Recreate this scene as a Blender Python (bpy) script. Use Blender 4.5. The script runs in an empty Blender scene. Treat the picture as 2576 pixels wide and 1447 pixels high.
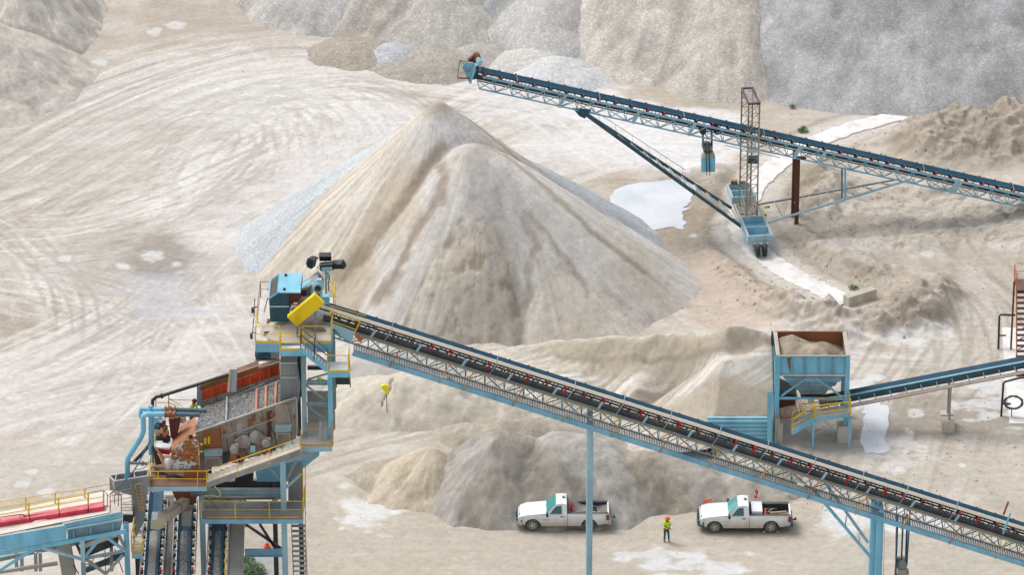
import bpy, math, random
import numpy as np
from mathutils import Vector, Matrix
random.seed(7)
scene = bpy.context.scene
COL = scene.collection
PI = math.pi
# ------------------------------------------------------------------ camera model (telephoto drone view)
W0, H0 = 2576.0, 1447.0
HALF = math.tan(math.radians(6.2))
PITCH = math.radians(25.0)
D0 = 335.0
CAM = Vector((0.0, -D0*math.cos(PITCH), D0*math.sin(PITCH)))
FWD = Vector((0, math.cos(PITCH), -math.sin(PITCH)))
UP = Vector((0, math.sin(PITCH), math.cos(PITCH)))
def ray(u, v):
    a = (u-W0/2)/(W0/2)*HALF
    b = -(v-H0/2)/(W0/2)*HALF
    return Vector((1, 0, 0))*a + FWD + UP*b
def P(u, v, Y):
    """point on the vertical plane y=Y that is seen at photo position (u,v)"""
    d = ray(u, v); t = (Y-CAM.y)/d.y
    return CAM + d*t
def G(u, v, z=0.0):
    """point at height z seen at photo position (u,v)"""
    d = ray(u, v); t = (z-CAM.z)/d.z
    return CAM + d*t
cam_data = bpy.data.cameras.new('camera'); cam = bpy.data.objects.new('camera', cam_data)
COL.objects.link(cam); scene.camera = cam
cam.location = CAM; cam.rotation_euler = (PI/2-PITCH, 0, 0)
cam_data.sensor_width = 36; cam_data.lens = 18/HALF
cam_data.clip_start = 5; cam_data.clip_end = 6000
# ------------------------------------------------------------------ world and sun
SUN_EL, SUN_AZ = math.radians(58), math.radians(-55)   # azimuth from +Y (away from the camera), negative = left
world = bpy.data.worlds.new('World'); scene.world = world; world.use_nodes = True
nt = world.node_tree; nt.nodes.clear()
sky = nt.nodes.new('ShaderNodeTexSky'); sky.sky_type = 'NISHITA'; sky.sun_disc = False
sky.sun_elevation = SUN_EL; sky.sun_rotation = SUN_AZ; sky.dust_density = 3.0; sky.air_density = 1.2; sky.altitude = 200
hs = nt.nodes.new('ShaderNodeHueSaturation'); hs.inputs['Saturation'].default_value = 0.28
bg = nt.nodes.new('ShaderNodeBackground'); bg.inputs['Strength'].default_value = 0.18
wo = nt.nodes.new('ShaderNodeOutputWorld')
nt.links.new(sky.outputs[0], hs.inputs['Color']); nt.links.new(hs.outputs[0], bg.inputs['Color']); nt.links.new(bg.outputs[0], wo.inputs['Surface'])
sd = bpy.data.lights.new('sun', 'SUN'); sd.energy = 1.6; sd.angle = math.radians(22); sd.color = (1.0, 0.965, 0.91)
so = bpy.data.objects.new('sun', sd); COL.objects.link(so)
sdir = Vector((math.cos(SUN_EL)*math.sin(SUN_AZ), math.cos(SUN_EL)*math.cos(SUN_AZ), math.sin(SUN_EL)))
so.rotation_euler = sdir.to_track_quat('Z', 'Y').to_euler(); so.location = sdir*200
scene.view_settings.view_transform = 'Standard'; scene.view_settings.look = 'None'
scene.view_settings.exposure = 0; scene.view_settings.gamma = 1
scene.cycles.max_bounces = 6; scene.cycles.diffuse_bounces = 3
# ------------------------------------------------------------------ colour helpers
def lin(c):
    c = c/255.0
    return c/12.92 if c <= 0.04045 else ((c+0.055)/1.055)**2.4
def rgb(r, g, b, k=1.0): return (lin(r)*k, lin(g)*k, lin(b)*k, 1.0)
MATS = {}
def new_mat(name):
    m = bpy.data.materials.new(name); m.use_nodes = True
    n = m.node_tree; b = n.nodes['Principled BSDF']; MATS[name] = m
    return m, n, b
def N(n, typ, **kw):
    x = n.nodes.new(typ)
    for k, v in kw.items():
        if k in x.inputs: x.inputs[k].default_value = v
        else: setattr(x, k, v)
    return x
def ramp(n, fac, stops):
    r = n.nodes.new('ShaderNodeValToRGB'); e = r.color_ramp.elements
    while len(e) > 1: e.remove(e[0])
    e[0].position = stops[0][0]; e[0].color = stops[0][1]
    for p, c in stops[1:]:
        k = e.new(p); k.color = c
    n.links.new(fac, r.inputs[0]); return r.outputs[0]
def mix(n, fac, a, b, mode='MIX'):
    x = n.nodes.new('ShaderNodeMix'); x.data_type = 'RGBA'; x.blend_type = mode
    if isinstance(fac, (int, float)): x.inputs[0].default_value = fac
    else: n.links.new(fac, x.inputs[0])
    for s, v in ((6, a), (7, b)):
        if isinstance(v, tuple): x.inputs[s].default_value = v
        else: n.links.new(v, x.inputs[s])
    return x.outputs[2]
BK = (0, 0, 0, 1); WH = (1, 1, 1, 1)
def paint(name, c, rust=0.25, dust=0.3, rough=0.5, metal=0.0, rustc=None, dustc=None, scale=1.0, streak=True, bump=0.0):
    """weathered coated surface: base colour, tonal drift, rust blotches and streaks, dust on upward faces"""
    m, n, b = new_mat(name)
    geo = N(n, 'ShaderNodeNewGeometry')
    mp = N(n, 'ShaderNodeMapping'); mp.inputs['Scale'].default_value = (1, 1, 0.3 if streak else 1)
    n.links.new(geo.outputs['Position'], mp.inputs[0])
    n1 = N(n, 'ShaderNodeTexNoise', Scale=0.9*scale, Detail=6.0, Roughness=0.65); n.links.new(mp.outputs[0], n1.inputs['Vector'])
    n2 = N(n, 'ShaderNodeTexNoise', Scale=3.2*scale, Detail=8.0, Roughness=0.75); n.links.new(mp.outputs[0], n2.inputs['Vector'])
    dk = tuple(x*0.72 for x in c[:3])+(1,); lt = tuple(min(1, x*1.2+0.01) for x in c[:3])+(1,)
    col = ramp(n, n1.outputs[0], [(0.3, dk), (0.5, c), (0.72, lt)])
    rc = rustc or rgb(128, 74, 46)
    if rust > 0:
        t = 0.73-rust*0.33
        f = ramp(n, n2.outputs[0], [(t, BK), (t+0.07, WH)])
        col = mix(n, f, col, rc)
    dc = dustc or rgb(190, 180, 165)
    if dust > 0:
        sx = N(n, 'ShaderNodeSeparateXYZ'); n.links.new(geo.outputs['Normal'], sx.inputs[0])
        mr = N(n, 'ShaderNodeMapRange'); n.links.new(sx.outputs['Z'], mr.inputs[0])
        mr.inputs[1].default_value = 0.35; mr.inputs[2].default_value = 0.95; mr.inputs[3].default_value = 0.14*dust; mr.inputs[4].default_value = dust
        mm = N(n, 'ShaderNodeMath', operation='MULTIPLY'); n.links.new(mr.outputs[0], mm.inputs[0])
        f2 = ramp(n, n1.outputs[0], [(0.2, (0.35,)*3+(1,)), (0.65, (1.3,)*3+(1,))]); n.links.new(f2, mm.inputs[1])
        mm.use_clamp = True
        col = mix(n, mm.outputs[0], col, dc)
    n.links.new(col, b.inputs['Base Color'])
    b.inputs['Roughness'].default_value = rough; b.inputs['Metallic'].default_value = metal
    b.inputs['Specular IOR Level'].default_value = 0.35
    if bump:
        bp = N(n, 'ShaderNodeBump', Strength=bump, Distance=0.02); n.links.new(n2.outputs[0], bp.inputs['Height']); n.links.new(bp.outputs[0], b.inputs['Normal'])
    return m
# ------------------------------------------------------------------ objects
def tag(o, label=None, cat=None, group=None, kind=None):
    if label: o['label'] = label
    if cat: o['category'] = cat
    if group: o['group'] = group
    if kind: o['kind'] = kind
    return o
def thing(name, label, cat, loc, group=None):
    o = bpy.data.objects.new(name, None); COL.objects.link(o); o.location = Vector(loc)
    o.empty_display_size = 0.5
    tag(o, label, cat, group); return o
def root_loc(o):
    v = Vector((0, 0, 0))
    while o is not None:
        v += o.location; o = o.parent
    return v
class MB:
    """mesh builder working in world coordinates"""
    def __init__(s): s.v = []; s.f = []; s.sm = []
    def add(s, vs, fs, smooth=False):
        k = len(s.v); s.v += [tuple(v) for v in vs]
        for f in fs: s.f.append([i+k for i in f]); s.sm.append(smooth)
        return s
    def box(s, c, d, rot=None):
        x, y, z = d[0]/2, d[1]/2, d[2]/2
        vs = [Vector((i*x, j*y, k*z)) for i in (-1, 1) for j in (-1, 1) for k in (-1, 1)]
        if rot is not None: vs = [rot @ v for v in vs]
        c = Vector(c); vs = [v+c for v in vs]
        return s.add(vs, [(0,1,3,2),(4,6,7,5),(0,4,5,1),(2,3,7,6),(0,2,6,4),(1,5,7,3)])
    def beam(s, a, b, w, h=None, up=(0, 0, 1)):
        """rectangular bar from a to b: w sideways, h along up"""
        h = h or w; a = Vector(a); b = Vector(b); d = b-a; L = d.length
        if L < 1e-6: return s
        d.normalize(); up = Vector(up)
        if abs(d.dot(up)) > 0.985: up = Vector((0, 1, 0))
        sd = d.cross(up).normalized(); u2 = sd.cross(d).normalized()
        R = Matrix((sd, d, u2)).transposed()
        return s.box((a+b)/2, (w, L, h), R)
    def ibeam(s, a, b, w, h, t=0.03, up=(0, 0, 1)):
        a = Vector(a); b = Vector(b); d = (b-a).normalized(); up = Vector(up)
        if abs(d.dot(up)) > 0.985: up = Vector((0, 1, 0))
        sd = d.cross(up).normalized(); u2 = sd.cross(d).normalized()
        s.beam(a, b, t, h-2*t-0.004, up)
        for k in (-1, 1):
            o = u2*(k*(h-t)/2); s.beam(a+o, b+o, w, t, up)
        return s
    def channel(s, a, b, w, h, side, t=0.03):
        """C channel: web plus two flanges reaching to `side` (+1/-1 along y)"""
        s.beam(a, b, t, h)
        d = (Vector(b)-Vector(a)).normalized(); sd = d.cross(Vector((0,0,1))).normalized(); u2 = sd.cross(d)
        for k in (-1, 1):
            o = u2*(k*(h-t)/2)+Vector((0, side*(w/2+t/2), 0)); s.beam(Vector(a)+o, Vector(b)+o, w, t)
        return s
    def tube(s, pts, r, n=8, caps=True):
        pts = [Vector(p) for p in pts]; rs = r if isinstance(r, (list, tuple)) else [r]*len(pts)
        vs = []; fs = []; m = len(pts)
        nrm = None
        for i, p in enumerate(pts):
            d = (pts[min(i+1, m-1)]-pts[max(i-1, 0)]).normalized()
            if nrm is None:
                nrm = Vector((0, 0, 1)) if abs(d.z) < 0.9 else Vector((0, 1, 0))
            nrm = (nrm-d*nrm.dot(d))
            if nrm.length < 1e-4: nrm = Vector((1, 0, 0))-d*d.x
            nrm.normalize(); bt = d.cross(nrm)
            for k in range(n):
                a = 2*PI*k/n; vs.append(p+(nrm*math.cos(a)+bt*math.sin(a))*rs[i])
        for i in range(m-1):
            for k in range(n):
                k2 = (k+1) % n; fs.append((i*n+k, i*n+k2, (i+1)*n+k2, (i+1)*n+k))
        s.add(vs, fs, True)
        if caps:
            s.add(vs[:n], [tuple(range(n-1, -1, -1))]); s.add(vs[-n:], [tuple(range(n))])
        return s
    def prism(s, poly, y0, y1):
        """polygon of world points (x,z) extruded along y"""
        n = len(poly); ar = sum(poly[i][0]*poly[(i+1)%n][1]-poly[(i+1)%n][0]*poly[i][1] for i in range(n))
        if ar < 0: poly = poly[::-1]
        a, b = min(y0, y1), max(y0, y1)
        vs = [(x, a, z) for x, z in poly]+[(x, b, z) for x, z in poly]
        fs = [tuple(range(n)), tuple(range(2*n-1, n-1, -1))]+[(i, n+i, n+(i+1)%n, (i+1)%n) for i in range(n)]
        return s.add(vs, fs)
    def slab(s, poly, z0, z1):
        n = len(poly); ar = sum(poly[i][0]*poly[(i+1)%n][1]-poly[(i+1)%n][0]*poly[i][1] for i in range(n))
        if ar < 0: poly = poly[::-1]
        vs = [(x, y, z0) for x, y in poly]+[(x, y, z1) for x, y in poly]
        return s.add(vs, [tuple(range(n-1, -1, -1)), tuple(range(n, 2*n))]+[(i, (i+1)%n, n+(i+1)%n, n+i) for i in range(n)])
    def lathe(s, prof, c, axis=(0, 0, 1), n=16, smooth=True):
        """profile [(radius, height)] around axis through c"""
        ax = Vector(axis).normalized(); c = Vector(c)
        e = Vector((1, 0, 0)) if abs(ax.x) < 0.8 else Vector((0, 0, 1))
        e = (e-ax*e.dot(ax)).normalized(); f = ax.cross(e); vs = []; fs = []
        for r, h in prof:
            for k in range(n):
                a = 2*PI*k/n; vs.append(c+ax*h+(e*math.cos(a)+f*math.sin(a))*r)
        m = len(prof)
        for i in range(m-1):
            for k in range(n):
                k2 = (k+1) % n; fs.append((i*n+k, i*n+k2, (i+1)*n+k2, (i+1)*n+k))
        s.add(vs, fs, smooth)
        s.add(vs[:n], [tuple(range(n-1, -1, -1))]); s.add(vs[-n:], [tuple(range(n))])
        return s
    def quad(s, a, b, c, d, t=0.02):
        a, b, c, d = map(Vector, (a, b, c, d)); nn = (b-a).cross(d-a).normalized()*t
        vs = [a, b, c, d, a-nn, b-nn, c-nn, d-nn]
        return s.add(vs, [(0,1,2,3),(7,6,5,4),(0,4,5,1),(1,5,6,2),(2,6,7,3),(3,7,4,0)])
    def dedupe(s):
        seen = set(); f2 = []; s2 = []
        for f, k in zip(s.f, s.sm):
            key = frozenset(f)
            if key in seen: continue
            seen.add(key); f2.append(f); s2.append(k)
        s.f, s.sm = f2, s2
    def build(s, name, m, parent=None, bevel=0, label=None):
        s.dedupe(); me = bpy.data.meshes.new(name); L = root_loc(parent) if parent else Vector((0, 0, 0))
        me.from_pydata([(v[0]-L.x, v[1]-L.y, v[2]-L.z) for v in s.v], [], s.f); me.update()
        me.polygons.foreach_set('use_smooth', s.sm)
        me.materials.append(MATS[m] if isinstance(m, str) else m)
        o = bpy.data.objects.new(name, me); COL.objects.link(o)
        if parent: o.parent = parent
        if bevel:
            b = o.modifiers.new('bevel', 'BEVEL'); b.width = bevel; b.segments = 2; b.limit_method = 'ANGLE'
        if label: o['label'] = label
        return o
def copy_tree(o, parent=None, off=None):
    c = o.copy(); COL.objects.link(c)
    if parent is not None: c.parent = parent
    if off is not None: c.location = c.location+Vector(off)
    for ch in list(o.children): copy_tree(ch, c)
    return c
def solo(name, mb, m, label, cat, group=None, origin=None, bevel=0):
    """a thing that is a single mesh, with its origin at its base"""
    mb.dedupe()
    xs = [v[0] for v in mb.v]; ys = [v[1] for v in mb.v]; zs = [v[2] for v in mb.v]
    L = Vector(origin) if origin else Vector(((min(xs)+max(xs))/2, (min(ys)+max(ys))/2, min(zs)))
    me = bpy.data.meshes.new(name); me.from_pydata([(v[0]-L.x, v[1]-L.y, v[2]-L.z) for v in mb.v], [], mb.f); me.update()
    me.polygons.foreach_set('use_smooth', mb.sm); me.materials.append(MATS[m] if isinstance(m, str) else m)
    o = bpy.data.objects.new(name, me); COL.objects.link(o); o.location = L
    if bevel:
        b = o.modifiers.new('bevel', 'BEVEL'); b.width = bevel; b.segments = 2; b.limit_method = 'ANGLE'
    return tag(o, label, cat, group)
# ------------------------------------------------------------------ paint library
BLUE = rgb(122, 182, 210)
paint('blue_steel', BLUE, rust=0.16, dust=0.35, rough=0.55)
paint('blue_clean', rgb(122, 192, 220), rust=0.04, dust=0.12, rough=0.5)
paint('blue_dirty', rgb(124, 158, 170), rust=0.42, dust=0.55, rough=0.7)
paint('blue_pale', rgb(154, 196, 212), rust=0.22, dust=0.45, rough=0.6)
paint('teal_dark', rgb(28, 84, 100), rust=0.12, dust=0.18, rough=0.55)  # dark teal; on rear and underside steel the colour stands in for shade
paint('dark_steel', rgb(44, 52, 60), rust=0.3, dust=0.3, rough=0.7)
paint('belt', rgb(22, 68, 92), rust=0, dust=0.3, rough=0.6, dustc=rgb(70, 110, 130))
paint('belt_return', rgb(64, 76, 84), rust=0, dust=0.5, rough=0.8, dustc=rgb(120, 122, 122))
paint('yellow', rgb(225, 190, 20), rust=0.1, dust=0.08, rough=0.5)
paint('yellow_clean', rgb(238, 205, 8), rust=0, dust=0.03, rough=0.4)
paint('yellow_rusty', rgb(196, 150, 60), rust=0.42, dust=0.15, rough=0.6)
paint('red_idler', rgb(176, 28, 26), rust=0.05, dust=0.05, rough=0.45)
paint('brown_idler', rgb(92, 66, 58), rust=0.4, dust=0.2, rough=0.7)
paint('rust', rgb(140, 86, 54), rust=0.25, dust=0.25, rough=0.85, rustc=rgb(96, 56, 36), bump=0.4)
paint('rust_dark', rgb(92, 50, 40), rust=0.3, dust=0.18, rough=0.85, rustc=rgb(130, 70, 40))
paint('rust_orange', rgb(176, 104, 62), rust=0.25, dust=0.3, rough=0.85, rustc=rgb(120, 66, 36), dustc=rgb(206, 176, 150))
paint('screen_side', rgb(146, 136, 126), rust=0.5, dust=0.4, rough=0.8, rustc=rgb(104, 66, 44))
paint('grey_steel', rgb(126, 134, 136), rust=0.3, dust=0.4, rough=0.6)
paint('grey_dusty', rgb(150, 150, 146), rust=0.22, dust=0.65, rough=0.8)
paint('galvanised', rgb(176, 186, 192), rust=0.05, dust=0.15, rough=0.45)
paint('floor_dusty', rgb(214, 206, 194), rust=0.1, dust=0.6, rough=0.9, streak=False, dustc=rgb(222, 214, 204))
paint('floor_pale', rgb(196, 210, 218), rust=0.06, dust=0.45, rough=0.8, streak=False, dustc=rgb(225, 220, 212))
paint('light_blue_motor', rgb(160, 206, 222), rust=0.05, dust=0.12, rough=0.4)
paint('orange_mesh', rgb(236, 92, 50), rust=0.12, dust=0.08, rough=0.6, rustc=rgb(150, 60, 34))
paint('orange_bar', rgb(206, 120, 84), rust=0.3, dust=0.3, rough=0.7)
paint('plastic_orange', rgb(240, 92, 60), rust=0, dust=0.08, rough=0.5)
paint('plastic_red', rgb(216, 34, 44), rust=0, dust=0.1, rough=0.5)
paint('red_cover', rgb(204, 36, 66), rust=0.0, dust=0.62, rough=0.6, dustc=rgb(232, 150, 150))
paint('white_paint', rgb(232, 236, 238), rust=0, dust=0.05, rough=0.35, dustc=rgb(220, 214, 205))
paint('black_plastic', rgb(26, 36, 44), rust=0, dust=0.1, rough=0.5)
paint('black_pipe', rgb(34, 48, 58), rust=0, dust=0.15, rough=0.5)
paint('concrete', rgb(196, 190, 178), rust=0.05, dust=0.4, rough=0.95, rustc=rgb(160, 150, 136), bump=0.3)
paint('concrete_white', rgb(230, 227, 223), rust=0.04, dust=0.3, rough=0.95, streak=False, rustc=rgb(196, 186, 172), dustc=rgb(222, 216, 210))
paint('wood', rgb(196, 168, 130), rust=0.1, dust=0.15, rough=0.85, rustc=rgb(140, 110, 76))
paint('corrugated', rgb(138, 200, 220), rust=0.1, dust=0.16, rough=0.5)
paint('rock', rgb(150, 146, 140), rust=0, dust=0.3, rough=0.95)
paint('cable', rgb(70, 96, 112), rust=0, dust=0.1, rough=0.6)
paint('green_leaf', rgb(78, 112, 56), rust=0.2, dust=0.0, rough=0.7, rustc=rgb(34, 84, 30), scale=3)
paint('hose_yellow', rgb(214, 214, 130), rust=0, dust=0.1)
# ================================================================== noise toolkit
_rs = np.random.RandomState(11); _LAT = _rs.rand(16, 256, 256).astype(np.float32)
def vnoise(x, y, seed=0):
    L = _LAT[seed % 16]; x = np.asarray(x, np.float32)+seed*17.3; y = np.asarray(y, np.float32)+seed*9.1
    xi = np.floor(x).astype(np.int64); yi = np.floor(y).astype(np.int64); fx = x-xi; fy = y-yi
    fx = fx*fx*(3-2*fx); fy = fy*fy*(3-2*fy)
    x0 = xi % 256; x1 = (xi+1) % 256; y0 = yi % 256; y1 = (yi+1) % 256
    return (L[x0, y0]*(1-fx)+L[x1, y0]*fx)*(1-fy)+(L[x0, y1]*(1-fx)+L[x1, y1]*fx)*fy
def fbm(x, y, oc=4, seed=0, g=0.5):
    s = 0; a = 1; t = 0
    for i in range(oc):
        s = s+a*vnoise(x*2**i, y*2**i, seed+i); t += a; a *= g
    return s/t
def sstep(a, b, x):
    t = np.clip((x-a)/(b-a), 0, 1); return t*t*(3-2*t)
def blur(a, sx, sy):
    for ax, s in ((0, sy), (1, sx)):
        if s <= 0: continue
        r = int(3*s)+1; k = np.exp(-0.5*(np.arange(-r, r+1)/s)**2); k /= k.sum()
        p = np.pad(a, [(r, r) if i == ax else (0, 0) for i in range(2)], mode='edge'); o = np.zeros_like(a)
        for i, w in enumerate(k):
            o += w*(p[i:i+a.shape[0], :] if ax == 0 else p[:, i:i+a.shape[1]])
        a = o
    return a
def crom(pts, n=40):
    pts = [np.array(p, float) for p in pts]; pts = [2*pts[0]-pts[1]]+pts+[2*pts[-1]-pts[-2]]; out = []
    for i in range(1, len(pts)-2):
        p0, p1, p2, p3 = pts[i-1:i+3]
        for t in np.linspace(0, 1, n, endpoint=False):
            out.append(0.5*((2*p1)+(-p0+p2)*t+(2*p0-5*p1+4*p2-p3)*t*t+(-p0+3*p1-3*p2+p3)*t**3))
    out.append(pts[-2]); return np.array(out)
def gpts(uv, z=0):
    return [tuple(G(p[0], p[1], p[2] if len(p) > 2 else z)[:2]) for p in uv]
def seg_dist(X, Y, poly, closed=False):
    """distance to polyline, parameter of the nearest point"""
    best = np.full(X.shape, 1e9, np.float32); par = np.zeros(X.shape, np.float32)
    n = len(poly); m = n if closed else n-1
    for i in range(m):
        ax, ay = poly[i][:2]; bx, by = poly[(i+1) % n][:2]; dx, dy = bx-ax, by-ay; L = dx*dx+dy*dy+1e-9
        t = np.clip(((X-ax)*dx+(Y-ay)*dy)/L, 0, 1); d = np.hypot(X-ax-t*dx, Y-ay-t*dy)
        k = d < best; best = np.where(k, d, best); par = np.where(k, i+t, par)
    return best, par
def inside(X, Y, poly):
    c = np.zeros(X.shape, bool); n = len(poly)
    for i in range(n):
        ax, ay = poly[i][:2]; bx, by = poly[(i+1) % n][:2]
        k = ((ay > Y) != (by > Y)) & (X < (bx-ax)*(Y-ay)/((by-ay) if abs(by-ay) > 1e-9 else 1e-9)+ax)
        c ^= k
    return c
def sdist(X, Y, poly):
    """signed distance, positive inside; computed only near the polygon"""
    xs = [p[0] for p in poly]; ys = [p[1] for p in poly]
    out = np.full(X.shape, -99.0, np.float32)
    k = (X > min(xs)-8) & (X < max(xs)+8) & (Y > min(ys)-8) & (Y < max(ys)+8)
    if k.any():
        d, _ = seg_dist(X[k], Y[k], poly, True); out[k] = np.where(inside(X[k], Y[k], poly), d, -d)
    return out
def C(r, g, b):
    m_ = (r+g+b)/3.0; k = 0.93; return np.array([lin(m_+(x-m_)*k) for x in (r, g, b)], np.float32)
KALB = 0.86      # photograph brightness to real-world albedo
class Paint:
    def __init__(s, shape, base): s.c = np.ones(shape+(3,), np.float32)*base
    def mix(s, m, col): s.c += (col-s.c)*np.clip(m, 0, 1)[..., None]
    def mul(s, f): s.c *= f[..., None]
def grid_mesh(name, X, Y, Z, colr, mat, keep=None, origin=(0, 0, 0)):
    ny, nx = X.shape; idx = np.arange(nx*ny).reshape(ny, nx)
    q = np.stack([idx[:-1, :-1], idx[:-1, 1:], idx[1:, 1:], idx[1:, :-1]], -1).reshape(-1, 4)
    if keep is not None:
        kf = (keep[:-1, :-1] | keep[:-1, 1:] | keep[1:, 1:] | keep[1:, :-1]).reshape(-1); q = q[kf]
    used = np.unique(q); rm = np.full(nx*ny, -1, np.int64); rm[used] = np.arange(len(used)); q = rm[q]
    co = np.stack([X.ravel()-origin[0], Y.ravel()-origin[1], Z.ravel()-origin[2]], -1)[used].astype(np.float32)
    me = bpy.data.meshes.new(name); me.vertices.add(len(used)); me.vertices.foreach_set('co', co.ravel())
    me.loops.add(q.size); me.loops.foreach_set('vertex_index', q.ravel().astype(np.int32))
    me.polygons.add(len(q)); me.polygons.foreach_set('loop_start', np.arange(0, q.size, 4, dtype=np.int32))
    try: me.polygons.foreach_set('loop_total', np.full(len(q), 4, np.int32))
    except Exception: pass
    me.polygons.foreach_set('use_smooth', np.ones(len(q), bool))
    at = me.color_attributes.new('Col', 'FLOAT_COLOR', 'POINT')
    cc = np.ones((len(used), 4), np.float32); cc[:, :3] = np.clip(colr.reshape(-1, 3)[used]*KALB, 0.01, 0.92)
    at.data.foreach_set('color', cc.ravel())
    me.update(calc_edges=True); me.materials.append(MATS[mat])
    o = bpy.data.objects.new(name, me); COL.objects.link(o); o.location = origin
    return o
def earth_mat(name, speck=0.1, grain=30.0, bump=0.5, dist=0.05, gravel=False, rough=0.95):
    m, n, b = new_mat(name)
    geo = N(n, 'ShaderNodeNewGeometry')
    at = N(n, 'ShaderNodeAttribute', attribute_name='Col')
    n1 = N(n, 'ShaderNodeTexNoise', Scale=2.2, Detail=9.0, Roughness=0.72); n.links.new(geo.outputs['Position'], n1.inputs['Vector'])
    f1 = ramp(n, n1.outputs[0], [(0.28, (1-speck*1.6,)*3+(1,)), (0.5, WH), (0.72, (1+speck,)*3+(1,))])
    col = mix(n, 1.0, at.outputs['Color'], f1, 'MULTIPLY')
    if gravel:
        v = N(n, 'ShaderNodeTexVoronoi', Scale=grain); n.links.new(geo.outputs['Position'], v.inputs['Vector'])
        sp = N(n, 'ShaderNodeSeparateColor'); n.links.new(v.outputs['Color'], sp.inputs[0])
        f2 = ramp(n, sp.outputs[0], [(0.0, (0.80,)*3+(1,)), (0.5, (0.96,)*3+(1,)), (0.85, (1.05,)*3+(1,)), (1.0, (1.28,)*3+(1,))])
        col = mix(n, 1.0, col, f2, 'MULTIPLY'); hgt = v.outputs['Distance']
    else:
        n2 = N(n, 'ShaderNodeTexNoise', Scale=grain, Detail=4.0, Roughness=0.7); n.links.new(geo.outputs['Position'], n2.inputs['Vector'])
        f2 = ramp(n, n2.outputs[0], [(0.3, (1-speck*0.9,)*3+(1,)), (0.7, (1+speck*0.7,)*3+(1,))])
        col = mix(n, 1.0, col, f2, 'MULTIPLY'); hgt = n1.outputs[0]
    n.links.new(col, b.inputs['Base Color']); b.inputs['Roughness'].default_value = rough
    b.inputs['Specular IOR Level'].default_value = 0.15
    bp = N(n, 'ShaderNodeBump', Strength=bump, Distance=dist); n.links.new(hgt, bp.inputs['Height']); n.links.new(bp.outputs[0], b.inputs['Normal'])
    return m
earth_mat('earth', speck=0.10, grain=14.0, bump=0.45, dist=0.12)
earth_mat('sand', speck=0.12, grain=16.0, bump=0.55, dist=0.10)
earth_mat('gravel', speck=0.07, grain=9.0, bump=0.3, dist=0.05, gravel=True)
earth_mat('fine_gravel', speck=0.05, grain=11.0, bump=0.2, dist=0.04, gravel=True)

# ================================================================== ground
xs = np.arange(-50, 50.01, 0.115); ys = np.arange(-50, 62.01, 0.135)
far_x = np.array([3, 8, 18, 40, 90, 200, 500, 1200, 3000.])
XS = np.concatenate([-50-far_x[::-1], xs, 50+far_x]); YS = np.concatenate([-50-far_x[:6][::-1], ys, 62+far_x])
GX, GY = np.meshgrid(XS.astype(np.float32), YS.astype(np.float32))
ix0, ix1, iy0, iy1 = len(far_x), len(far_x)+len(xs), 6, 6+len(ys)
base = C(204, 193, 178)
gp = Paint(GX.shape, base)
f_big = fbm(GX*0.05, GY*0.05, 5, 1); f_mid = fbm(GX*0.25, GY*0.25, 5, 3); f_fin = fbm(GX*1.1, GY*1.1, 4, 5)
gp.mix(sstep(0.45, 0.7, f_big)*0.55, C(218, 210, 201))
gp.mix(sstep(0.5, 0.3, f_big)*0.5, C(190, 178, 162))
gp.mix(sstep(0.5, 0.75, f_mid)*0.45, C(226, 219, 211))
gp.mix(sstep(0.48, 0.28, f_mid)*0.42, C(176, 165, 150))
GH = (f_mid-0.5)*0.22+(f_fin-0.5)*0.05
def region(uv, col, alpha=1.0, soft=1.0, rough=1.0, fr=0.35, seed=2, P_=gp, z=0, strk=None):
    poly = gpts(uv, z); d = sdist(GX, GY, poly)
    nz = (fbm(GX*fr, GY*fr*(1.6), 4, seed)-0.5)*rough*4
    m = sstep(-soft, soft, d+nz)*alpha
    if strk is not None: m = m*(0.35+0.65*sstep(0.35, 0.62, strk))
    P_.mix(m, col); return m
# streak canvases: wheel tracks painted along real routes over the yard
def cidx(p): return (p[:, 0]+50)/0.115, (p[:, 1]+50)/0.135
def tracks(routes, n, spread, width, seed, dash=0.0, gauge=1.9):
    """random tyre tracks that follow the routes (ground points); returns coverage on the fine grid"""
    rs = np.random.RandomState(seed); cv = np.zeros((len(ys), len(xs)), np.float32)
    for r in routes:
        wp = gpts(r)
        for k in range(n):
            o = rs.normal(0, spread, 2); sc = 1+rs.normal(0, 0.04)
            q = [(x*sc+o[0]+rs.normal(0, 0.35), y*sc+o[1]+rs.normal(0, 0.35)) for x, y in wp]
            c = crom(q, 60); a = rs.uniform(0, 0.5); b = rs.uniform(0.6, 1.0); c = c[int(a*len(c)):max(int(b*len(c)), int(a*len(c))+20)]
            L = np.concatenate([[0], np.cumsum(np.hypot(*np.diff(c, axis=0).T))])
            if L[-1] < 2: continue
            t = np.arange(0, L[-1], 0.05); px = np.interp(t, L, c[:, 0]); py = np.interp(t, L, c[:, 1])
            tx = np.gradient(px); ty = np.gradient(py); nn = np.hypot(tx, ty)+1e-9; w = rs.uniform(0.3, 1.0)
            fade = np.minimum(1, np.minimum(t, L[-1]-t)/3.0)*w
            if dash: fade = fade*(0.45+0.55*(np.sin(t*2*PI/dash) > -0.2))
            for g in (-gauge/2, gauge/2):
                for ww in (np.linspace(-0.5, 0.5, 5)*width):
                    x = px-ty/nn*(g+ww); y = py+tx/nn*(g+ww)
                    i = ((x+50)/0.115).astype(int); j = ((y+50)/0.135).astype(int)
                    ok = (i >= 0) & (i < len(xs)) & (j >= 0) & (j < len(ys)); np.maximum.at(cv, (j[ok], i[ok]), fade[ok].astype(np.float32))
    return cv
def lay(cv, col, a, bx=0.7, by=0.5):
    cv = blur(cv, bx*0.7, by*0.7); full = np.zeros(GX.shape, np.float32); full[iy0:iy1, ix0:ix1] = cv; gp.mix(full*a*0.66, col); return full
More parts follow.
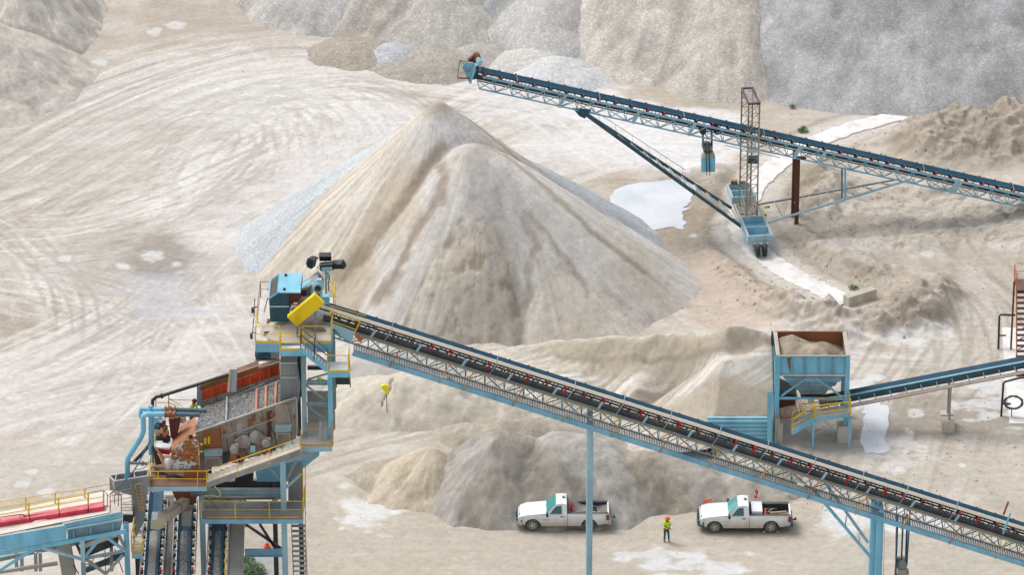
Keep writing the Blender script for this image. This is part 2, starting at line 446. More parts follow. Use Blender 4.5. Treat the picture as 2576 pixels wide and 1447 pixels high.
sweep = [[(1200, 215), (950, 170), (640, 175), (330, 290), (60, 440), (-120, 520)],
         [(1150, 190), (900, 150), (560, 190), (260, 300), (-60, 470)],
         [(1500, 260), (1150, 210), (900, 185), (640, 230), (380, 330), (0, 520)]]
loop = [[(560, 640), (900, 480), (1000, 330), (870, 235), (640, 260), (420, 380), (-50, 560)],
        [(300, 760), (640, 560), (860, 440), (860, 300), (700, 240), (480, 300)],
        [(330, 700), (520, 520), (690, 400), (700, 300), (560, 290), (430, 420), (380, 560)],
        [(620, 520), (760, 440), (760, 330), (640, 290)]]
fan = [[(-60, 640), (150, 640), (420, 600), (700, 470), (1050, 330)],
       [(-60, 600), (200, 590), (500, 520), (800, 380), (1100, 270)],
       [(-60, 700), (200, 720), (450, 800), (640, 900)],
       [(-60, 590), (140, 560), (330, 450), (520, 350), (760, 300)],
       [(-60, 540), (80, 600), (180, 720), (190, 840)]]
diag = [[(1380, 200), (1150, 300), (900, 430), (620, 600), (420, 800), (300, 1000), (60, 1200)],
        [(700, 1000), (560, 820), (500, 640), (620, 480), (800, 330)],
        [(-50, 980), (200, 880), (420, 760), (640, 560)],
        [(-50, 1100), (150, 1020), (400, 960), (620, 880)]]
front = [[(760, 1430), (1050, 1360), (1500, 1390), (2000, 1370), (2700, 1410)],
         [(840, 1220), (1000, 1330), (1400, 1420), (1800, 1440)],
         [(1000, 1310), (1400, 1350), (1900, 1345), (2600, 1330)]]
right = [[(2100, 560), (2300, 650), (2450, 760), (2480, 900), (2420, 1020), (2300, 1140)],
         [(2700, 420), (2500, 520), (2250, 560), (2050, 620)],
         [(2650, 700), (2500, 820), (2350, 1010), (2250, 1250), (2100, 1330)],
         [(2560, 360), (2400, 520), (2350, 640), (2440, 760)]]
mid = [[(1100, 520), (1450, 380), (1700, 360), (1850, 430)], [(1300, 200), (1500, 330), (1640, 420)],
       [(1750, 700), (1800, 790), (1900, 820), (2100, 860), (2500, 860)]]
region([(-60, 250), (300, 150), (700, 120), (1150, 180), (1150, 330), (900, 520), (640, 620), (500, 760), (-60, 860)], C(192, 181, 166), 0.75, 3.0, 2.0)
lay(tracks(sweep, 22, 1.9, 0.8, 1), C(168, 156, 140), 0.7)
lay(tracks(loop, 9, 1.5, 0.6, 2), C(160, 149, 135), 0.7)
lay(tracks(fan, 22, 2.6, 0.6, 3), C(164, 152, 136), 0.7)
lay(tracks(sweep, 34, 1.9, 0.8, 4), C(238, 233, 228), 0.9)
lay(tracks(loop, 11, 1.4, 0.45, 5), C(238, 233, 227), 0.85)
lay(tracks(fan, 20, 2.6, 0.7, 6), C(234, 228, 220), 0.75)
lay(tracks(diag, 18, 2.2, 0.8, 7), C(238, 234, 229), 0.8)
lay(tracks(diag, 14, 2.2, 0.7, 8), C(168, 156, 141), 0.65)
lay(tracks(front, 16, 1.1, 0.6, 9), C(176, 164, 148), 0.6)
lay(tracks(front, 14, 1.1, 0.6, 10), C(226, 218, 208), 0.6)
lay(tracks(right, 10, 1.8, 0.6, 11), C(170, 158, 142), 0.65)
lay(tracks(right, 10, 1.8, 0.6, 12), C(232, 225, 216), 0.65)
lay(tracks(mid, 16, 1.8, 0.7, 13), C(240, 237, 234), 0.75)
lay(tracks(sweep+loop+fan+diag+mid, 9, 1.9, 0.22, 31), C(246, 242, 238), 0.8, 0.4, 0.4)
lay(tracks(sweep+loop+fan+diag+right, 8, 1.9, 0.2, 32), C(150, 138, 122), 0.6, 0.4, 0.4)
hr_ = [[(830, 1090), (1000, 1050), (1200, 1015), (1400, 985), (1600, 960)], [(600, 1180), (800, 1120), (1000, 1060), (1250, 1000)]]
lay(tracks(hr_, 16, .9, .5, 41), C(240, 235, 227), .9); lay(tracks(hr_, 12, .9, .4, 42), C(172, 160, 143), .8)
treads = lay(tracks(loop+sweep[:1], 3, 0.8, 0.75, 21, dash=0.32), C(240, 236, 231), 0.6, 0.3, 0.3)
# bright dry areas, dark wet ones and painted shade under the pickups
strk = fbm(GX*0.22+GY*0.1, GY*0.9-GX*0.35, 5, 7)
region([(1080, 190), (1420, 200), (1600, 250), (1800, 420), (1650, 455), (1500, 420), (1330, 380), (1230, 300)], C(232, 229, 227), 0.75, 1.5, 1.5, strk=strk)
region([(1350, 210), (1560, 240), (1860, 290), (1860, 420), (1700, 440), (1500, 330)], C(236, 234, 233), 0.8, 1.2, 1.6)
region([(520, 130), (800, 135), (1180, 185), (1100, 230), (900, 190), (560, 190)], C(226, 219, 210), 0.6, 1.5, 1.5, strk=strk)
region([(430, 560), (700, 430), (980, 260), (1060, 300), (700, 600), (620, 700), (640, 820), (640, 900), (480, 980), (420, 880), (520, 740)], C(229, 223, 219), 0.75, 1.6, 2.0, strk=strk)
region([(-60, 900), (300, 840), (560, 900), (640, 950), (400, 1000), (200, 1080), (-60, 1100)], C(225, 219, 213), 0.55, 2.0, 2.0, strk=strk)
region([(-60, 300), (300, 240), (520, 320), (430, 450), (180, 560), (-60, 560)], C(188, 177, 162), 0.5, 2.5, 2.0, strk=strk)
region([(300, 610), (420, 600), (480, 660), (440, 710), (330, 700)], C(152, 144, 138), 0.9, 1.0, 1.4)
region([(170, 600), (420, 560), (520, 640), (500, 720), (300, 760), (150, 700)], C(184, 174, 162), 0.5, 1.6, 2.0)
region([(300, 690), (480, 690), (500, 790), (340, 810)], C(206, 206, 214), 0.5, 1.2, 1.4)
region([(560, 20), (820, 30), (900, 110), (640, 140), (420, 110), (300, 30)], C(192, 180, 165), 0.5, 2, 2)
region([(-60, 1120), (300, 1120), (330, 1240), (-60, 1260)], C(200, 192, 180), 0.6, 1.5, 2)
region([(1560, 430), (1700, 440), (1860, 430), (1880, 560), (1850, 640), (1750, 660), (1600, 610), (1500, 520)], C(182, 168, 150), 0.75, 1.0, 1.6)
region([(1740, 480), (1830, 470), (1850, 560), (1900, 650), (1800, 650), (1720, 560)], C(170, 155, 137), 0.7, 0.8, 1.6)
region([(1640, 600), (1800, 640), (1960, 720), (2040, 800), (1980, 840), (1740, 840), (1750, 740)], C(208, 190, 172), 0.85, 1.4, 1.0)
region([(1920, 400), (2100, 380), (2120, 470), (1990, 560), (1930, 540), (1915, 470)], C(172, 158, 140), 0.75, 0.7, 1.4)
region([(2260, 300), (2620, 270), (2640, 400), (2420, 440), (2300, 420), (2230, 370)], C(180, 167, 150), 0.7, 1.0, 1.8)
region([(2140, 420), (2640, 430), (2640, 580), (2300, 560), (2100, 600), (2000, 560)], C(216, 206, 192), 0.6, 1.5, 1.8, strk=strk)
region([(1960, 560), (2250, 560), (2600, 580), (2600, 640), (2250, 640), (2000, 620)], C(186, 174, 158), 0.55, 1.2, 2.0, strk=strk)
region([(1900, 640), (2350, 640), (2400, 760), (2380, 850), (2100, 860), (1960, 800)], C(190, 177, 160), 0.55, 1.2, 1.8)
region([(2240, 760), (2370, 720), (2390, 800), (2330, 850), (2220, 850), (2200, 800)], C(168, 156, 140), 0.6, 0.6, 1.4)
region([(2150, 880), (2250, 870), (2400, 850), (2390, 835), (2300, 850), (2140, 858)], C(238, 236, 232), 0.85, 0.25, 0.6, fr=0.8)
region([(2180, 860), (2360, 860), (2250, 872), (2140, 880)], C(216, 212, 180), 0.5, 0.5, 0.6)
region([(2140, 960), (2200, 950), (2240, 1010), (2180, 1040), (2120, 1020)], C(232, 232, 232), 0.8, 0.3, 0.8, fr=0.7)
region([(1960, 1010), (2130, 1040), (2300, 1020), (2500, 1000), (2620, 1010), (2620, 1100), (2300, 1110), (2060, 1130), (1960, 1120)], C(168, 158, 144), 0.75, 0.9, 1.6)
region([(2440, 960), (2520, 960), (2540, 1060), (2480, 1060)], C(222, 222, 222), 0.8, 0.5, 1.6, fr=0.9)
region([(2230, 1090), (2290, 1100), (2300, 1180), (2210, 1180)], C(234, 230, 222), 0.75, 0.3, 1.6, fr=1.0)
region([(1960, 1070), (2120, 1090), (2140, 1130), (1990, 1140)], C(206, 200, 190), 0.6, 0.5, 1.0)
region([(840, 1180), (1300, 1270), (2000, 1240), (2150, 1250), (2640, 1380), (2640, 1500), (760, 1500), (790, 1300)], C(203, 192, 174), 0.65, 1.2, 1.5)
region([(860, 1230), (1010, 1260), (1020, 1300), (920, 1340), (870, 1300)], C(232, 231, 228), 0.9, 0.6, 1.2, fr=0.6)
region([(2080, 1280), (2380, 1300), (2360, 1340), (2120, 1345)], C(230, 230, 228), 0.85, 0.6, 1.2, fr=0.5)
region([(1580, 1400), (1720, 1400), (1850, 1410), (1840, 1460), (1580, 1460)], C(230, 230, 228), 0.85, 0.6, 1.4, fr=0.8)
region([(2040, 1370), (2300, 1360), (2640, 1440), (2640, 1500), (2040, 1500)], C(196, 190, 182), 0.5, 1.0, 1.6, strk=strk)
region([(620, 560), (700, 520), (660, 700), (640, 740), (610, 690)], C(196, 186, 172), 0.5, 1, 1)
region([(860, 960), (1100, 900), (1300, 960), (1200, 1040), (860, 1060)], C(203, 192, 176), 0.6, 1.5, 1.0)
region([(2380, 1150), (2600, 1100), (2640, 1280), (2450, 1250)], C(216, 208, 196), 0.5, 1.2, 1.5)
region([(2150, 1120), (2500, 1110), (2560, 1200), (2200, 1230)], C(198, 188, 172), 0.5, 1.0, 2.0, strk=strk)
region([(1290, 1320), (1560, 1325), (1540, 1352), (1300, 1348)], C(170, 158, 140), 0.45, 0.5, 0.5)  # ground darkened to stand in for the shadow below the left pickup
region([(1760, 1320), (2010, 1325), (2000, 1352), (1770, 1350)], C(170, 158, 140), 0.45, 0.5, 0.5)  # same painted shadow below the right pickup
region([(380, 1240), (620, 1240), (620, 1460), (330, 1460)], C(176, 168, 158), 0.5, 1.5, 1.5)
region([(610, 1385), (720, 1385), (720, 1460), (610, 1460)], C(180, 180, 180), 0.85, 0.2, 0.5)
# small bright dried puddle rims scattered over the yard
rs = np.random.RandomState(5)
for (u, v, a) in [(440, 62, 26), (390, 78, 20), (165, 648, 16), (385, 645, 34), (630, 405, 10), (310, 668, 20), (440, 668, 16), (250, 155, 22), (1745, 590, 10), (2330, 640, 22), (80, 1190, 18), (60, 1218, 24),
                  (120, 1240, 20), (2300, 1040, 16), (30, 1000, 16), (2370, 850, 16), (2400, 1020, 18), (860, 1330, 10), (2260, 1180, 18), (2420, 1170, 10)]:
    gx, gy = G(u, v)[:2]; d = np.hypot((GX-gx), (GY-gy)*0.8)/(a*0.027)+(f_fin-0.5)*2.2+(f_mid-.5)
    gp.mix(sstep(2.0, 1.0, d)*0.25, C(186, 176, 162)); gp.mix(sstep(1.15, 0.55, d)*0.7, C(230, 229, 226))
PM = [(1531, 522), (1545, 480), (1600, 458), (1745, 455), (1745, 500), (1735, 528), (1722, 560), (1716, 582), (1605, 590), (1545, 560)]
region(PM, C(176, 162, 144), 0.7, 1.3, 0.5)
region([(2165, 1000), (2230, 1005), (2240, 1145), (2160, 1150)], C(206, 204, 200), 0.8, 0.6, 0.6, fr=.8)
# terrain shapes
def bump_at(u, v, h, r, ry=None, pw=1.6):
    gx, gy = G(u, v)[:2]; d2 = ((GX-gx)/r)**2+((GY-gy)/(ry or r))**2
    return h*np.exp(-d2*pw)
def ridge(uv, h, w, jag=0.5, seed=4):
    d, p = seg_dist(GX, GY, gpts(uv)); hh = np.interp(p, range(len(uv)), h) if isinstance(h, (list, tuple)) else h
    w2 = w*(0.75+0.5*fbm(GX*0.4, GY*0.4, 3, seed)); return hh*np.exp(-(d/w2)**2)*(1-jag+jag*2*fbm(GX*0.7, GY*0.7, 4, seed+1))
rg = np.abs(fbm(GX*0.55, GY*0.55, 5, 9)-0.5)*2
rough_zone = np.zeros_like(GX)
for z in ([(1700, 430), (1860, 420), (1860, 620), (1980, 720), (2120, 790), (1960, 830), (1800, 720), (1720, 560)],
          [(1930, 410), (2110, 390), (2130, 480), (2010, 560), (1930, 540)],
          [(2250, 290), (2640, 260), (2640, 420), (2300, 430)],
          [(1970, 620), (2250, 640), (2400, 780), (2340, 860), (2000, 850), (1930, 740)],
          [(1960, 440), (2640, 470), (2640, 620), (1960, 640)]):
    rough_zone = np.maximum(rough_zone, sstep(-1.0, 1.5, sdist(GX, GY, gpts(z))))
GH += rough_zone*((0.42-rg)*0.6+(f_mid-0.5)*0.7)
GH += ridge([(1800, 450), (1790, 520), (1820, 600), (1880, 700), (1970, 790), (2100, 850)], 0.8, 2.0)
GH += ridge([(2050, 455), (2090, 485), (2030, 530)], 1.1, 1.8)
GH += ridge([(2290, 350), (2380, 320), (2480, 330), (2620, 300)], 1.8, 3.0)
GH += ridge([(2350, 400), (2470, 370), (2620, 350)], 1.0, 2.0)
GH += ridge([(2020, 800), (2120, 820), (2210, 830), (2310, 800), (2350, 750), (2330, 700)], [0.8, 1.3, 1.7, 2.1, 1.4, 0.6], 2.0)
GH += ridge([(1960, 600), (2060, 640), (2180, 690)], 0.6, 1.6)
# flatten where structures and standing water meet the ground
def flat(uv, soft=1.5, lvl=0.0):
    global GH
    m = sstep(-soft, 0.3, sdist(GX, GY, gpts(uv))); GH = GH*(1-m)+lvl*m
POND = [(1531, 522), (1538, 495), (1560, 472), (1600, 462), (1650, 456), (1700, 452), (1745, 458), (1752, 480), (1738, 505), (1722, 520), (1735, 528), (1712, 536), (1722, 560), (1716, 578), (1680, 574), (1640, 580), (1605, 584), (1570, 562), (1550, 545)]
POOL = [(2172, 1040), (2180, 1010), (2205, 1008), (2228, 1020), (2232, 1060), (2230, 1110), (2226, 1140), (2190, 1143), (2168, 1135), (2166, 1080)]
flat([(1500, 440), (1780, 440), (1760, 600), (1520, 600)])
flat([(2140, 990), (2260, 990), (2260, 1160), (2130, 1160)])
flat([(1250, 1290), (2040, 1290), (2060, 1400), (1240, 1400)])
TRK = [(2640, 250), (2400, 275), (2230, 300), (2090, 342), (1985, 395), (1905, 460), (1868, 530), (1870, 590), (1915, 640), (1985, 690), (2060, 728), (2135, 762)]
tk = crom(gpts(TRK), 14); dt, _ = seg_dist(GX, GY, [tuple(p) for p in tk])
mk = sstep(4.0, 1.8, dt); GH = GH*(1-mk)+mk*0.0
gp.mix(sstep(2.8, 1.0, dt+(f_mid-0.5)*2)*0.75, C(226, 219, 210))
gp.mix(sstep(0.5, 0.15, np.abs(dt-2.4+(f_mid-0.5)*1.6))*0.35, C(150, 138, 122))
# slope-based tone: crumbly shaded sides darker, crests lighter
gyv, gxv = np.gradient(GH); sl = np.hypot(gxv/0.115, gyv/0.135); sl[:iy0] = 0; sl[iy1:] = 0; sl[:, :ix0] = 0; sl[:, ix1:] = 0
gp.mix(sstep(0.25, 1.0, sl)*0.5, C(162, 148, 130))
cr = np.abs(fbm(GX*0.9+f_mid*2, GY*0.9, 3, 12)-0.5); gp.mix(sstep(0.018, 0.004, cr)*rough_zone*0.55, C(120, 108, 92))
gp.mul(1+(fbm(GX*3.1, GY*3.1, 3, 8)-0.5)*0.22)
gp.mul(1+(fbm(GX*0.35, GY*2.2, 4, 10)-0.5)*0.16)
GH[:iy0] = 0; GH[iy1:] = 0; GH[:, :ix0] = 0; GH[:, ix1:] = 0
GH -= treads*0.02
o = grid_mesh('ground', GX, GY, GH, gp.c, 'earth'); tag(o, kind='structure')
def gz(x, y):
    i = int(np.clip(np.searchsorted(XS, x), 1, len(XS)-1)); j = int(np.clip(np.searchsorted(YS, y), 1, len(YS)-1)); return float(GH[j, i])
# ================================================================== water and the concrete track
m, n, b = new_mat('pale_water'); geo = N(n, 'ShaderNodeNewGeometry')
nz = N(n, 'ShaderNodeTexNoise', Scale=0.35, Detail=3.0); n.links.new(geo.outputs['Position'], nz.inputs['Vector'])
n.links.new(ramp(n, nz.outputs[0], [(0.3, rgb(196, 202, 208)), (0.6, rgb(216, 219, 222))]), b.inputs['Base Color'])  # murky water; the pale base colour stands in for reflected sky
b.inputs['Roughness'].default_value = 0.12; b.inputs['IOR'].default_value = 1.33
def water(uv, z=0.03, seed=3):
    poly = crom(gpts(uv)+gpts(uv[:1]), 8)[:-1]; rs = np.random.RandomState(seed)
    pts = []
    for i, p in enumerate(poly):
        k = (vnoise(np.array([i*0.35]), np.array([seed*3.0]), 4)[0]-0.5)*0.7
        pts.append((p[0]+k, p[1]+k*0.6))
    from mathutils.geometry import tessellate_polygon
    V3 = [Vector((x, y, 0)) for x, y in pts]; mb = MB(); tris = []
    for t in tessellate_polygon([V3]):
        A_, B_, C_ = (V3[i] for i in t); tris.append(t if (B_-A_).cross(C_-A_).z > 0 else (t[0], t[2], t[1]))
    mb.add([(x, y, z) for x, y in pts], tris)
    o = mb.build('puddle', 'pale_water'); tag(o, kind='structure')
water(POND); water(POOL, seed=6)
gpool = [[(425, 60), (440, 53), (456, 58), (462, 72), (445, 76), (430, 70)], [(880, 1292), (910, 1285), (960, 1290), (980, 1300), (940, 1312), (890, 1310)], [(1600, 1428), (1640, 1420), (1700, 1425), (1730, 1434), (1700, 1450), (1620, 1450)]]

L, R, Wd = [], [], 0.82
for i, p in enumerate(tk):
    t = tk[min(i+1, len(tk)-1)]-tk[max(i-1, 0)]; t /= np.hypot(*t); nn = np.array([-t[1], t[0]])
    e1_, e2_ = (float(vnoise(np.array([i*0.9]), np.array([k_]), 3)[0])*0.35 for k_ in (1.0, 7.0)); L.append(p+nn*(Wd-.1+e1_)); R.append(p-nn*(Wd-.1+e2_))
mb = MB(); n_ = len(tk); vs = []
for l, r in zip(L, R): vs += [(l[0], l[1], -0.2), (l[0], l[1], 0.09), (r[0], r[1], 0.09), (r[0], r[1], -0.2)]
fs = []
for i in range(n_-1):
    a, c = 4*i, 4*i+4
    for k in range(3): fs.append((a+k, c+k, c+k+1, a+k+1))
mb.add(vs, fs); o = mb.build('path', 'concrete_white'); tag(o, kind='structure')
# ================================================================== piles
def cone(u, v, h, rl, rr=None, rf=None, rb=None, top=0.06, flare=0.0, rot=0.0):
    x, y = G(u, v, h)[:2]; rr = rr or rl; rf = rf or rl; rb = rb or rf
    return dict(x=x, y=y, h=h, rl=rl, rr=rr, rf=rf, rb=rb, top=top, flare=flare, rot=rot)
def cone_h(c, X, Y):
    dx = X-c['x']; dy = Y-c['y']; s, co = math.sin(c['rot']), math.cos(c['rot']); dx, dy = dx*co+dy*s, -dx*s+dy*co
    rx = np.where(dx < 0, c['rl'], c['rr']); ry = np.where(dy < 0, c['rf'], c['rb'])
    d = np.sqrt((dx/rx)**2+(dy/ry)**2); k = c['top']; dd = np.sqrt(d*d+k*k)-k
    z = c['h']*(1-dd)
    if c['flare']: z = z-c['h']*c['flare']*np.sin(np.clip(d, 0, 1)*PI)
    return z, d, np.arctan2(dy/ry, dx/rx)
def pile(name, label, feats, cols, mat='sand', res=0.13, noise=0.5, rough=0.12, streak=0.3, extra=None, warp=0.8, group=None, cat='pile', seed=0, floor=-0.15):
    x0 = min(c['x']-max(c['rl'], c['rf']) for c in feats)-2.5; x1 = max(c['x']+max(c['rr'], c['rf']) for c in feats)+2.5
    y0 = min(c['y']-max(c['rf'], c['rl'] if c['rot'] else 0) for c in feats)-2.5; y1 = max(c['y']+c['rb'] for c in feats)+2.5
    X, Y = np.meshgrid(np.arange(x0, x1, res, dtype=np.float32), np.arange(y0, y1, res*1.15, dtype=np.float32))
    wx = (fbm(X*0.35, Y*0.35, 3, seed+2)-0.5)*warp*1.6; wy = (fbm(X*0.35, Y*0.35, 3, seed+5)-0.5)*warp*1.6
    H = np.full(X.shape, -9.0, np.float32); who = np.zeros(X.shape, int); D = np.zeros_like(X); A = np.zeros_like(X)
    for i, c in enumerate(feats):
        z, d, a = cone_h(c, X+wx*np.minimum(1, 1), Y+wy); k = z > H
        H = np.where(k, z, H); who = np.where(k, i, who); D = np.where(k, d, D); A = np.where(k, a, A)
    H0_ = H.copy()
    # fall-line gullies, then crumble
    gl = 0.55*fbm(A*14, D*1.6+who*5, 3, seed+3)+0.45*fbm(A*40, D*2.0+who*5, 3, seed+4); H = H+(gl-0.5)*noise*0.55*np.clip(D*1.6, 0, 1)*np.clip(H0_, 0, 1.5)/1.5
    H = H+(fbm(X*0.8, Y*0.8, 5, seed+6)-0.5)*rough*2+(fbm(X*3.3, Y*3.3, 2, seed+2)-0.5)*0.07
    p = Paint(X.shape, cols[0])
    for i in range(len(feats)): p.mix((who == i)*1.0, cols[min(i, len(cols)-1)])
    for k in range(3): p.c[..., k] = blur(p.c[..., k], 2, 2)
    if streak > 0:
        s1 = fbm(A*34+who*7, D*2.2, 4, seed+8); s2 = fbm(A*90, D*3.5, 3, seed+1)
        s3 = fbm(A*60+who*3, D*1.2, 3, seed+11); p.mul(1+(s1-0.5)*streak*1.1+(s2-0.5)*streak*0.8); p.mix(sstep(.58, .66, s3)*streak*0.75, C(182, 168, 148)); p.mix(sstep(.40, .33, s3)*streak*1.2, C(228, 222, 214))
    bg_ = fbm(X*0.18, Y*0.18, 4, seed+9); p.mul(1+(bg_-0.5)*0.22)
    p.mul(1+(fbm(X*2.5, Y*2.5, 3, seed+4)-0.5)*0.14)
    if extra: H = extra(X, Y, H, p, D, A, who)
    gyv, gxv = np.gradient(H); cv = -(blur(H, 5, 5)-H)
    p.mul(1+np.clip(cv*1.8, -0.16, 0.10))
    keep = H > 0.0; H = np.maximum(H, floor)
    cx, cy = feats[0]['x'], feats[0]['y']
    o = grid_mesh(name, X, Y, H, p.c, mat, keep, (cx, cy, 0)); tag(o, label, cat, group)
    return o
def crack(X, Y, H, p, uvz, w, depth, col, a=0.8):
    d, _ = seg_dist(X+(fbm(X*1.3, Y*1.3, 3, 3)-0.5)*1.2, Y, gpts(uvz)); m = sstep(w, w*0.2, d); p.mix(m*a, col); return H-m*depth
TAN, TAN_D, TAN_L = C(200, 189, 172), C(172, 158, 138), C(222, 214, 204)
def main_extra(X, Y, H, p, D, A, who):
    # pale dry band around the shoulder and cream flank on the left of the front lobe
    def spot(uvz, r, col, a):
        gx, gy = G(*uvz)[:2]; d = np.hypot(X-gx, Y-gy); p.mix(sstep(r, r*0.3, d+(fbm(X*0.5, Y*0.5, 3, 2)-.5)*r)*a, col)
    spot((1135, 320, 11.3), 2.6, C(216, 214, 214), 0.95); spot((1180, 345, 11), 2.4, C(220, 217, 214), 0.9); spot((1060, 350, 10.6), 2.2, C(218, 214, 210), 0.6)
    spot((1105, 262, 12.4), 1.6, C(176, 162, 142), 0.8)
    spot((1190, 400, 9.8), 2.0, C(184, 175, 162), 0.6); spot((1250, 540, 7), 3.0, C(182, 178, 174), 0.6); spot((1200, 700, 4), 3.6, C(192, 178, 156), 0.5)
    spot((1180, 840, 0.8), 4.0, C(176, 168, 158), 0.8); spot((1270, 800, 1.2), 2.6, C(178, 170, 160), 0.7)
    spot((980, 620, 4), 2.8, C(216, 202, 180), 0.8); spot((890, 740, 1.5), 2.6, C(200, 184, 160), 0.8); spot((1010, 520, 6.5), 1.8, C(208, 194, 170), 0.8)
    spot((1620, 720, 1.5), 4.0, C(192, 176, 156), 0.5); spot((1420, 560, 6), 3.0, C(206, 200, 194), 0.6); spot((900, 560, 4), 3.5, C(222, 215, 205), 0.7)
    spot((1450, 830, 1.0), 4.0, C(208, 198, 182), 0.7)
    H = crack(X, Y, H, p, [(1115, 380, 10.0), (1060, 430, 9.0), (1000, 490, 7.8), (930, 560, 6.2), (870, 640, 4.2), (800, 720, 1.5)], 0.7, 0.06, C(170, 150, 130), 0.7)
    H = crack(X, Y, H, p, [(1125, 440, 8.8), (1090, 500, 8.0), (1050, 560, 6.6), (1000, 640, 5.0), (960, 720, 3.0)], 0.7, 0.08, C(168, 146, 126), 0.7)
    H = crack(X, Y, H, p, [(1210, 365, 10.6), (1290, 400, 9.6), (1400, 490, 7.4), (1500, 580, 5.2), (1620, 680, 2.4)], 0.5, 0.02, C(176, 162, 140), 0.7)
    H = crack(X, Y, H, p, [(1325, 590, 5.4), (1345, 660, 4.0), (1340, 740, 2.4), (1310, 800, 1.2), (1240, 870, 0.2)], 0.5, 0.04, C(176, 164, 146), 0.6)
    H = crack(X, Y, H, p, [(1350, 600, 5.2), (1430, 690, 3.2), (1490, 760, 1.8)], 0.4, 0.02, C(176, 162, 140), 0.6)
    H = crack(X, Y, H, p, [(1120, 262, 12), (1220, 330, 10.2), (1420, 470, 6.5), (1560, 580, 3.5)], 0.45, 0.0, C(160, 152, 144), 0.7)
    ckm = np.abs(fbm(X*0.9, Y*0.7, 4, 6)-0.5); p.mix(sstep(0.014, 0.004, ckm)*(who == 2)*sstep(8.5, 7, H)*0.5, C(140, 126, 106)); p.mix(sstep(0.5, 0.62, fbm(A*22, D*1.4, 3, 2))*(who == 0)*0.4, C(178, 164, 142))
    mud = sstep(0.56, 0.7, fbm(X*0.7, Y*0.9, 5, 13))*sstep(9.5, 7, H)*(who == 2); p.mix(mud*0.5, C(164, 150, 128)); H = H-mud*0.12
    return H
pile('sand_pile', 'tallest pile of the yard, a pale tan sand cone with a slumped front lobe', [
    cone(1105, 257, 12.6, 12.9, 14.2, 12, top=0.03, flare=-0.01), cone(1188, 362, 10.8, 12.2, 14.7, 9.8, top=0.10),
    cone(1205, 410, 9.6, 9.6, 6.6, 9.4, top=0.18), cone(1345, 600, 5.4, 2.6, 8.5, 6.6, top=0.05), cone(770, 640, 1.9, 2.6, 3.4, 2.6, top=0.1)],
    [C(210, 201, 187), C(220, 214, 206), C(203, 195, 181), C(212, 204, 191), C(216, 209, 200)], noise=0.38, rough=0.07, streak=0.26, extra=main_extra, warp=0.25)
pile('gravel_pile', 'silvery blue grey fine gravel pile showing behind the tall sand cone', [
    cone(1088, 300, 9.9, 12.9, 14.9, 9.6, 10.5, top=0.12)], [C(196, 202, 206)], 'fine_gravel', noise=0.15, rough=0.06, streak=0.12, warp=0.3, seed=4)
def back_pile(*a, **k): return pile(*a, mat='gravel', group='stockpiles of gravel along the back of the yard', res=0.2, **k)
def far_extra(X, Y, H, p, D, A, who):
    nb = fbm(X*0.12, Y*0.12, 4, 6); p.mix(sstep(0.5, 0.7, nb)*0.4, C(205, 202, 200)); p.mix(sstep(0.45, 0.3, nb)*0.4, C(150, 148, 148))
    return H
back_pile('gravel_pile', 'largest grey gravel slope, filling the upper right corner of the yard', [
    cone(2330, -717, 22, 27, 34, 30.5, 20), cone(2750, -690, 20, 24, 30, 27, 20)], [C(182, 181, 182), C(178, 176, 175)], noise=0.06, rough=0.06, streak=0.10, extra=far_extra, warp=0.8, seed=1)
back_pile('gravel_pile', 'pale grey and tan gravel pile behind the stacker mast, left of the largest grey slope', [
    cone(1760, -443, 14, 17.5, 12.5, 21, 14), cone(1590, -248, 9, 12, 11, 12, 12), cone(1850, -133, 8, 9, 5, 12, 9)], [C(206, 199, 188), C(206, 204, 202), C(202, 194, 182)], noise=0.25, rough=0.09, streak=0.22, seed=3)
back_pile('gravel_pile', 'blue grey gravel pile at the top centre between brown and pale heaps', [
    cone(1330, -321, 10, 12, 12, 13, 12), cone(1400, -77, 5.5, 7, 6.5, 7)], [C(184, 184, 186), C(196, 193, 188)], noise=0.15, rough=0.1, streak=0.12, seed=6)
back_pile('gravel_pile', 'brownish stained gravel pile at the top, right of the light grey one', [
    cone(1060, -252, 8, 11.5, 10, 11.5, 10), cone(1130, -70, 4.5, 7.5, 6, 6.5)], [C(190, 183, 173), C(194, 188, 180)], noise=0.3, rough=0.14, streak=0.2, seed=8)
back_pile('gravel_pile', 'light grey gravel pile at the left end of the back row', [
    cone(860, -194, 6, 8.5, 8, 9.5, 9), cone(760, -77, 2.6, 5.5, 5, 4.5)], [C(196, 193, 188), C(184, 176, 166)], noise=0.2, rough=0.12, streak=0.12, seed=10)
small = [(990, 112, 1.0, 2.2, 'small blue grey gravel heap dropped at the foot of the brownish pile', C(186, 188, 191)),
         (1090, 132, 0.9, 3.4, 'low grey brown heap just right of the small blue grey heap', C(176, 168, 158)),
         (900, 104, 0.9, 2.8, 'low brown gravel berm at the foot of the light grey pile', C(172, 162, 148)),
         (1205, 118, 0.9, 2.6, 'low mottled gravel heap left of the stacker head', C(178, 172, 164)),
         (1335, 128, 1.2, 2.9, 'low pale gravel heap above the stacker head end', C(206, 202, 196)),
         (1395, 152, 1.3, 3.2, 'nearest pale gravel heap behind the stacker belt', C(210, 210, 210))]
for i, (u, v, h, r, lb, c_) in enumerate(small):
    pile('gravel_pile', lb, [cone(u, v, h, r, r*1.1, r*0.9, top=0.5)], [c_], 'gravel', res=0.15, noise=0.2, rough=0.15, streak=0.1, seed=i, group='small gravel heaps at the foot of the back row', warp=0.5)
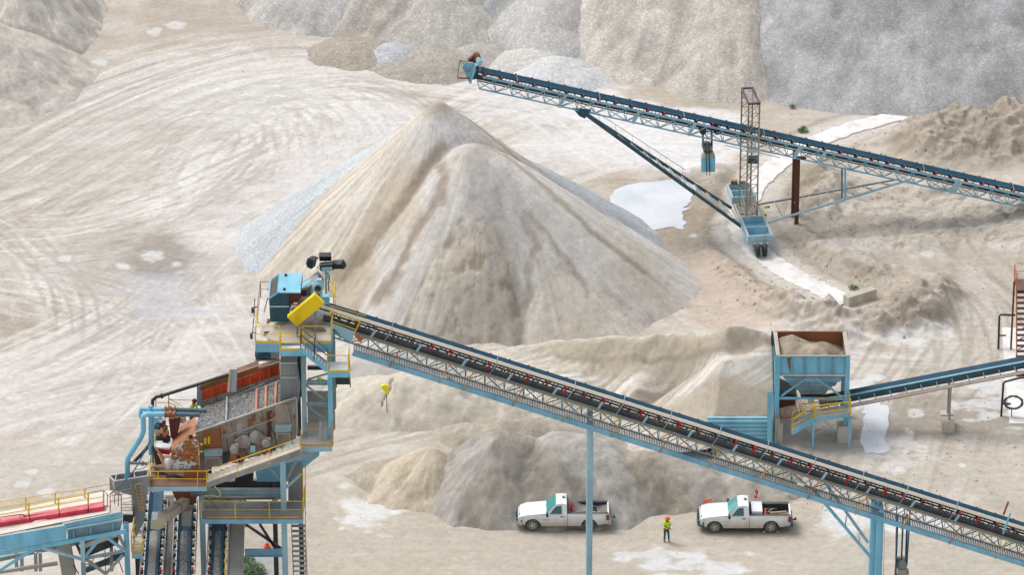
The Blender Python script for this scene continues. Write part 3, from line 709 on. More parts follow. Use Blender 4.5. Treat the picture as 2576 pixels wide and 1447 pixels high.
pile('sand_pile', 'eroded pale sand bank at the upper left corner with collapsed edges', [
    cone(40, -151, 7, 14, 5.8, 10, 10, top=0.2), cone(-40, 60, 4.6, 8, 7.2, 7, top=0.2), cone(120, 175, 1.3, 3.2, 2.4, 2.0, top=0.4), cone(40, 215, 1.2, 3.6, 3.2, 2.4, top=0.4), cone(-60, 245, 1.3, 4, 4.4, 2.6, top=0.3)],
    [C(214, 206, 194), C(212, 204, 192), C(214, 208, 200), C(216, 210, 200), C(210, 202, 188)], noise=0.5, rough=0.2, streak=0.2, seed=12)
# the ramp up to the hopper, as a surface through surveyed heights
def tps(pts, X, Y):
    p = np.array(pts, float); n = len(p)
    def U(r2): return np.where(r2 > 1e-9, r2*np.log(np.maximum(r2, 1e-9)), 0)
    K = U((p[:, None, 0]-p[None, :, 0])**2+(p[:, None, 1]-p[None, :, 1])**2)+np.eye(n)*0.4
    Pm = np.c_[np.ones(n), p[:, :2]]; A = np.block([[K, Pm], [Pm.T, np.zeros((3, 3))]]); w = np.linalg.solve(A, np.r_[p[:, 2], 0, 0, 0])
    Z = w[n]+w[n+1]*X+w[n+2]*Y
    for i in range(n): Z = Z+w[i]*U((X-p[i, 0])**2+(Y-p[i, 1])**2)
    return Z
ctl = [(860, 1050, -.3), (1000, 1030, -.1), (1150, 985, 0.3), (1300, 955, 0.8), (1450, 930, 1.6), (1600, 905, 2.6), (1750, 895, 3.8), (1850, 885, 4.6), (1930, 880, 5.2), (1945, 905, 5.2),
       (1300, 1010, 0.2), (1450, 1000, 0.8), (1600, 975, 1.8), (1700, 960, 3.0), (1800, 940, 4.0), (1900, 930, 4.8),
       (1400, 870, 1.4), (1500, 872, 2.3), (1600, 866, 3.0), (1700, 864, 3.6), (1780, 856, 4.6), (1840, 842, 5.4), (1900, 862, 5.2), (1250, 910, 0.9), (1100, 905, 0.7),
       (1350, 855, -.6), (1500, 838, -.6), (1650, 822, -.6), (1800, 795, -.6), (1930, 790, -.6), (1100, 860, -.6), (1960, 800, -0.6),
       (1500, 1050, -.6), (1650, 1040, 0.2), (1720, 1010, 1.6), (1790, 1054, 2.0), (1860, 1052, 2.0), (1925, 1050, 2.0), (1850, 1000, 3.2), (1920, 990, 3.4), (1770, 1075, 0.3), (1700, 1065, -.3), (1740, 985, 2.6), (1800, 985, 3.2),
       (850, 960, 0.2), (1940, 960, 4.4), (1300, 1090, -.9), (1000, 1090, -.9), (1500, 1100, -1), (1700, 1110, -1)]
WALLY = G(1860, 1052, 2.0)[1]; WALLX0 = P(1790, 1052, WALLY)[0]; WALLX1 = P(1930, 1052, WALLY)[0]
cw = [(G(u, v, z)[0], G(u, v, z)[1], z) for u, v, z in ctl]
X, Y = np.meshgrid(np.arange(-13, 17.6, 0.12, dtype=np.float32), np.arange(-26.6, -1, 0.13, dtype=np.float32))
Z = tps(cw, X, Y)
HOPX0 = P(1957, 897, -24)[0]
RD = [(860, 1085, 0), (1000, 1030, 0), (1150, 988, .3), (1300, 952, .8), (1480, 924, 1.9), (1700, 905, 3.4), (1880, 884, 4.9), (1945, 880, 5.1), (1945, 912, 5.1), (1880, 928, 4.7), (1780, 948, 3.7), (1690, 990, 2.3), (1560, 1010, 1.4), (1400, 1045, .4), (1150, 1085, 0)]; RM = sstep(-0.5, 0.5, sdist(X, Y, [tuple(G(*c_)[:2]) for c_ in RD]))
Z = Z+((fbm(X*0.7, Y*0.7, 5, 3)-0.5)*0.6+(0.42-np.abs(fbm(X*0.5, Y*0.5, 4, 7)-0.5)*2)*0.35)*(1-0.9*RM)
bk = np.clip(1.95+0.62*(Y-WALLY), 0, 4.9)*sstep(WALLX0-6.0, WALLX0+2.0, X); dW = Y-WALLY; inW = sstep(WALLX0-1.0, WALLX0+0.2, X); Z = np.where(dW < 4.5, np.maximum(Z, bk), Z); lim = 1.9+0.95*np.clip(dW, 0, 99); Z = np.where(inW > 0, np.minimum(Z, lim*inW+9*(1-inW)), Z)
CR = [(1300, 880, .9), (1400, 868, 1.6), (1500, 870, 2.3), (1600, 862, 3.1), (1700, 864, 3.5), (1780, 855, 4.5), (1840, 843, 5.2), (1900, 856, 5.1), (1960, 862, 5.0)]; cw_ = [tuple(G(*c_)) for c_ in CR]
yc_ = np.interp(X, [c_[0] for c_ in cw_], [c_[1] for c_ in cw_]); zc_ = np.interp(X, [c_[0] for c_ in cw_], [c_[2] for c_ in cw_]); Z = np.where(X > cw_[0][0], np.minimum(Z, zc_+0.25+0.25*np.sin(X*1.3)-np.clip(Y-yc_, 0, 99)*0.75), Z)
brm = np.exp(-((Y-yc_+0.3)/0.9)**2)*(0.25+0.75*fbm(X*0.45, Y*0.2, 3, 9))*sstep(cw_[0][0]-2, cw_[0][0]+3, X); Z = Z+0.75*brm-0.3*np.exp(-((Y-yc_+2.6)/1.3)**2)*sstep(cw_[0][0], cw_[0][0]+4, X)
TOE = sstep(0.25, 0.05, np.abs(Y-yc_+1.55+(fbm(X*0.8, Y*0.3, 3, 2)-.5)*.5))*sstep(cw_[0][0]-2, cw_[0][0]+2, X); edge = np.minimum((X+13)/4, 1.0); Z = Z*np.clip(edge, 0, 1)-0.3*(1-np.clip(edge, 0, 1)); OUT = (X > HOPX0-0.15) | ((X > WALLX0) & (Y < WALLY+0.05))
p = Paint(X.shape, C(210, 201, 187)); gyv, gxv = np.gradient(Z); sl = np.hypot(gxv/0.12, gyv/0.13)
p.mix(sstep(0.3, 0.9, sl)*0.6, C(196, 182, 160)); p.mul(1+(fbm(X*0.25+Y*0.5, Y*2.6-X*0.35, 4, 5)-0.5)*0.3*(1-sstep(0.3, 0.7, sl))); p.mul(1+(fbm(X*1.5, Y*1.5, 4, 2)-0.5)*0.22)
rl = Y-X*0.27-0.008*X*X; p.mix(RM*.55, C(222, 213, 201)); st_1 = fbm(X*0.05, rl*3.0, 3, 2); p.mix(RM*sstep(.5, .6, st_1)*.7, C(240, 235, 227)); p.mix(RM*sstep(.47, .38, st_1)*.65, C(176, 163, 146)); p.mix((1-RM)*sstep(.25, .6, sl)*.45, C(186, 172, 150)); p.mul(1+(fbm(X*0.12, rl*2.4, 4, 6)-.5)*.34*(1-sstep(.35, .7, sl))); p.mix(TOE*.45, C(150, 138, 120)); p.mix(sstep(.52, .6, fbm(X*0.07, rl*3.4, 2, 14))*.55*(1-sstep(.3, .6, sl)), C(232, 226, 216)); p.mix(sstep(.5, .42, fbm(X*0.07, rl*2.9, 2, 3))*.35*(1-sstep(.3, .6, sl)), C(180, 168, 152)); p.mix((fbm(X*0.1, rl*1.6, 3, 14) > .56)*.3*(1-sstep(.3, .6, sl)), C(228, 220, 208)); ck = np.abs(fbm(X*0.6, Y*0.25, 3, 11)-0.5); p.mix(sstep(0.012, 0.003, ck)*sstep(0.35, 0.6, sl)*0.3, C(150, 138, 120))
tr = blur((fbm(X*0.2, Y*3.2+X*0.6, 3, 9) > 0.6)*1.0, 1, 1); p.mix(tr*0.35*(1-sstep(0.25, 0.5, sl)), C(224, 216, 206))
gx_, gy_ = G(1880, 862, 5)[:2]; p.mix(sstep(1.6, 0.9, np.hypot(X-gx_, (Y-gy_))+(fbm(X, Y, 3, 2)-.5)*1.5)*0.8, C(158, 148, 134))
keep = (Z > 0) & ~OUT; Z = np.where(OUT, -0.3, Z)
o = grid_mesh('ramp', X, Y, np.maximum(Z, -0.2), p.c, 'sand', keep); tag(o, kind='structure')
RX, RY, RZ = X, Y, Z
pile('sand_pile', 'low cracked sand bank below the left part of the long conveyor', [
    cone(1010, 945, 2.3, 5.5, 8, 2.9, 3.6, top=0.35), cone(930, 1000, 1.1, 2.6, 3.4, 1.2, 2.0, top=0.4), cone(1150, 955, 1.4, 4, 5, 1.6, 3, top=0.4)], [C(206, 197, 180), C(194, 182, 162), C(202, 192, 176)], noise=0.4, rough=0.25, streak=0.1, seed=2,
    extra=lambda X, Y, H, p, D, A, who: crack(X, Y, crack(X, Y, H, p, [(985, 960, 2), (975, 1010, 1), (962, 1050, .3)], 0.18, 0.25, C(110, 100, 88), 0.9), p, [(1140, 945, 1.6), (1128, 985, 1), (1120, 1010, .5)], 0.18, 0.25, C(110, 100, 88), 0.9))
pile('sand_pile', 'pale grey sand spilled behind the stair tower next to the long conveyor', [cone(960, 870, 2.4, 6, 9, 3.4, 5, top=0.2)], [C(196, 190, 182)], noise=0.2, rough=0.12, streak=0.1, seed=5)
def dark_extra(X, Y, H, p, D, A, who):
    nb = fbm(X*0.25, Y*0.3, 4, 6); p.mix(sstep(0.5, 0.68, nb)*0.6, C(186, 180, 172)); p.mix(sstep(0.48, 0.32, nb)*0.55, C(146, 136, 122))
    return H
pile('sand_pile', 'broad dark grey brown sand pile directly behind the two pickups', [
    cone(1240, 1085, 4.1, 3.6, 7.0, 5.0, 4, top=0.3), cone(1400, 1100, 3.8, 6, 6.5, 4.5, 4, top=0.35), cone(1490, 1140, 2.8, 4, 4.5, 3.4, 4, top=0.15), cone(1620, 1140, 2.6, 5, 6, 3.2, 3, top=0.3), cone(1290, 1052, 1.5, 4, 6, 2.0, 2, top=0.3), cone(1800, 1190, 1.2, 4, 5, 2.0, 3, top=0.4)],
    [C(174, 168, 160), C(178, 172, 164), C(170, 165, 159), C(164, 153, 138), C(178, 168, 152), C(180, 170, 154)], noise=0.5, rough=0.34, streak=0.14, seed=7, extra=dark_extra, warp=1.0)
pile('sand_pile', 'small pale yellowish sand cone at the left end of the dark pile', [
    cone(1090, 1125, 2.7, 4.2, 2.4, 3.6, 3, top=0.15), cone(1010, 1172, 1.0, 2.8, 3.0, 1.6, 2, top=0.3)], [C(202, 188, 164), C(176, 164, 146)], noise=0.6, rough=0.25, streak=0.25, seed=9)
# ================================================================== coordinates read off enlarged crops of the photograph
def zf(ox, oy, s): return lambda x, y: ((ox+x/s)/1.5497, (oy+y/s)/1.5497)
Z1 = zf(900, 940, 2.893); Z2 = zf(450, 1350, 2.4116); Z3 = zf(0, 1780, 3.1314); Z4 = zf(500, 1780, 2.8622)
Z5 = zf(1750, 180, 3.146); Z6 = zf(2500, 300, 2.0675); Z7 = zf(3200, 450, 3.216); Z8 = zf(2700, 1250, 2.631)
Z9 = zf(3300, 1000, 1.929); ZV = zf(3100, 1750, 2.888); ZW = zf(1270, 1150, 3.215); ZT = zf(1950, 1850, 4.824); ZU = zf(2500, 1850, 3.963)
def PP(u, v, org, hd):
    """point seen at (u,v) on the vertical plane through org with horizontal direction hd"""
    nrm = Vector((-hd[1], hd[0], 0)); d = ray(u, v); return CAM+d*((Vector(org)-CAM).dot(nrm)/d.dot(nrm))
class Frame:
    def __init__(s, A, B):
        s.A = Vector(A); s.B = Vector(B); s.t = (s.B-s.A).normalized(); s.L = (s.B-s.A).length
        s.sd = Vector((-s.t.y, s.t.x, 0)).normalized(); s.nv = s.t.cross(s.sd).normalized()
        if s.nv.z < 0: s.nv = -s.nv
    def __call__(s, a, y, n): return s.A+s.t*a+s.sd*y+s.nv*n
    def s_of(s, u):  # distance along the frame of the point seen in photo column u
        lo, hi = -20.0, s.L+20
        for _ in range(40):
            m_ = (lo+hi)/2; p = s(m_, 0, 0)-CAM; uu = W0/2+p.x/p.dot(FWD)/HALF*W0/2
            if (uu < u) == (s.t.x > 0): lo = m_
            else: hi = m_
        return (lo+hi)/2
def belt_mesh(F, s0, s1, w, wing, flat=0.2, th=0.03, seg=1):
    pr = [(-w, wing), (-flat, 0), (flat, 0), (w, wing)]; mb = MB(); vs = []
    for i in range(seg+1):
        a = s0+(s1-s0)*i/seg
        for y, n in pr: vs.append(F(a, y, n))
        for y, n in pr[::-1]: vs.append(F(a, y, n-th))
    fs = []
    for i in range(seg):
        for k in range(8): fs.append((i*8+k, i*8+(k+1) % 8, i*8+8+(k+1) % 8, i*8+8+k))
    fs += [tuple(range(7, -1, -1)), tuple(range(seg*8, seg*8+8))]
    return mb.add(vs, fs)
def sand_load(F, s0, s1, w, h0, h1, step=0.25, seed=1):
    rs = random.Random(seed); mb = MB(); vs = []; n = max(2, int((s1-s0)/step))
    for i in range(n+1):
        a = s0+(s1-s0)*i/n; k = rs.uniform(0.8, 1.15)
        for y, h in ((-w, h0), (-w*0.5, h0+(h1-h0)*0.75), (0, h1), (w*0.5, h0+(h1-h0)*0.75), (w, h0)): vs.append(F(a, y, h0+(h-h0)*k))
    fs = [(i*5+k, i*5+k+1, i*5+6+k, i*5+5+k) for i in range(n) for k in range(4)]
    return mb.add(vs, fs, True)
def idler(F, a, w, root, m='red_idler', lo=-0.3, hi=0.24):
    mb = MB()
    mb.beam(F(a, -w-0.08, lo*0.35), F(a, w+0.08, lo*0.35), 0.08, 0.06)
    for k in (-1, 1):
        y = k*(w+0.07)
        mb.tube([F(a, y, lo), F(a, y, lo*0.6), F(a, y, lo*0.1), F(a, y, hi*0.35), F(a, y, hi*0.8), F(a, y, hi)], [0.05, 0.085, 0.06, 0.07, 0.085, 0.05], 8)
    o = mb.build('idler', m, root)
    r = MB()
    r.tube([F(a, -0.2, -0.1), F(a, 0.2, -0.1)], 0.065, 8); r.tube([F(a, -0.22, -0.1), F(a, -w, 0.13)], 0.065, 8); r.tube([F(a, 0.22, -0.1), F(a, w, 0.13)], 0.065, 8)
    r.build('roller', 'dark_steel', o); return o
def idlers(F, s0, step, n, w, root, reds, lo=-0.3, hi=0.24):
    protos = {}
    for i in range(n):
        m = 'red_idler' if i in reds else 'brown_idler'; a = s0+i*step
        if m not in protos: protos[m] = (idler(F, a, w, root, m, lo, hi), a)
        else: copy_tree(protos[m][0], root, F.t*(a-protos[m][1]))
def truss_side(F, s0, s1, y, nt, nb, panel, c=0.09, d=0.055, lean=0.25, vertical=False):
    mb = MB(); mb.beam(F(s0, y, nt), F(s1, y, nt), c, c*1.3); mb.beam(F(s0, y, nb), F(s1, y, nb), c, c)
    n = int((s1-s0)/panel)
    for i in range(n):
        a = s0+i*panel
        mb.beam(F(a, y, nb+c/2), F(a+panel*(1-lean), y, nt-c/2), d, d)
        mb.beam(F(a+panel*(1-lean), y, nt-c/2), F(a+panel, y, nb+c/2), d, d)
    return mb
def lacing(F, s0, s1, y0, y1, n_, panel, w=0.05):
    mb = MB(); n = int((s1-s0)/panel)
    for i in range(n):
        a = s0+i*panel; mb.beam(F(a, y0, n_), F(a, y1, n_), w, w)
        mb.beam(F(a, y0 if i % 2 else y1, n_), F(a+panel, y1 if i % 2 else y0, n_), w*0.8, w*0.8)
    return mb
def handrail(F, s0, s1, y, n0, posts, h=1.07, r=0.028, vert=True, mid=(0.5,), toe=None):
    """rails parallel to the frame; posts at the listed distances"""
    mb = MB(); mb.tube([F(s0, y, n0+h), F(s1, y, n0+h)], r, 6)
    for k in mid: mb.tube([F(s0, y, n0+h*k), F(s1, y, n0+h*k)], r*0.85, 6)
    for a in posts: mb.beam(F(a, y, n0-0.15), F(a, y, n0+h), r*2.1, r*2.1)
    if toe: mb.beam(F(s0, y, n0+0.06), F(s1, y, n0+0.06), 0.015, 0.1)
    return mb
def rail3(mb, pts, h=1.07, r=0.028, posts=None, mid=True, toe=False):
    """guard rail standing on a polyline of floor points"""
    pts = [Vector(p) for p in pts]; z = Vector((0, 0, h))
    mb.tube([p+z for p in pts], r, 6)
    if mid: mb.tube([p+z*0.52 for p in pts], r*0.85, 6)
    for i, p in enumerate(pts): mb.beam(p, p+z, r*2.1, r*2.1)
    for i in range(len(pts)-1):
        L = (pts[i+1]-pts[i]).length; n = max(1, round(L/(posts or 1.6)))
        for k in range(1, n): q = pts[i].lerp(pts[i+1], k/n); mb.beam(q, q+z, r*2.1, r*2.1)
        if toe: mb.beam(pts[i]+Vector((0, 0, 0.07)), pts[i+1]+Vector((0, 0, 0.07)), 0.02, 0.12)
    return mb
def grating(F, s0, s1, y0, y1, n_, step=0.16, t=0.03):
    mb = MB(); mb.beam(F(s0, y0, n_), F(s1, y0, n_), 0.04, 0.05); mb.beam(F(s0, y1, n_), F(s1, y1, n_), 0.04, 0.05)
    for i in range(int((s1-s0)/step)): a = s0+i*step; mb.beam(F(a, y0, n_), F(a, y1, n_), 0.05, t)
    for k in range(1, 5): y = y0+(y1-y0)*k/5; mb.beam(F(s0, y, n_-0.012), F(s1, y, n_-0.012), 0.035, 0.02)
    return mb
m, n, b = new_mat('sand_load'); b.inputs['Base Color'].default_value = rgb(206, 194, 176, 0.85); b.inputs['Roughness'].default_value = 0.95
m, n, b = new_mat('gravel_load'); geo = N(n, 'ShaderNodeNewGeometry'); v = N(n, 'ShaderNodeTexVoronoi', Scale=17.0); n.links.new(geo.outputs['Position'], v.inputs['Vector'])
sp = N(n, 'ShaderNodeSeparateColor'); n.links.new(v.outputs['Color'], sp.inputs[0]); n.links.new(ramp(n, sp.outputs[0], [(0, rgb(88, 90, 92)), (0.6, rgb(124, 124, 122)), (1, rgb(165, 165, 160))]), b.inputs['Base Color'])
bp = N(n, 'ShaderNodeBump', Strength=0.5, Distance=0.03); n.links.new(v.outputs['Distance'], bp.inputs['Height']); n.links.new(bp.outputs[0], b.inputs['Normal']); b.inputs['Roughness'].default_value = 0.9
# ================================================================== 1. long foreground conveyor
YC = -47.5
a0 = P(822, 762, YC+0.5); b0 = P(2640, 1338, YC+0.5); a0.y = b0.y = YC; a0.z -= 0.22; b0.z -= 0.22
F = Frame(a0, b0); FG = F; Lf = F.L
lc = thing('belt_conveyor', 'longest conveyor, blue truss with rusty handrail sloping down from the screening tower past both pickups', 'conveyor', (F(Lf*0.37, 0, 0).x, YC, 0))
belt_mesh(F, -0.9, Lf, 0.56, 0.24).build('belt', 'belt', lc)
sand_load(F, -0.4, Lf, 0.32, 0.07, 0.17).build('sand_load', 'sand_load', lc)
MB().beam(F(0, 0, -0.62), F(Lf, 0, -0.62), 1.05, 0.03).build('return_belt', 'belt_return', lc)
reds = {0, 3, 7, 11, 15, 16, 17, 19, 23, 24, 27, 30, 31, 33, 34}
s48 = F.s_of(1088); st = (F.s_of(1518)-s48)/9
k0 = int((s48-F.s_of(850))/st); idlers(F, s48-k0*st, st, int((Lf-s48+k0*st)/st), 0.58, lc, {k0-0, k0-5, k0+3, k0+5, k0+7, k0+9, k0+11, k0+13, k0+16, k0+17, k0+19, k0+20, k0+22, k0+24, k0+25, k0+28, k0+29, k0+1})
# stringers that carry the idlers, then the truss with its two sides
mb = MB()
for y in (-0.66, 0.66): mb.beam(F(0, y, -0.33), F(Lf, y, -0.33), 0.06, 0.12)
for i in range(int(Lf/0.58)):
    a = i*0.58+0.1; mb.beam(F(a, -0.66, -0.33), F(a+0.35, 0.66, -0.33), 0.05, 0.05)
    if i % 2: mb.beam(F(a, 0.6, -0.33), F(a+0.5, 0.6, -0.95), 0.04, 0.04)
    else: mb.beam(F(a, 0.6, -0.95), F(a+0.5, 0.6, -0.33), 0.04, 0.04)
mb.build('stringer', 'dark_steel', lc)
mb = MB(); mb.beam(F(0, -0.78, -0.52), F(Lf, -0.78, -0.52), 0.16, 0.05); mb.beam(F(0, -0.85, -0.58), F(Lf, -0.85, -0.58), 0.02, 0.15)
mb.build('deck_channel', 'blue_dirty', lc)
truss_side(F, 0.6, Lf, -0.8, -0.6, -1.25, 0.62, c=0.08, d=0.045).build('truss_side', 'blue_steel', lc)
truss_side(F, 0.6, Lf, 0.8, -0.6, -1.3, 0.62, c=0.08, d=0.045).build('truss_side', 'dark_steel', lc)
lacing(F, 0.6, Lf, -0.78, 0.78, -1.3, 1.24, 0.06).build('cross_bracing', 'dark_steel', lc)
for y_, m_ in ((-0.74, 'blue_pale'),):
    for i in range(14):
        a = 3.0+i*2.9; mb = MB(); mb.beam(F(a, y_-0.02, -0.55), F(a+0.12, y_-0.02, 0.0), 0.05, 0.14); mb.build('bracket', 'blue_pale', lc)
# walkway, fascia and rusty handrail on the near side
grating(F, 2.2, Lf, -0.85, -1.7, -1.25).build('walkway', 'cable', lc)
mb = MB(); mb.channel(F(2.2, -1.72, -1.42), F(Lf, -1.72, -1.42), 0.07, 0.34, 1); mb.build('fascia', 'blue_steel', lc)
posts = [F.s_of(u) for u in (1007, 1131, 1190, 1315, 1440, 1562, 1684, 1807, 1929, 2055, 2175, 2290, 2410, 2526)]
handrail(F, F.s_of(905), Lf, -1.75, -1.25, [], 1.07, 0.025).build('handrail', 'yellow_rusty', lc)
for i, a in enumerate(posts):
    MB().beam(F(a+0.10, -1.78, -0.18), F(a-0.12, -1.78, -1.62), 0.06, 0.05).build('rail_post', 'yellow_rusty' if i % 3 else 'rust_orange', lc)
# white pull-cord brackets
for u in (978, 1242, 1437, 1560, 1678, 1802, 1921, 2040, 2160, 2271, 2396):
    a = F.s_of(u); mb = MB(); mb.beam(F(a-0.1, -0.72, -0.55), F(a+0.1, -0.7, 0.3), 0.06, 0.03); mb.beam(F(a+0.1, -0.7, 0.3), F(a, -0.55, 0.85), 0.05, 0.03)
    mb.build('cord_bracket', 'galvanised', lc)
# head end beyond the handrail: yellow rail, blue plates
hr = MB(); q = [ZW(40, 130), ZW(500, 265)]; A1, A2 = [P(*z, YC+0.2) for z in q]; hr.tube([A1, A2], 0.03, 6)
for k in (0.07, 0.8): pp = A1.lerp(A2, k); hr.beam(pp, pp-Vector((0.12, 0, 0.95)), 0.06, 0.05)
B1, B2 = P(*ZW(45, 215), YC-1.7), P(*ZW(430, 335), YC-1.7); hr.tube([B1, B2], 0.032, 6); C1, C2 = P(*ZW(60, 325), YC-1.7), P(*ZW(380, 440), YC-1.7); hr.tube([C1, C2], 0.03, 6)
hr.beam(B2, P(*ZW(350, 505), YC-1.7), 0.07, 0.05); hr.beam(P(*ZW(85, 165), YC-0.9), P(*ZW(50, 260), YC-1.7), 0.06, 0.05)
hr.build('handrail', 'yellow', lc, label='bright yellow handrail at the head end')
mb = MB(); mb.prism([(p.x, p.z) for p in (P(*ZW(50, 345), YC-1.74), P(*ZW(360, 470), YC-1.74), P(*ZW(320, 610), YC-1.74), P(*ZW(70, 400), YC-1.74))], YC-1.74, YC-1.68); mb.build('side_plate', 'blue_pale', lc); mb = MB()
mb.prism([(p.x, p.z) for p in (P(*ZW(90, 450), YC-0.8), P(*ZW(330, 600), YC-0.8), P(*ZW(250, 570), YC-0.8), P(*ZW(120, 500), YC-0.8))], YC-0.8, YC-0.74)
mb.build('side_plate', 'blue_pale', lc)
mb = MB(); mb.prism([(p.x, p.z) for p in (P(*ZW(360, 510), YC-1.8), P(*ZW(440, 600), YC-1.8), P(*ZW(470, 540), YC-1.8), P(*ZW(400, 490), YC-1.8))], YC-1.85, YC-1.8); mb.build('deflector_plate', 'rust_orange', lc)
# supports
c1 = P(1485, 1060, YC-0.9); r1 = 0.19
mb = MB(); mb.tube([(c1.x, YC-0.9, 0), (c1.x, YC-0.9, c1.z+0.1)], r1, 16); mb.tube([(c1.x, YC+0.75, 0), (c1.x, YC+0.75, c1.z+0.6)], r1, 16)
mb.lathe([(0.28, 0), (0.28, 0.04)], (c1.x, YC-0.9, 0.02)); mb.beam((c1.x, YC-1.1, c1.z+0.12), (c1.x, YC+0.95, c1.z+0.12), 0.3, 0.1); mb.build('support_column', 'blue_pale', lc)
for u, w_ in ((2203, .22),):
    c2 = P(2215, 1290, YC-0.9)
    mb = MB(); mb.tube([(c2.x, YC-0.9, 0), (c2.x, YC-0.9, c2.z)], 0.22, 16); mb.tube([(c2.x-0.25, YC+0.75, 0), (c2.x-0.25, YC+0.75, c2.z+0.3)], 0.22, 16)
    for k in range(3): mb.lathe([(0.235, 0), (0.235, 0.05)], (c2.x, YC-0.9, c2.z-1.2-k*1.9), n=16)
    mb.beam((c2.x, YC-1.2, c2.z+0.08), (c2.x, YC+0.95, c2.z+0.08), 0.4, 0.16); mb.build('support_column', 'blue_clean', lc)
    e = P(2045, 1232, YC-0.9); f = P(2192, 1405, YC-0.9)
    mb = MB(); mb.beam(e, f, 0.16, 0.16); mb.build('diagonal_brace', 'blue_clean', lc)
    mb = MB(); mb.beam(e+Vector((0.6, 1.65, 0.0)), f+Vector((-.1, 1.65, 0.2)), 0.16, 0.16)
    for k in (0.25, 0.55, 0.8): mb.beam(e.lerp(f, k), (e+Vector((0.6, 1.65, 0))).lerp(f+Vector((-.1, 1.65, 0.2)), k), 0.08, 0.08)
    mb.build('diagonal_brace', 'blue_pale', lc)
# take-up guides hanging under the belt
g = [P(*ZV(x, 790), YC+dy) for x, dy in ((1155, -0.5), (1215, -0.2), (1262, 0.5))]; mb = MB()
for p_ in g: mb.beam((p_.x, p_.y, 0), (p_.x, p_.y, p_.z+0.3), 0.1, 0.1)
mb.build('take_up_guide', 'teal_dark', lc)
pc = P(*ZV(1195, 1290), YC); mb = MB(); mb.lathe([(0.05, -0.35), (0.34, -0.34), (0.34, 0.34), (0.05, 0.35)], pc, (0, 1, 0), 20); mb.build('take_up_pulley', 'grey_steel', lc)
mb = MB()
for k in (-1, 1): mb.beam((pc.x+k*0.34, YC, pc.z), (pc.x+k*0.42, YC, pc.z+4.2), 0.03, 0.7, up=(0, 1, 0))
mb.build('take_up_belt', 'belt', lc)
mb = MB(); mb.box((pc.x+0.05, YC, pc.z-1.0), (0.85, 0.7, 0.9)); mb.box((pc.x+0.05, YC, pc.z-0.42), (0.5, 0.75, 0.25)); mb.build('counterweight', 'grey_dusty', lc)
mb = MB(); e1 = P(*ZV(2345, 745), YC+0.7); mb.beam(e1, P(*ZV(2400, 600), YC+0.7), 0.14, 0.1); mb.build('post', 'rust', lc)
mb = MB(); e1 = P(*ZV(2340, 960), YC-0.9); mb.beam(e1, P(*ZV(2425, 725), YC-0.9), 0.15, 0.08); mb.build('post', 'blue_steel', lc)
mb = MB(); q0 = P(*ZV(1010, 740), YC-1.5); mb.tube([q0, (q0.x+0.1, q0.y, 0)], 0.012, 5); mb.build('drop_cable', 'cable', lc)
nm = P(*ZV(62, 405), YC-1.78); mb = MB(); mb.beam(nm-Vector((0.22, 0, -0.07)), nm+Vector((0.22, 0, -0.07)), 0.01, 0.16); mb.build('name_plate', 'white_paint', lc)
for u in (1320, 1450, 1575, 1690): pass
# ================================================================== 2. radial stacker at the back
AZ = math.radians(7); HD = (math.cos(AZ), math.sin(AZ), 0)
MO = G(1882, 534, 1.1); MO.z = 0                      # middle of the mast base
SD = Vector((-HD[1], HD[0], 0)); HV = Vector(HD)
def PR(u, v, off=0.0): return PP(u, v, MO+SD*off, HD)
a1 = PR(1180, 161, 0.5)-SD*0.5-Vector((0, 0, 0.2)); b1 = PR(2640, 483, 0.5)-SD*0.5-Vector((0, 0, 0.2))
F = Frame(a1, b1); Lr = F.L
rk = thing('radial_stacker', 'rear radial stacker conveyor with a lattice mast, on twin tyres on the white concrete track', 'conveyor', MO)
belt_mesh(F, 0.3, Lr, 0.52, 0.20).build('belt', 'belt', rk)
mb = MB(); mb.beam(F(0.3, 0, -0.42), F(Lr, 0, -0.42), 0.95, 0.03); mb.build('return_belt', 'belt_return', rk)
sr = F.s_of(Z5(425, 0)[0]); stp = (F.s_of(Z5(2425, 0)[0])-sr)/10
nI = int((Lr-sr)/stp); rr_ = set()
for z_, xs_ in ((Z5, (425, 820, 2015, 2425)), (Z6, (40, 172, 565, 1090, 1605)), (Z7, (240, 645, 850, 1050, 1330, 1850, 2025, 2200, 2375, 2540))):
    for x_ in xs_: rr_.add(round((F.s_of(z_(x_, 0)[0])-sr)/stp))
idlers(F, sr, stp, nI, 0.56, rk, rr_, lo=-0.22, hi=0.22)
mb = MB()
for y in (-0.6, 0.6): mb.beam(F(0.6, y, -0.2), F(Lr, y, -0.2), 0.05, 0.05)
for i in range(int(Lr/0.58)):
    a = 0.8+i*0.58; mb.beam(F(a, -0.6, -0.22), F(a+0.4, 0.6, -0.22), 0.04, 0.04); mb.beam(F(a, -0.6, -0.2), F(a+0.3, -0.6, -0.02), 0.03, 0.03)
mb.build('stringer', 'dark_steel', rk)
truss_side(F, 0.9, Lr, -0.78, -0.06, -0.98, stp, c=0.09, d=0.05).build('truss_side', 'blue_steel', rk)
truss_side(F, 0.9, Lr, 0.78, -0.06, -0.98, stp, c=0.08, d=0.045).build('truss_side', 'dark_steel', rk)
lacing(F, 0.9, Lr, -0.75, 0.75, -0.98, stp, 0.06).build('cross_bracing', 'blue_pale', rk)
for u in (1416, 1601, 1741, 2006, 2068, 2399, 2408):
    a = F.s_of(u); MB().beam(F(a+0.12, -0.84, -0.0), F(a-0.12, -0.84, -1.05), 0.04, 0.26).build('splice_plate', 'blue_pale', rk)
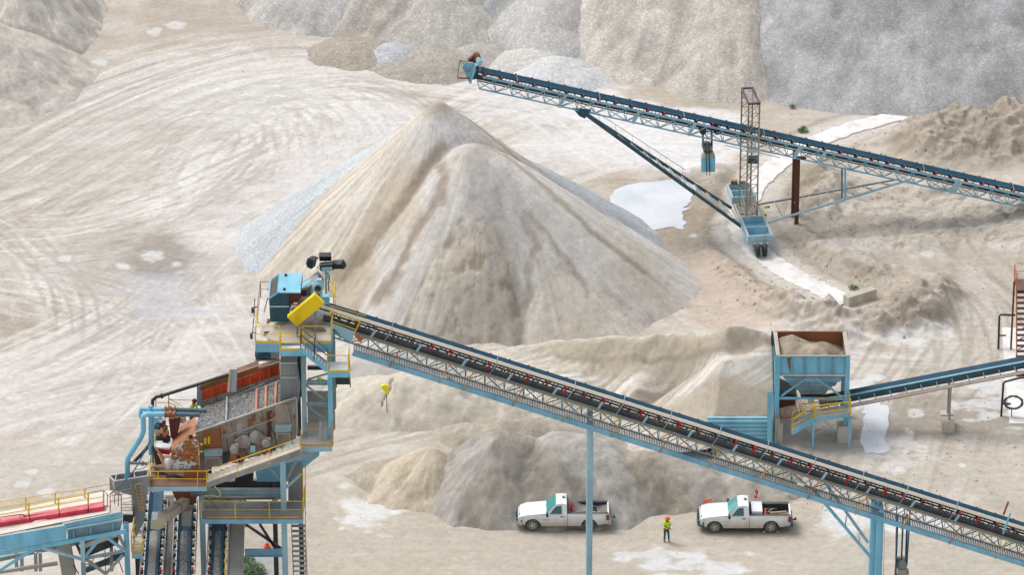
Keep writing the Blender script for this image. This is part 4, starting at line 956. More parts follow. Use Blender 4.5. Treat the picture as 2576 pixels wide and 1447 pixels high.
for x_ in (805, 1815): a = F.s_of(Z5(x_, 0)[0]); mb = MB(); mb.beam(F(a, -0.86, -0.1), F(a+0.03, -0.86, 0.32), 0.05, 0.03); mb.beam(F(a+0.03, -0.86, 0.32), F(a-0.12, -0.7, 0.62), 0.05, 0.03); mb.build('cord_bracket', 'galvanised', rk)
for x_ in (320, 965): a = F.s_of(Z6(x_, 0)[0]); mb = MB(); mb.beam(F(a, -0.86, -0.1), F(a+0.03, -0.86, 0.32), 0.05, 0.03); mb.beam(F(a+0.03, -0.86, 0.32), F(a-0.12, -0.7, 0.62), 0.05, 0.03); mb.build('cord_bracket', 'galvanised', rk)
for x_ in (1245, 2365): a = F.s_of(Z7(x_, 0)[0]); mb = MB(); mb.beam(F(a, -0.86, -0.1), F(a+0.03, -0.86, 0.32), 0.05, 0.03); mb.beam(F(a+0.03, -0.86, 0.32), F(a-0.12, -0.7, 0.62), 0.05, 0.03); mb.build('cord_bracket', 'galvanised', rk)
# head end: pulley, cheek plates, scraper frame, motor, red guard
mb = MB(); mb.lathe([(0.05, -0.6), (0.33, -0.58), (0.33, 0.58), (0.05, 0.6)], F(0.28, 0, -0.14), F.sd, 20); mb.build('head_pulley', 'belt', rk)
def cheek(y):
    q = [Z5(160, 250), Z5(200, 195), Z5(320, 205), Z5(330, 300), Z5(265, 465), Z5(245, 440)]
    pts = [PR(*z, y) for z in q]; vs = [p for p in pts]+[p+SD*0.05 for p in pts]; n_ = len(q)
    return MB().add(vs, [tuple(range(n_)), tuple(range(2*n_-1, n_-1, -1))]+[(i, n_+i, n_+(i+1) % n_, (i+1) % n_) for i in range(n_)])
cheek(-0.72).build('side_plate', 'blue_clean', rk); cheek(0.72).build('side_plate', 'blue_dirty', rk)
mb = MB(); mb.lathe([(0.16, -0.04), (0.16, 0.05), (0.08, 0.1)], PR(*Z5(235, 288), -0.8), -SD, 12); mb.build('bearing', 'grey_steel', rk)
mb = MB()
for y in (-0.75, 0.75):
    q = [PR(*Z5(*c_), y) for c_ in ((135, 170), (105, 385), (255, 390))]; mb.beam(q[0], q[1], 0.05, 0.05); mb.beam(q[1], q[2], 0.06, 0.1)
mb.beam(PR(*Z5(135, 170), -0.75), PR(*Z5(135, 170), 0.75), 0.05, 0.05); mb.beam(PR(*Z5(105, 385), -0.75), PR(*Z5(105, 385), 0.75), 0.05, 0.05); mb.beam(PR(*Z5(135, 170), 0.75), PR(*Z5(230, 190), 0.75), 0.05, 0.05)
mb.beam(PR(*Z5(135, 175), -0.75), PR(*Z5(185, 215), -0.75), 0.04, 0.04)
mb.build('scraper_frame', 'rust', rk)
mb = MB(); mb.beam(PR(*Z5(265, 455), -0.82), PR(*Z5(325, 225), -0.82), 0.05, 0.12); mb.beam(PR(*Z5(380, 300), -0.82), PR(*Z5(385, 220), -0.82), 0.05, 0.06); mb.beam(PR(*Z5(320, 225), -0.82), PR(*Z5(395, 222), -0.82), 0.3, 0.05)
mb.build('motor_mount', 'blue_pale', rk)
c_ = PR(*Z5(370, 180), -0.55); mb = MB(); mb.lathe([(0.06, -0.42), (0.2, -0.4), (0.2, 0.2), (0.16, 0.22), (0.16, 0.36), (0.03, 0.37)], c_, SD, 16)
for k in range(8): mb.lathe([(0.215, 0), (0.215, 0.02)], c_+SD*(-0.3+k*0.06), SD, 16)
mb.box(c_+Vector((0.22, 0, 0)), (0.14, 0.2, 0.16)); mb.build('motor', 'light_blue_motor', rk)
q = [Z5(230, 180), Z5(325, 90), Z5(375, 92), Z5(395, 150), Z5(350, 155), Z5(325, 205)]
pts = [PR(*z, 0.35) for z in q]; vs = pts+[p+SD*0.35 for p in pts]; n_ = len(q)
MB().add(vs, [tuple(range(n_)), tuple(range(2*n_-1, n_-1, -1))]+[(i, n_+i, n_+(i+1) % n_, (i+1) % n_) for i in range(n_)]).build('drive_guard', 'rust_dark', rk)
pts = [PR(*Z5(*c_), 0.3) for c_ in ((318, 115), (340, 85), (378, 92), (396, 140), (345, 145), (315, 180))]; vs = pts+[p+SD*0.05 for p in pts]
MB().add(vs, [tuple(range(6)), tuple(range(11, 5, -1))]+[(i, 6+i, 6+(i+1) % 6, (i+1) % 6) for i in range(6)]).build('guard_cap', 'rust_orange', rk)
# mast: four legs around the belt
hx, hy = 0.40, 1.45; zt = PR(1893, 262, -hy).z; zb = 1.15
mast = bpy.data.objects.new('mast', None)
def ML(i, j, z): return MO+HV*(hx*i)+SD*(hy*j)+Vector((0, 0, z))
mb = MB()
for i in (-1, 1):
    for j in (-1, 1): mb.beam(ML(i, j, zb), ML(i, j, zt), 0.11, 0.11, up=(0, 1, 0))
nz_ = 13
for k in range(nz_):
    z0 = zb+(zt-zb)*k/nz_; z1 = zb+(zt-zb)*(k+1)/nz_
    for j in (-1, 1):
        mb.beam(ML(-1, j, z0), ML(1, j, z1), 0.04, 0.04); mb.beam(ML(-1, j, z0), ML(1, j, z0), 0.04, 0.04)
for i in (-1, 1):
    for k in (0, 1, 11, 12):
        z0 = zb+(zt-zb)*k/nz_; z1 = zb+(zt-zb)*(k+1)/nz_; mb.beam(ML(i, -1, z0), ML(i, 1, z1), 0.05, 0.05)
mast = mb.build('mast', 'rust_light' if 'rust_light' in MATS else 'yellow_rusty', rk)
MATS['mast_m'] = paint('mast_metal', rgb(150, 138, 124), rust=0.6, dust=0.3, rough=0.75, rustc=rgb(120, 84, 58)); mast.data.materials[0] = MATS['mast_m']
mb = MB()
for j in (-1, 1): mb.beam(ML(-1.15, j, zt+0.06), ML(1.15, j, zt+0.06), 0.12, 0.14)
for i in (-1, 1): mb.beam(ML(i, -1.0, zt+0.06), ML(i, 1.0, zt+0.06), 0.12, 0.12)
mb.build('top_frame', 'rust_dark', rk)
mb = MB()
for k in range(6): a = -0.9+k*0.3; mb.beam(ML(-0.9, a, zt+0.03), ML(0.9, a+0.3, zt+0.03), 0.04, 0.04); mb.beam(ML(-0.9, a+.3, zt+0.03), ML(0.9, a+0.3, zt+0.03), 0.04, 0.04)
mb.build('lacing', 'galvanised', rk)
sB = F.s_of(1884); bz = F(sB, 0, 0).z
MB().box(MO+SD*(-1.2)+Vector((0.05, 0, bz-1.75)), (0.75, 0.3, 0.55)).build('lift_box', 'teal_dark', rk)
mb = MB(); mb.beam(MO+HV*(-0.5)+SD*(-1.45)+Vector((0, 0, bz-1.0)), MO+HV*0.5+SD*(-1.45)+Vector((0, 0, bz-1.0)), 0.12, 0.2); mb.tube([PR(*Z6(670, 548), -1.5), PR(*Z6(1115, 648), -1.5)], 0.035, 6); mb.build('lift_bar', 'galvanised', rk)
# carriage: long trough shaped frame along the depth direction
def CL(a, b, z): return MO+HV*a+SD*b+Vector((0, 0, z))
cf = -9.4; cr_ = 5.2
def trough(y0, y1, w, z0, z1, bulk):
    mb = MB(); t = 0.06
    mb.beam(CL(-w, y0, (z0+z1)/2), CL(-w, y1, (z0+z1)/2), t, z1-z0); mb.beam(CL(w, y0, (z0+z1)/2), CL(w, y1, (z0+z1)/2), t, z1-z0)
    for y in bulk: mb.beam(CL(-w+t, y, (z0+z1)/2), CL(w-t, y, (z0+z1)/2), t, z1-z0-0.01)
    for sgn in (-1, 1): mb.beam(CL(sgn*w, y0, z1+0.03), CL(sgn*w, y1, z1+0.03), 0.14, 0.05)
    for y in bulk: mb.beam(CL(-w, y, z1+0.035), CL(w, y, z1+0.035), 0.1, 0.05)
    return mb
trough(-5.2, -1.7, 0.85, 0.95, 1.5, (-5.17, -3.6, -1.75)).build('carriage_frame', 'blue_pale', rk)
trough(1.8, 4.2, 0.85, 0.95, 1.5, (1.85, 3.0, 4.17)).build('carriage_frame', 'blue_pale', rk)
MB().box(CL(0, -3.4, 1.0), (1.55, 3.3, 0.05)).build('carriage_floor', 'blue_clean', rk); MB().box(CL(0, 3.0, 1.0), (1.55, 2.2, 0.05)).build('carriage_floor', 'blue_clean', rk)
mb = MB(); mb.beam(CL(-0.75, -5.0, 1.0), CL(-0.75, 4.1, 1.0), 0.12, 0.22); mb.beam(CL(0.75, -5.0, 1.0), CL(0.75, 4.1, 1.0), 0.12, 0.22)
for y in (-1.5, 0, 1.5): mb.beam(CL(-0.75, y, 1.02), CL(0.75, y, 1.02), 0.1, 0.16)
mb.beam(CL(-0.75, -1.5, 1.0), CL(0.75, 1.5, 1.0), 0.07, 0.1); mb.beam(CL(0.75, -1.5, 1.05), CL(-0.75, 1.5, 1.05), 0.07, 0.1); mb.build('cross_member', 'grey_dusty', rk)
for y in (-5.4, 4.4):
    mb = MB(); mb.box(CL(0, y, 0.95), (1.1, 0.5, 0.3)); mb.box(CL(-0.42, y, 0.7), (0.08, 0.35, 0.5)); mb.box(CL(0.42, y, 0.7), (0.08, 0.35, 0.5)); mb.build('axle_box', 'grey_steel', rk)
    for x in (-0.25, 0.25):
        w_ = MB(); w_.lathe([(0.28, -0.15), (0.46, -0.14), (0.5, -0.08), (0.5, 0.08), (0.46, 0.14), (0.28, 0.15)], CL(x, y-0.25, 0.64), HV, 24); tt = w_.build('tyre', 'black_plastic', rk)
        w_ = MB(); w_.lathe([(0.05, -0.12), (0.27, -0.1), (0.27, 0.1), (0.05, 0.12)], CL(x, y-0.25, 0.64), HV, 16); w_.build('rim', 'grey_steel', tt)
# big strut going up-left, twin tubes with handrail cables
S0 = [PR(*Z6(800, 1175), y) for y in (-1.9, 1.5)]; S1 = [PR(*Z5(1600, 770), y) for y in (-0.8, 0.8)]
S0[0] = PR(1865, 570, -1.9); S0[1] = PR(1865, 570, -1.9)+SD*3.4-HV*0.2
for i in (0, 1): MB().beam(S0[i], S1[i], 0.2, 0.2).build('main_strut', 'teal_dark', rk)
mb = MB(); nS = 12
for k in range(nS+1):
    a = S0[0].lerp(S1[0], k/nS); b = S0[1].lerp(S1[1], k/nS); mb.beam(a, b, 0.07, 0.07)
    if k < nS: mb.beam(a, S0[1].lerp(S1[1], (k+1)/nS), 0.05, 0.05)
mb.build('strut_bracing', 'grey_steel', rk)
for i in (0, 1):
    o_ = (SD*(-0.45) if i == 0 else SD*0.45); mb = MB(); up_ = Vector((0, 0, -0.05 if i == 0 else 0.5))
    mb.tube([S0[i].lerp(S1[i], 0.3)+o_+up_, S1[i]+o_+up_], 0.02, 5)
    for k in range(7): c_ = S0[i].lerp(S1[i], 0.32+k*0.11); mb.beam(c_, c_+o_+up_, 0.02, 0.02)
    mb.build('strut_rail', 'dark_steel', rk)
mb = MB(); mb.add([S1[0]+Vector((-.5, 0, .1)), S1[0]+Vector((.9, 0, -.0)), S1[0]+Vector((.4, 0, -.75)), S1[0]+Vector((0, 0, -.55))], [(0, 1, 2, 3), (3, 2, 1, 0)]); mb.build('gusset', 'teal_dark', rk)
# right hand struts
T0 = [PR(1925, 562, -1.9), PR(1925, 562, -1.9)+SD*3.4]; T1 = [PR(2290, 452, -0.8), PR(2250, 452, 0.9)]
for i in (0, 1): MB().beam(T0[i], T1[i], 0.13, 0.13).build('rear_strut', 'blue_pale' if i == 0 else 'grey_steel', rk)
mb = MB()
for k in range(1, 8): a = T0[0].lerp(T1[0], k/8); b = T0[1].lerp(T1[1], k/8); mb.beam(a, b, 0.06, 0.06); mb.beam(a, T0[1].lerp(T1[1], (k+1)/9), 0.045, 0.045)
mb.build('strut_bracing', 'grey_steel', rk)
for i, (u, y) in enumerate(((2126, -0.8), (2118, 0.8))):
    p1 = PR(u, 424, y); MB().beam(p1, PR(u, 498, y), 0.14, 0.14, up=(0, 1, 0)).build('hanger_post', 'blue_clean' if i == 0 else 'grey_steel', rk)
p1 = PR(2008, 398, -0.7); mb = MB(); mb.beam(p1, (p1.x, p1.y, 0.0), 0.3, 0.22, up=(0, 1, 0)); mb.beam(p1+SD*1.4, (p1+SD*1.4)*1-Vector((0, 0, p1.z)), 0.3, 0.22, up=(0, 1, 0)); mb.beam(p1+Vector((-.2, 0, .05)), p1+Vector((.55, 0, .02)), 0.2, 0.2); mb.build('support_leg', 'rust_dark', rk)
# gravity take-up
tp = PR(*Z6(530, 500), 0); mb = MB()
for x_ in (490, 605): mb.lathe([(0.05, -0.5), (0.24, -0.49), (0.24, 0.49), (0.05, 0.5)], PR(*Z6(x_, 420), -0.1), SD, 18)
mb.build('bend_pulley', 'dark_steel', rk)
tz = PR(*Z6(530, 565), 0); mb = MB(); mb.lathe([(0.05, -0.5), (0.34, -0.49), (0.34, 0.49), (0.05, 0.5)], tz, SD, 20); mb.build('take_up_pulley', 'grey_steel', rk)
mb = MB()
for x_ in (497, 567): mb.beam(PR(*Z6(x_, 430), 0), PR(*Z6(x_, 570), 0), 0.03, 0.8, up=SD)
mb.build('take_up_belt', 'belt', rk)
bx = PR(*Z6(538, 690), 0); mb = MB(); mb.box(bx, (1.0, 0.9, 1.1)); mb.build('counterweight', 'blue_clean', rk, bevel=0.02)
mb = MB(); mb.lathe([(0.48, 0), (0.46, 0.14), (0.3, 0.3), (0.1, 0.36)], bx+Vector((0, 0, 0.56))); mb.build('sand_heap', 'sand_load', rk)
mb = MB()
for x_ in (520, 545): mb.beam(PR(*Z6(x_, 520), -0.55), PR(*Z6(x_+8, 790), -0.55), 0.06, 0.06)
mb.beam(PR(*Z6(500, 600), -0.5), PR(*Z6(580, 600), -0.5), 0.08, 0.08); mb.build('take_up_hanger', 'dark_steel', rk)
mb = MB(); mb.box(CL(-0.35, 4.2, 1.7), (0.5, 0.35, 0.3)); mb.tube([CL(0.0, 4.2, 1.65), CL(0.5, 4.2, 1.65)], 0.12, 10); mb.build('track_drive', 'rust', rk)
for j, (x_, y_) in enumerate(((1015, 1050), (990, 1118))):
    mb = MB(); c_ = PR(*Z6(x_, y_), -1.2); mb.box(c_, (0.42, 0.05, 0.16)); mb.box(c_+Vector((0.1, 0, 0.09)), (0.2, 0.05, 0.1)); mb.build('warning_plate', 'yellow', rk)
# ================================================================== 3. screening tower (steel structure)
def xz(z, Y): p = P(z[0], z[1], Y); return (p.x, p.z)
YF = -50.5; YB = -44.2
zD = P(740, 862, YF).z
xL = P(643, 862, YF).x; xR = P(834, 862, YF).x
tw = thing('screening_tower', 'tall blue steel screening tower with yellow railed platforms at the head of the long conveyor', 'tower', ((xL+xR)/2, -48, 0))
MB().box(((xL+xR)/2, (YF+YB)/2, zD-0.04), (xR-xL, YB-YF, 0.08)).build('platform_floor', 'floor_dusty', tw)
mb = MB(); T_ = 0.1
for y in (YF, YB): mb.channel((xL, y, zD-0.36), (xR, y, zD-0.36), 0.14, 0.56, 1 if y == YF else -1)
mb.beam((xL, YF, zD-0.33), (xL, YB, zD-0.33), 0.05, 0.48); mb.beam((xR, YF, zD-0.33), (xR, YB, zD-0.33), 0.05, 0.48)
for k in range(1, 5): y = YF+(YB-YF)*k/5; mb.beam((xL+.05, y, zD-0.25), (xR-.05, y, zD-0.25), 0.1, 0.3)
mb.build('platform_frame', 'blue_steel', tw)
for xa_, xb_ in ((xL, P(705, 862, YF).x), (P(770, 862, YF).x, xR)): MB().beam((xa_, YF-0.02, zD+0.05), (xb_, YF-0.02, zD+0.05), 0.02, 0.12).build('toe_board', 'yellow', tw)
# small step landing in front
xa, xb = P(705, 885, YF-0.7).x, P(764, 885, YF-0.7).x; zl = P(730, 882, YF-0.75).z
MB().box(((xa+xb)/2, YF-0.4, zl-0.03), (xb-xa, 0.72, 0.06)).build('step_landing', 'floor_pale', tw)
mb = MB(); mb.beam((xa, YF-0.78, zl-0.2), (xb, YF-0.78, zl-0.2), 0.05, 0.3); mb.beam((xa, YF-0.02, zl-0.2), (xa, YF-0.76, zl-0.2), 0.05, 0.3); mb.beam((xb, YF-0.02, zl-0.2), (xb, YF-0.76, zl-0.2), 0.05, 0.3); mb.build('landing_frame', 'blue_clean', tw)
mb = MB(); rail3(mb, [(xa, YF, zl), (xa, YF-0.74, zl), (xb, YF-0.74, zl), (xb, YF, zl)], toe=True, h=1.0); mb.build('handrail', 'yellow', tw)
mb = MB(); rail3(mb, [(xa-0.03, YF, zD), (xL, YF, zD), (xL, YB-3.6, zD)], toe=False, posts=3); mb.build('handrail', 'yellow', tw)
x76 = P(762, 862, YF).x; mb = MB(); rail3(mb, [(x76, YF, zD), (xR, YF, zD), (xR, YF+1.6, zD)], posts=3); mb.build('handrail', 'yellow', tw)
mb = MB(); rail3(mb, [(xR, YB-2.2, zD), (xR, YB, zD), (xR-1.2, YB, zD)], posts=3); mb.build('handrail', 'yellow', tw)
mb = MB(); rail3(mb, [(xL, YB-3.6, zD), (xL, YB, zD), (xR-1.2, YB, zD)], posts=2.5, r=0.022); mb.build('handrail', 'rust_dark', tw, label='rusty brown handrail along the back of the top platform')
MB().box((P(*Z1(505, 1120), YF+0.35).x, YF+0.4, zD+0.012), (0.95, 0.45, 0.02)).build('deck_patch', 'rust', tw)
MB().box((P(*Z1(415, 890), YF+2).x, YF+2.3, zD+0.01), (0.2, 1.9, 0.02)).build('deck_patch', 'rust_dark', tw)
MB().box((P(*Z1(480, 1150), YF).x, YF+1.0, zD+0.002), (0.4, 0.3, 0.01)).build('deck_patch', 'floor_pale', tw)
# stair to the landing on the right
s0 = P(*Z1(795, 1160), YF-0.5); s1 = P(*Z1(1095, 1395), YF-0.5); lz = s1.z-0.05
mb = MB(); mb.beam(s0, s1, 0.05, 0.26); mb.beam(s0+Vector((0, -0.8, 0)), s1+Vector((0, -0.8, 0)), 0.05, 0.26)
mb.build('stair_stringer', 'blue_clean', tw)
mb = MB()
for k in range(9): q = s0.lerp(s1, (k+0.5)/9); mb.box(q+Vector((0, -0.4, 0.06)), (0.26, 0.76, 0.04)); mb.box(q+Vector((-0.12, -0.4, -0.05)), (0.02, 0.76, 0.2))
mb.build('stair_tread', 'blue_pale', tw)
for y_ in (-0.8, 0.0):
    mb = MB(); q0 = s0+Vector((0, y_, 0)); q1 = s1+Vector((0, y_, 0)); z_ = Vector((0, 0, 1.0)); mb.tube([q0+z_, q1+z_], 0.025, 6); mb.tube([q0+z_*0.55, q1+z_*0.55], 0.022, 6)
    for k in (0, 0.5, 1): q = q0.lerp(q1, k); mb.beam(q, q+z_, 0.05, 0.05)
    mb.build('stair_rail', 'rust_dark', tw)
xl0, xl1 = s1.x, P(*Z1(1330, 1400), YF-0.9).x
MB().box(((xl0+xl1)/2, YF-0.75, lz), (xl1-xl0, 1.35, 0.06)).build('landing_floor', 'floor_pale', tw)
mb = MB(); mb.beam((xl0, YF-1.44, lz-0.18), (xl1, YF-1.44, lz-0.18), 0.05, 0.32); mb.beam((xl1, YF-1.42, lz-0.18), (xl1, YF-0.08, lz-0.18), 0.05, 0.32); mb.beam((xl0, YF-0.06, lz-0.18), (xl1, YF-0.06, lz-0.18), 0.05, 0.32); mb.build('landing_frame', 'blue_clean', tw)
mb = MB(); rail3(mb, [(xl0, YF-1.42, lz), (xl1, YF-1.42, lz), (xl1, YF-0.1, lz)], toe=True, posts=3, h=1.1); rail3(mb, [(xl0, YF+0.2, lz), (xl0, YF+0.5, lz)], posts=3, h=1.1); mb.build('handrail', 'yellow', tw)
# flight going down behind the landing
mb = MB(); xs0, xs1 = P(845, 960, -49).x, P(880, 960, -49).x
for k in range(11):
    z = lz-0.35-k*0.21; y = YF-0.1+k*0.22; mb.box(((xs0+xs1)/2, y, z), (xs1-xs0, 0.24, 0.04)); mb.box(((xs0+xs1)/2, y+0.1, z-0.08), (xs1-xs0, 0.02, 0.14))
mb.build('stair_tread', 'dark_steel', tw)
for x_ in (xs0, xs1): MB().beam((x_, YF-0.3, lz-0.3), (x_, YF+2.4, lz-2.75), 0.05, 0.3).build('stair_stringer', 'teal_dark', tw)
mb = MB(); mb.tube([(xs1+.03, YF-0.3, lz+0.7), (xs1+.03, YF+2.4, lz-1.8)], 0.025, 6); mb.build('stair_rail', 'yellow', tw)
# columns and bracing
cl = P(765, 1000, -50).x; cr = P(831, 1000, -50).x
def zrow(v, Y=-50.0): return P(765, v, Y).z
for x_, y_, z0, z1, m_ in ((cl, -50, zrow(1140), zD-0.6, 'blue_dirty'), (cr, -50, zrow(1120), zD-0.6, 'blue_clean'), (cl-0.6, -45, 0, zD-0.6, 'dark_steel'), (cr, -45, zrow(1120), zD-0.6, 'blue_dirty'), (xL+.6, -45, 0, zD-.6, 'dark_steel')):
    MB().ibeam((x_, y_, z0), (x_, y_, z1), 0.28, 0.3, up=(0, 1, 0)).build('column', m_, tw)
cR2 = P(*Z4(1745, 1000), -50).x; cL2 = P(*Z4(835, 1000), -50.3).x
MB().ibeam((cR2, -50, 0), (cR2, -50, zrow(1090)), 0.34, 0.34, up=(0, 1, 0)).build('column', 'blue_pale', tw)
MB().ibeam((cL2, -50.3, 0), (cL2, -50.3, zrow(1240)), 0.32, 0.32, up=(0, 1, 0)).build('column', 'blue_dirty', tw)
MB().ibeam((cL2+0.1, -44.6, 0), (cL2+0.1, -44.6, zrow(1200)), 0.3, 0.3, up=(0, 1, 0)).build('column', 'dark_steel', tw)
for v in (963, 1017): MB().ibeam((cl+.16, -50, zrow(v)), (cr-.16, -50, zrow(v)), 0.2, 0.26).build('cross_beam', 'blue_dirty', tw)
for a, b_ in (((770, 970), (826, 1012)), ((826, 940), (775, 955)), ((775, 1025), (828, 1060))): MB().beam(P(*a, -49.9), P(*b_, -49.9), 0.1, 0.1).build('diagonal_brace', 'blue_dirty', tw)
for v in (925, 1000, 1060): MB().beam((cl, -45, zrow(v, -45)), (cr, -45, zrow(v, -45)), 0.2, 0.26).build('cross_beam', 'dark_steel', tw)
mb = MB(); mb.box(((cl+cr)/2+0.1, -47.2, zrow(1085)), (cr-cl+0.1, 0.1, 2.6)); mb.build('back_panel', 'grey_dusty', tw)
# lower railed bay on the right
p0, p1 = P(757, 1120, -51.2), P(836, 1120, -51.2); zb_ = P(800, 1125, -51.2).z
MB().box(((p0.x+p1.x)/2, -49.6, zb_), (p1.x-p0.x, 3.2, 0.06)).build('platform_floor', 'floor_dusty', tw)
mb = MB(); mb.beam((p0.x, -51.24, zb_-0.16), (p1.x, -51.24, zb_-0.16), 0.05, 0.26); mb.build('platform_frame', 'blue_pale', tw)
mb = MB(); rail3(mb, [(p0.x, -51.2, zb_+.03), (p1.x, -51.2, zb_+.03), (p1.x, -48.6, zb_+.03)], toe=True, posts=3, h=1.15); mb.build('handrail', 'yellow_rusty', tw)
# walkway along the screen: level part, sloped part
wl0 = P(*Z2(315, 1335), -52.0); wl1 = P(*Z2(780, 1335), -52.0); ws1 = P(*Z2(1745, 1010), -52.0)
wk0, wk1 = P(*Z2(860, 1325), -52.0), ws1
zf_ = wl0.z+0.12
MB().box(((wl0.x+wk0.x)/2, -50.0, zf_), (wk0.x-wl0.x, 4.0, 0.06)).build('walkway_floor', 'rust', tw)
MB().channel((wl0.x, -52.02, wl0.z-0.06), (wk0.x, -52.02, wl0.z-0.06), 0.08, 0.3, 1).build('walkway_frame', 'blue_pale', tw)
mb = MB(); mb.beam(wk0+Vector((0, 0, 0.1)), wk1+Vector((0, 0, 0.1)), 0.06, 0.36); mb.build('walkway_frame', 'grey_dusty', tw)
mb = MB(); A_ = wk0+Vector((0, 0.6, 0.22)); B_ = wk1+Vector((0, 0.6, 0.22)); n_ = 16
for k in range(n_): q = A_.lerp(B_, (k+0.5)/n_); mb.box(q, ((B_-A_).length/n_*0.9, 1.1, 0.05))
mb.build('walkway_tread', 'floor_dusty', tw)
mb = MB(); q = [P(*Z2(x, y), -52.05) for x, y in ((320, 1180), (855, 1178), (1738, 866))]; mb.tube(q, 0.03, 6); q2 = [P(*Z2(x, y), -52.05) for x, y in ((320, 1250), (855, 1252), (1738, 930))]; mb.tube(q2, 0.025, 6)
for x, y0_, y1_ in ((320, 1180, 1340), (402, 1180, 1250), (772, 1180, 1330), (858, 1178, 1325), (1150, 1075, 1220), (1445, 968, 1110), (1738, 866, 1010)): mb.beam(P(*Z2(x, y0_), -52.05), P(*Z2(x, y1_), -52.05), 0.05, 0.05)
mb.build('handrail', 'yellow', tw)
mb = MB(); rail3(mb, [(wl0.x, -52, zf_), (wl0.x, -46.2, zf_+.0), (wl0.x+2.5, -46.2, zf_)], posts=2.0, h=1.1); mb.build('handrail', 'yellow', tw)
xg = P(*Z2(500, 540), -46).x; mb = MB(); q = [P(*Z2(x, y), -46.0) for x, y in ((380, 460), (500, 462))]; mb.tube(q, 0.028, 6); q = [P(*Z2(x, y), -46.0) for x, y in ((390, 532), (505, 532), (640, 600))]; mb.tube(q, 0.025, 6)
for x, y0_, y1_ in ((380, 460, 640), (500, 462, 620)): mb.beam(P(*Z2(x, y0_), -46.0), P(*Z2(x, y1_), -46.0), 0.06, 0.06)
q = [P(*Z2(x, y), -46.0) for x, y in ((505, 505), (780, 508))]; mb.tube(q, 0.022, 6); q = [P(*Z2(x, y), -46.0) for x, y in ((505, 490), (640, 580))]; mb.tube(q, 0.02, 6)
mb.build('handrail', 'yellow_rusty', tw)
# lower frame: main beam, hopper chute, braces, wall panel
MB().ibeam(P(*Z4(700, 400), -49.8), P(*Z4(1700, 400), -49.8), 0.3, 0.44).build('main_beam', 'blue_dirty', tw)
MB().ibeam(P(*Z4(700, 330), -45), P(*Z4(1700, 300), -45), 0.3, 0.6).build('main_beam', 'dark_steel', tw)
MB().ibeam(P(*Z4(850, 470), -49.4), P(*Z4(1700, 465), -49.4), 0.2, 0.15).build('main_beam', 'grey_steel', tw)
hp = [Z4(1425, 170), Z4(2130, 0), Z4(1760, 280), Z4(1440, 280)]
MB().prism([xz(z, -48.6) for z in (Z4(1420, 175), Z4(1600, 120), Z4(2130, -5), Z4(1770, 285), Z4(1440, 285))], -48.6, -45.2).build('under_chute', 'blue_steel', tw)
for a, b_, m_ in (((1570, 130), (1715, 270), 'blue_dirty'), ((1870, 60), (1760, 280), 'blue_dirty'), ((1930, 200), (1750, 360), 'blue_pale'), ((900, 470), (1010, 600), 'grey_steel'), ((1690, 460), (1440, 620), 'grey_steel')):
    MB().beam(P(*Z4(*a), -49.9), P(*Z4(*b_), -49.9), 0.14, 0.14).build('diagonal_brace', m_, tw)
MB().prism([xz(Z4(*c_), -49) for c_ in ((1785, 120), (1935, 60), (1935, 745), (1785, 745))], -49.0, -48.9).build('side_panel', 'grey_steel', tw)
MB().prism([xz(Z4(*c_), -45.6) for c_ in ((700, 250), (1160, 290), (1160, 380), (850, 380))], -45.6, -45.4).build('side_panel', 'dark_steel', tw)
MB().prism([xz(Z4(*c_), -46.6) for c_ in ((860, 480), (1310, 470), (1310, 640), (860, 640))], -46.6, -46.5).build('back_panel', 'dark_steel', tw)
# platform with rails low down
for x_, m_ in ((1135, 'yellow_rusty'), (1300, 'yellow_rusty'), (1010, 'yellow_rusty'), (1250, 'grey_steel')):
    p_ = P(*Z4(x_, 440), -47.4); MB().beam(p_, p_-Vector((0, 0, 2.2)), 0.07, 0.07).build('inner_post', m_, tw)
for x0, x1, y_, m_ in ((860, 1100, 500, 'yellow_rusty'), (1110, 1380, 565, 'galvanised'), (870, 1330, 540, 'dark_steel'), (1330, 1700, 545, 'grey_steel')): MB().beam(P(*Z4(x0, y_), -47.8), P(*Z4(x1, y_), -47.8), 0.07, 0.09).build('inner_rail', m_, tw)
for x0, x1, y0, y1, Y_ in ((880, 1000, 590, 640, -48.6), (1110, 1190, 560, 640, -48.2), (560, 700, 400, 470, -48.5), (1190, 1400, 190, 300, -47.5)):
    MB().prism([xz(Z4(*c_), Y_) for c_ in ((x0, y0), (x1, y0), (x1-10, y1), (x0, y1))], Y_, Y_+0.7).build('equipment_box', 'dark_steel', tw, bevel=.02)
q0, q1 = P(*Z4(820, 755), -51.3), P(*Z4(1955, 745), -51.3); zp = q0.z+0.35
MB().box(((q0.x+q1.x)/2, -50.2, zp), (q1.x-q0.x, 2.1, 0.06)).build('platform_floor', 'grey_steel', tw)
mb = MB(); mb.channel((q0.x, -51.3, zp-0.2), (q1.x, -51.3, zp-0.2), 0.08, 0.3, 1); mb.build('platform_frame', 'blue_steel', tw)
mb = MB(); mb.beam((q0.x+.3, -51.34, zp+0.1), (q1.x-.2, -51.34, zp+0.1), 0.02, 0.12); mb.build('toe_board', 'yellow_rusty', tw)
mb = MB(); rail3(mb, [(q0.x, -49.4, zp), (q0.x, -51.33, zp), (q1.x, -51.33, zp), (q1.x, -49.4, zp)], posts=2.1, h=1.2); mb.build('handrail', 'yellow', tw)
mb = MB(); a, b_ = P(*Z4(860, 470), -47.2), P(*Z4(1310, 470), -47.2); rail3(mb, [a+Vector((0, 0, -1)), b_+Vector((0, 0, -1))], posts=1.6, h=1.0); mb.build('handrail', 'yellow_rusty', tw)
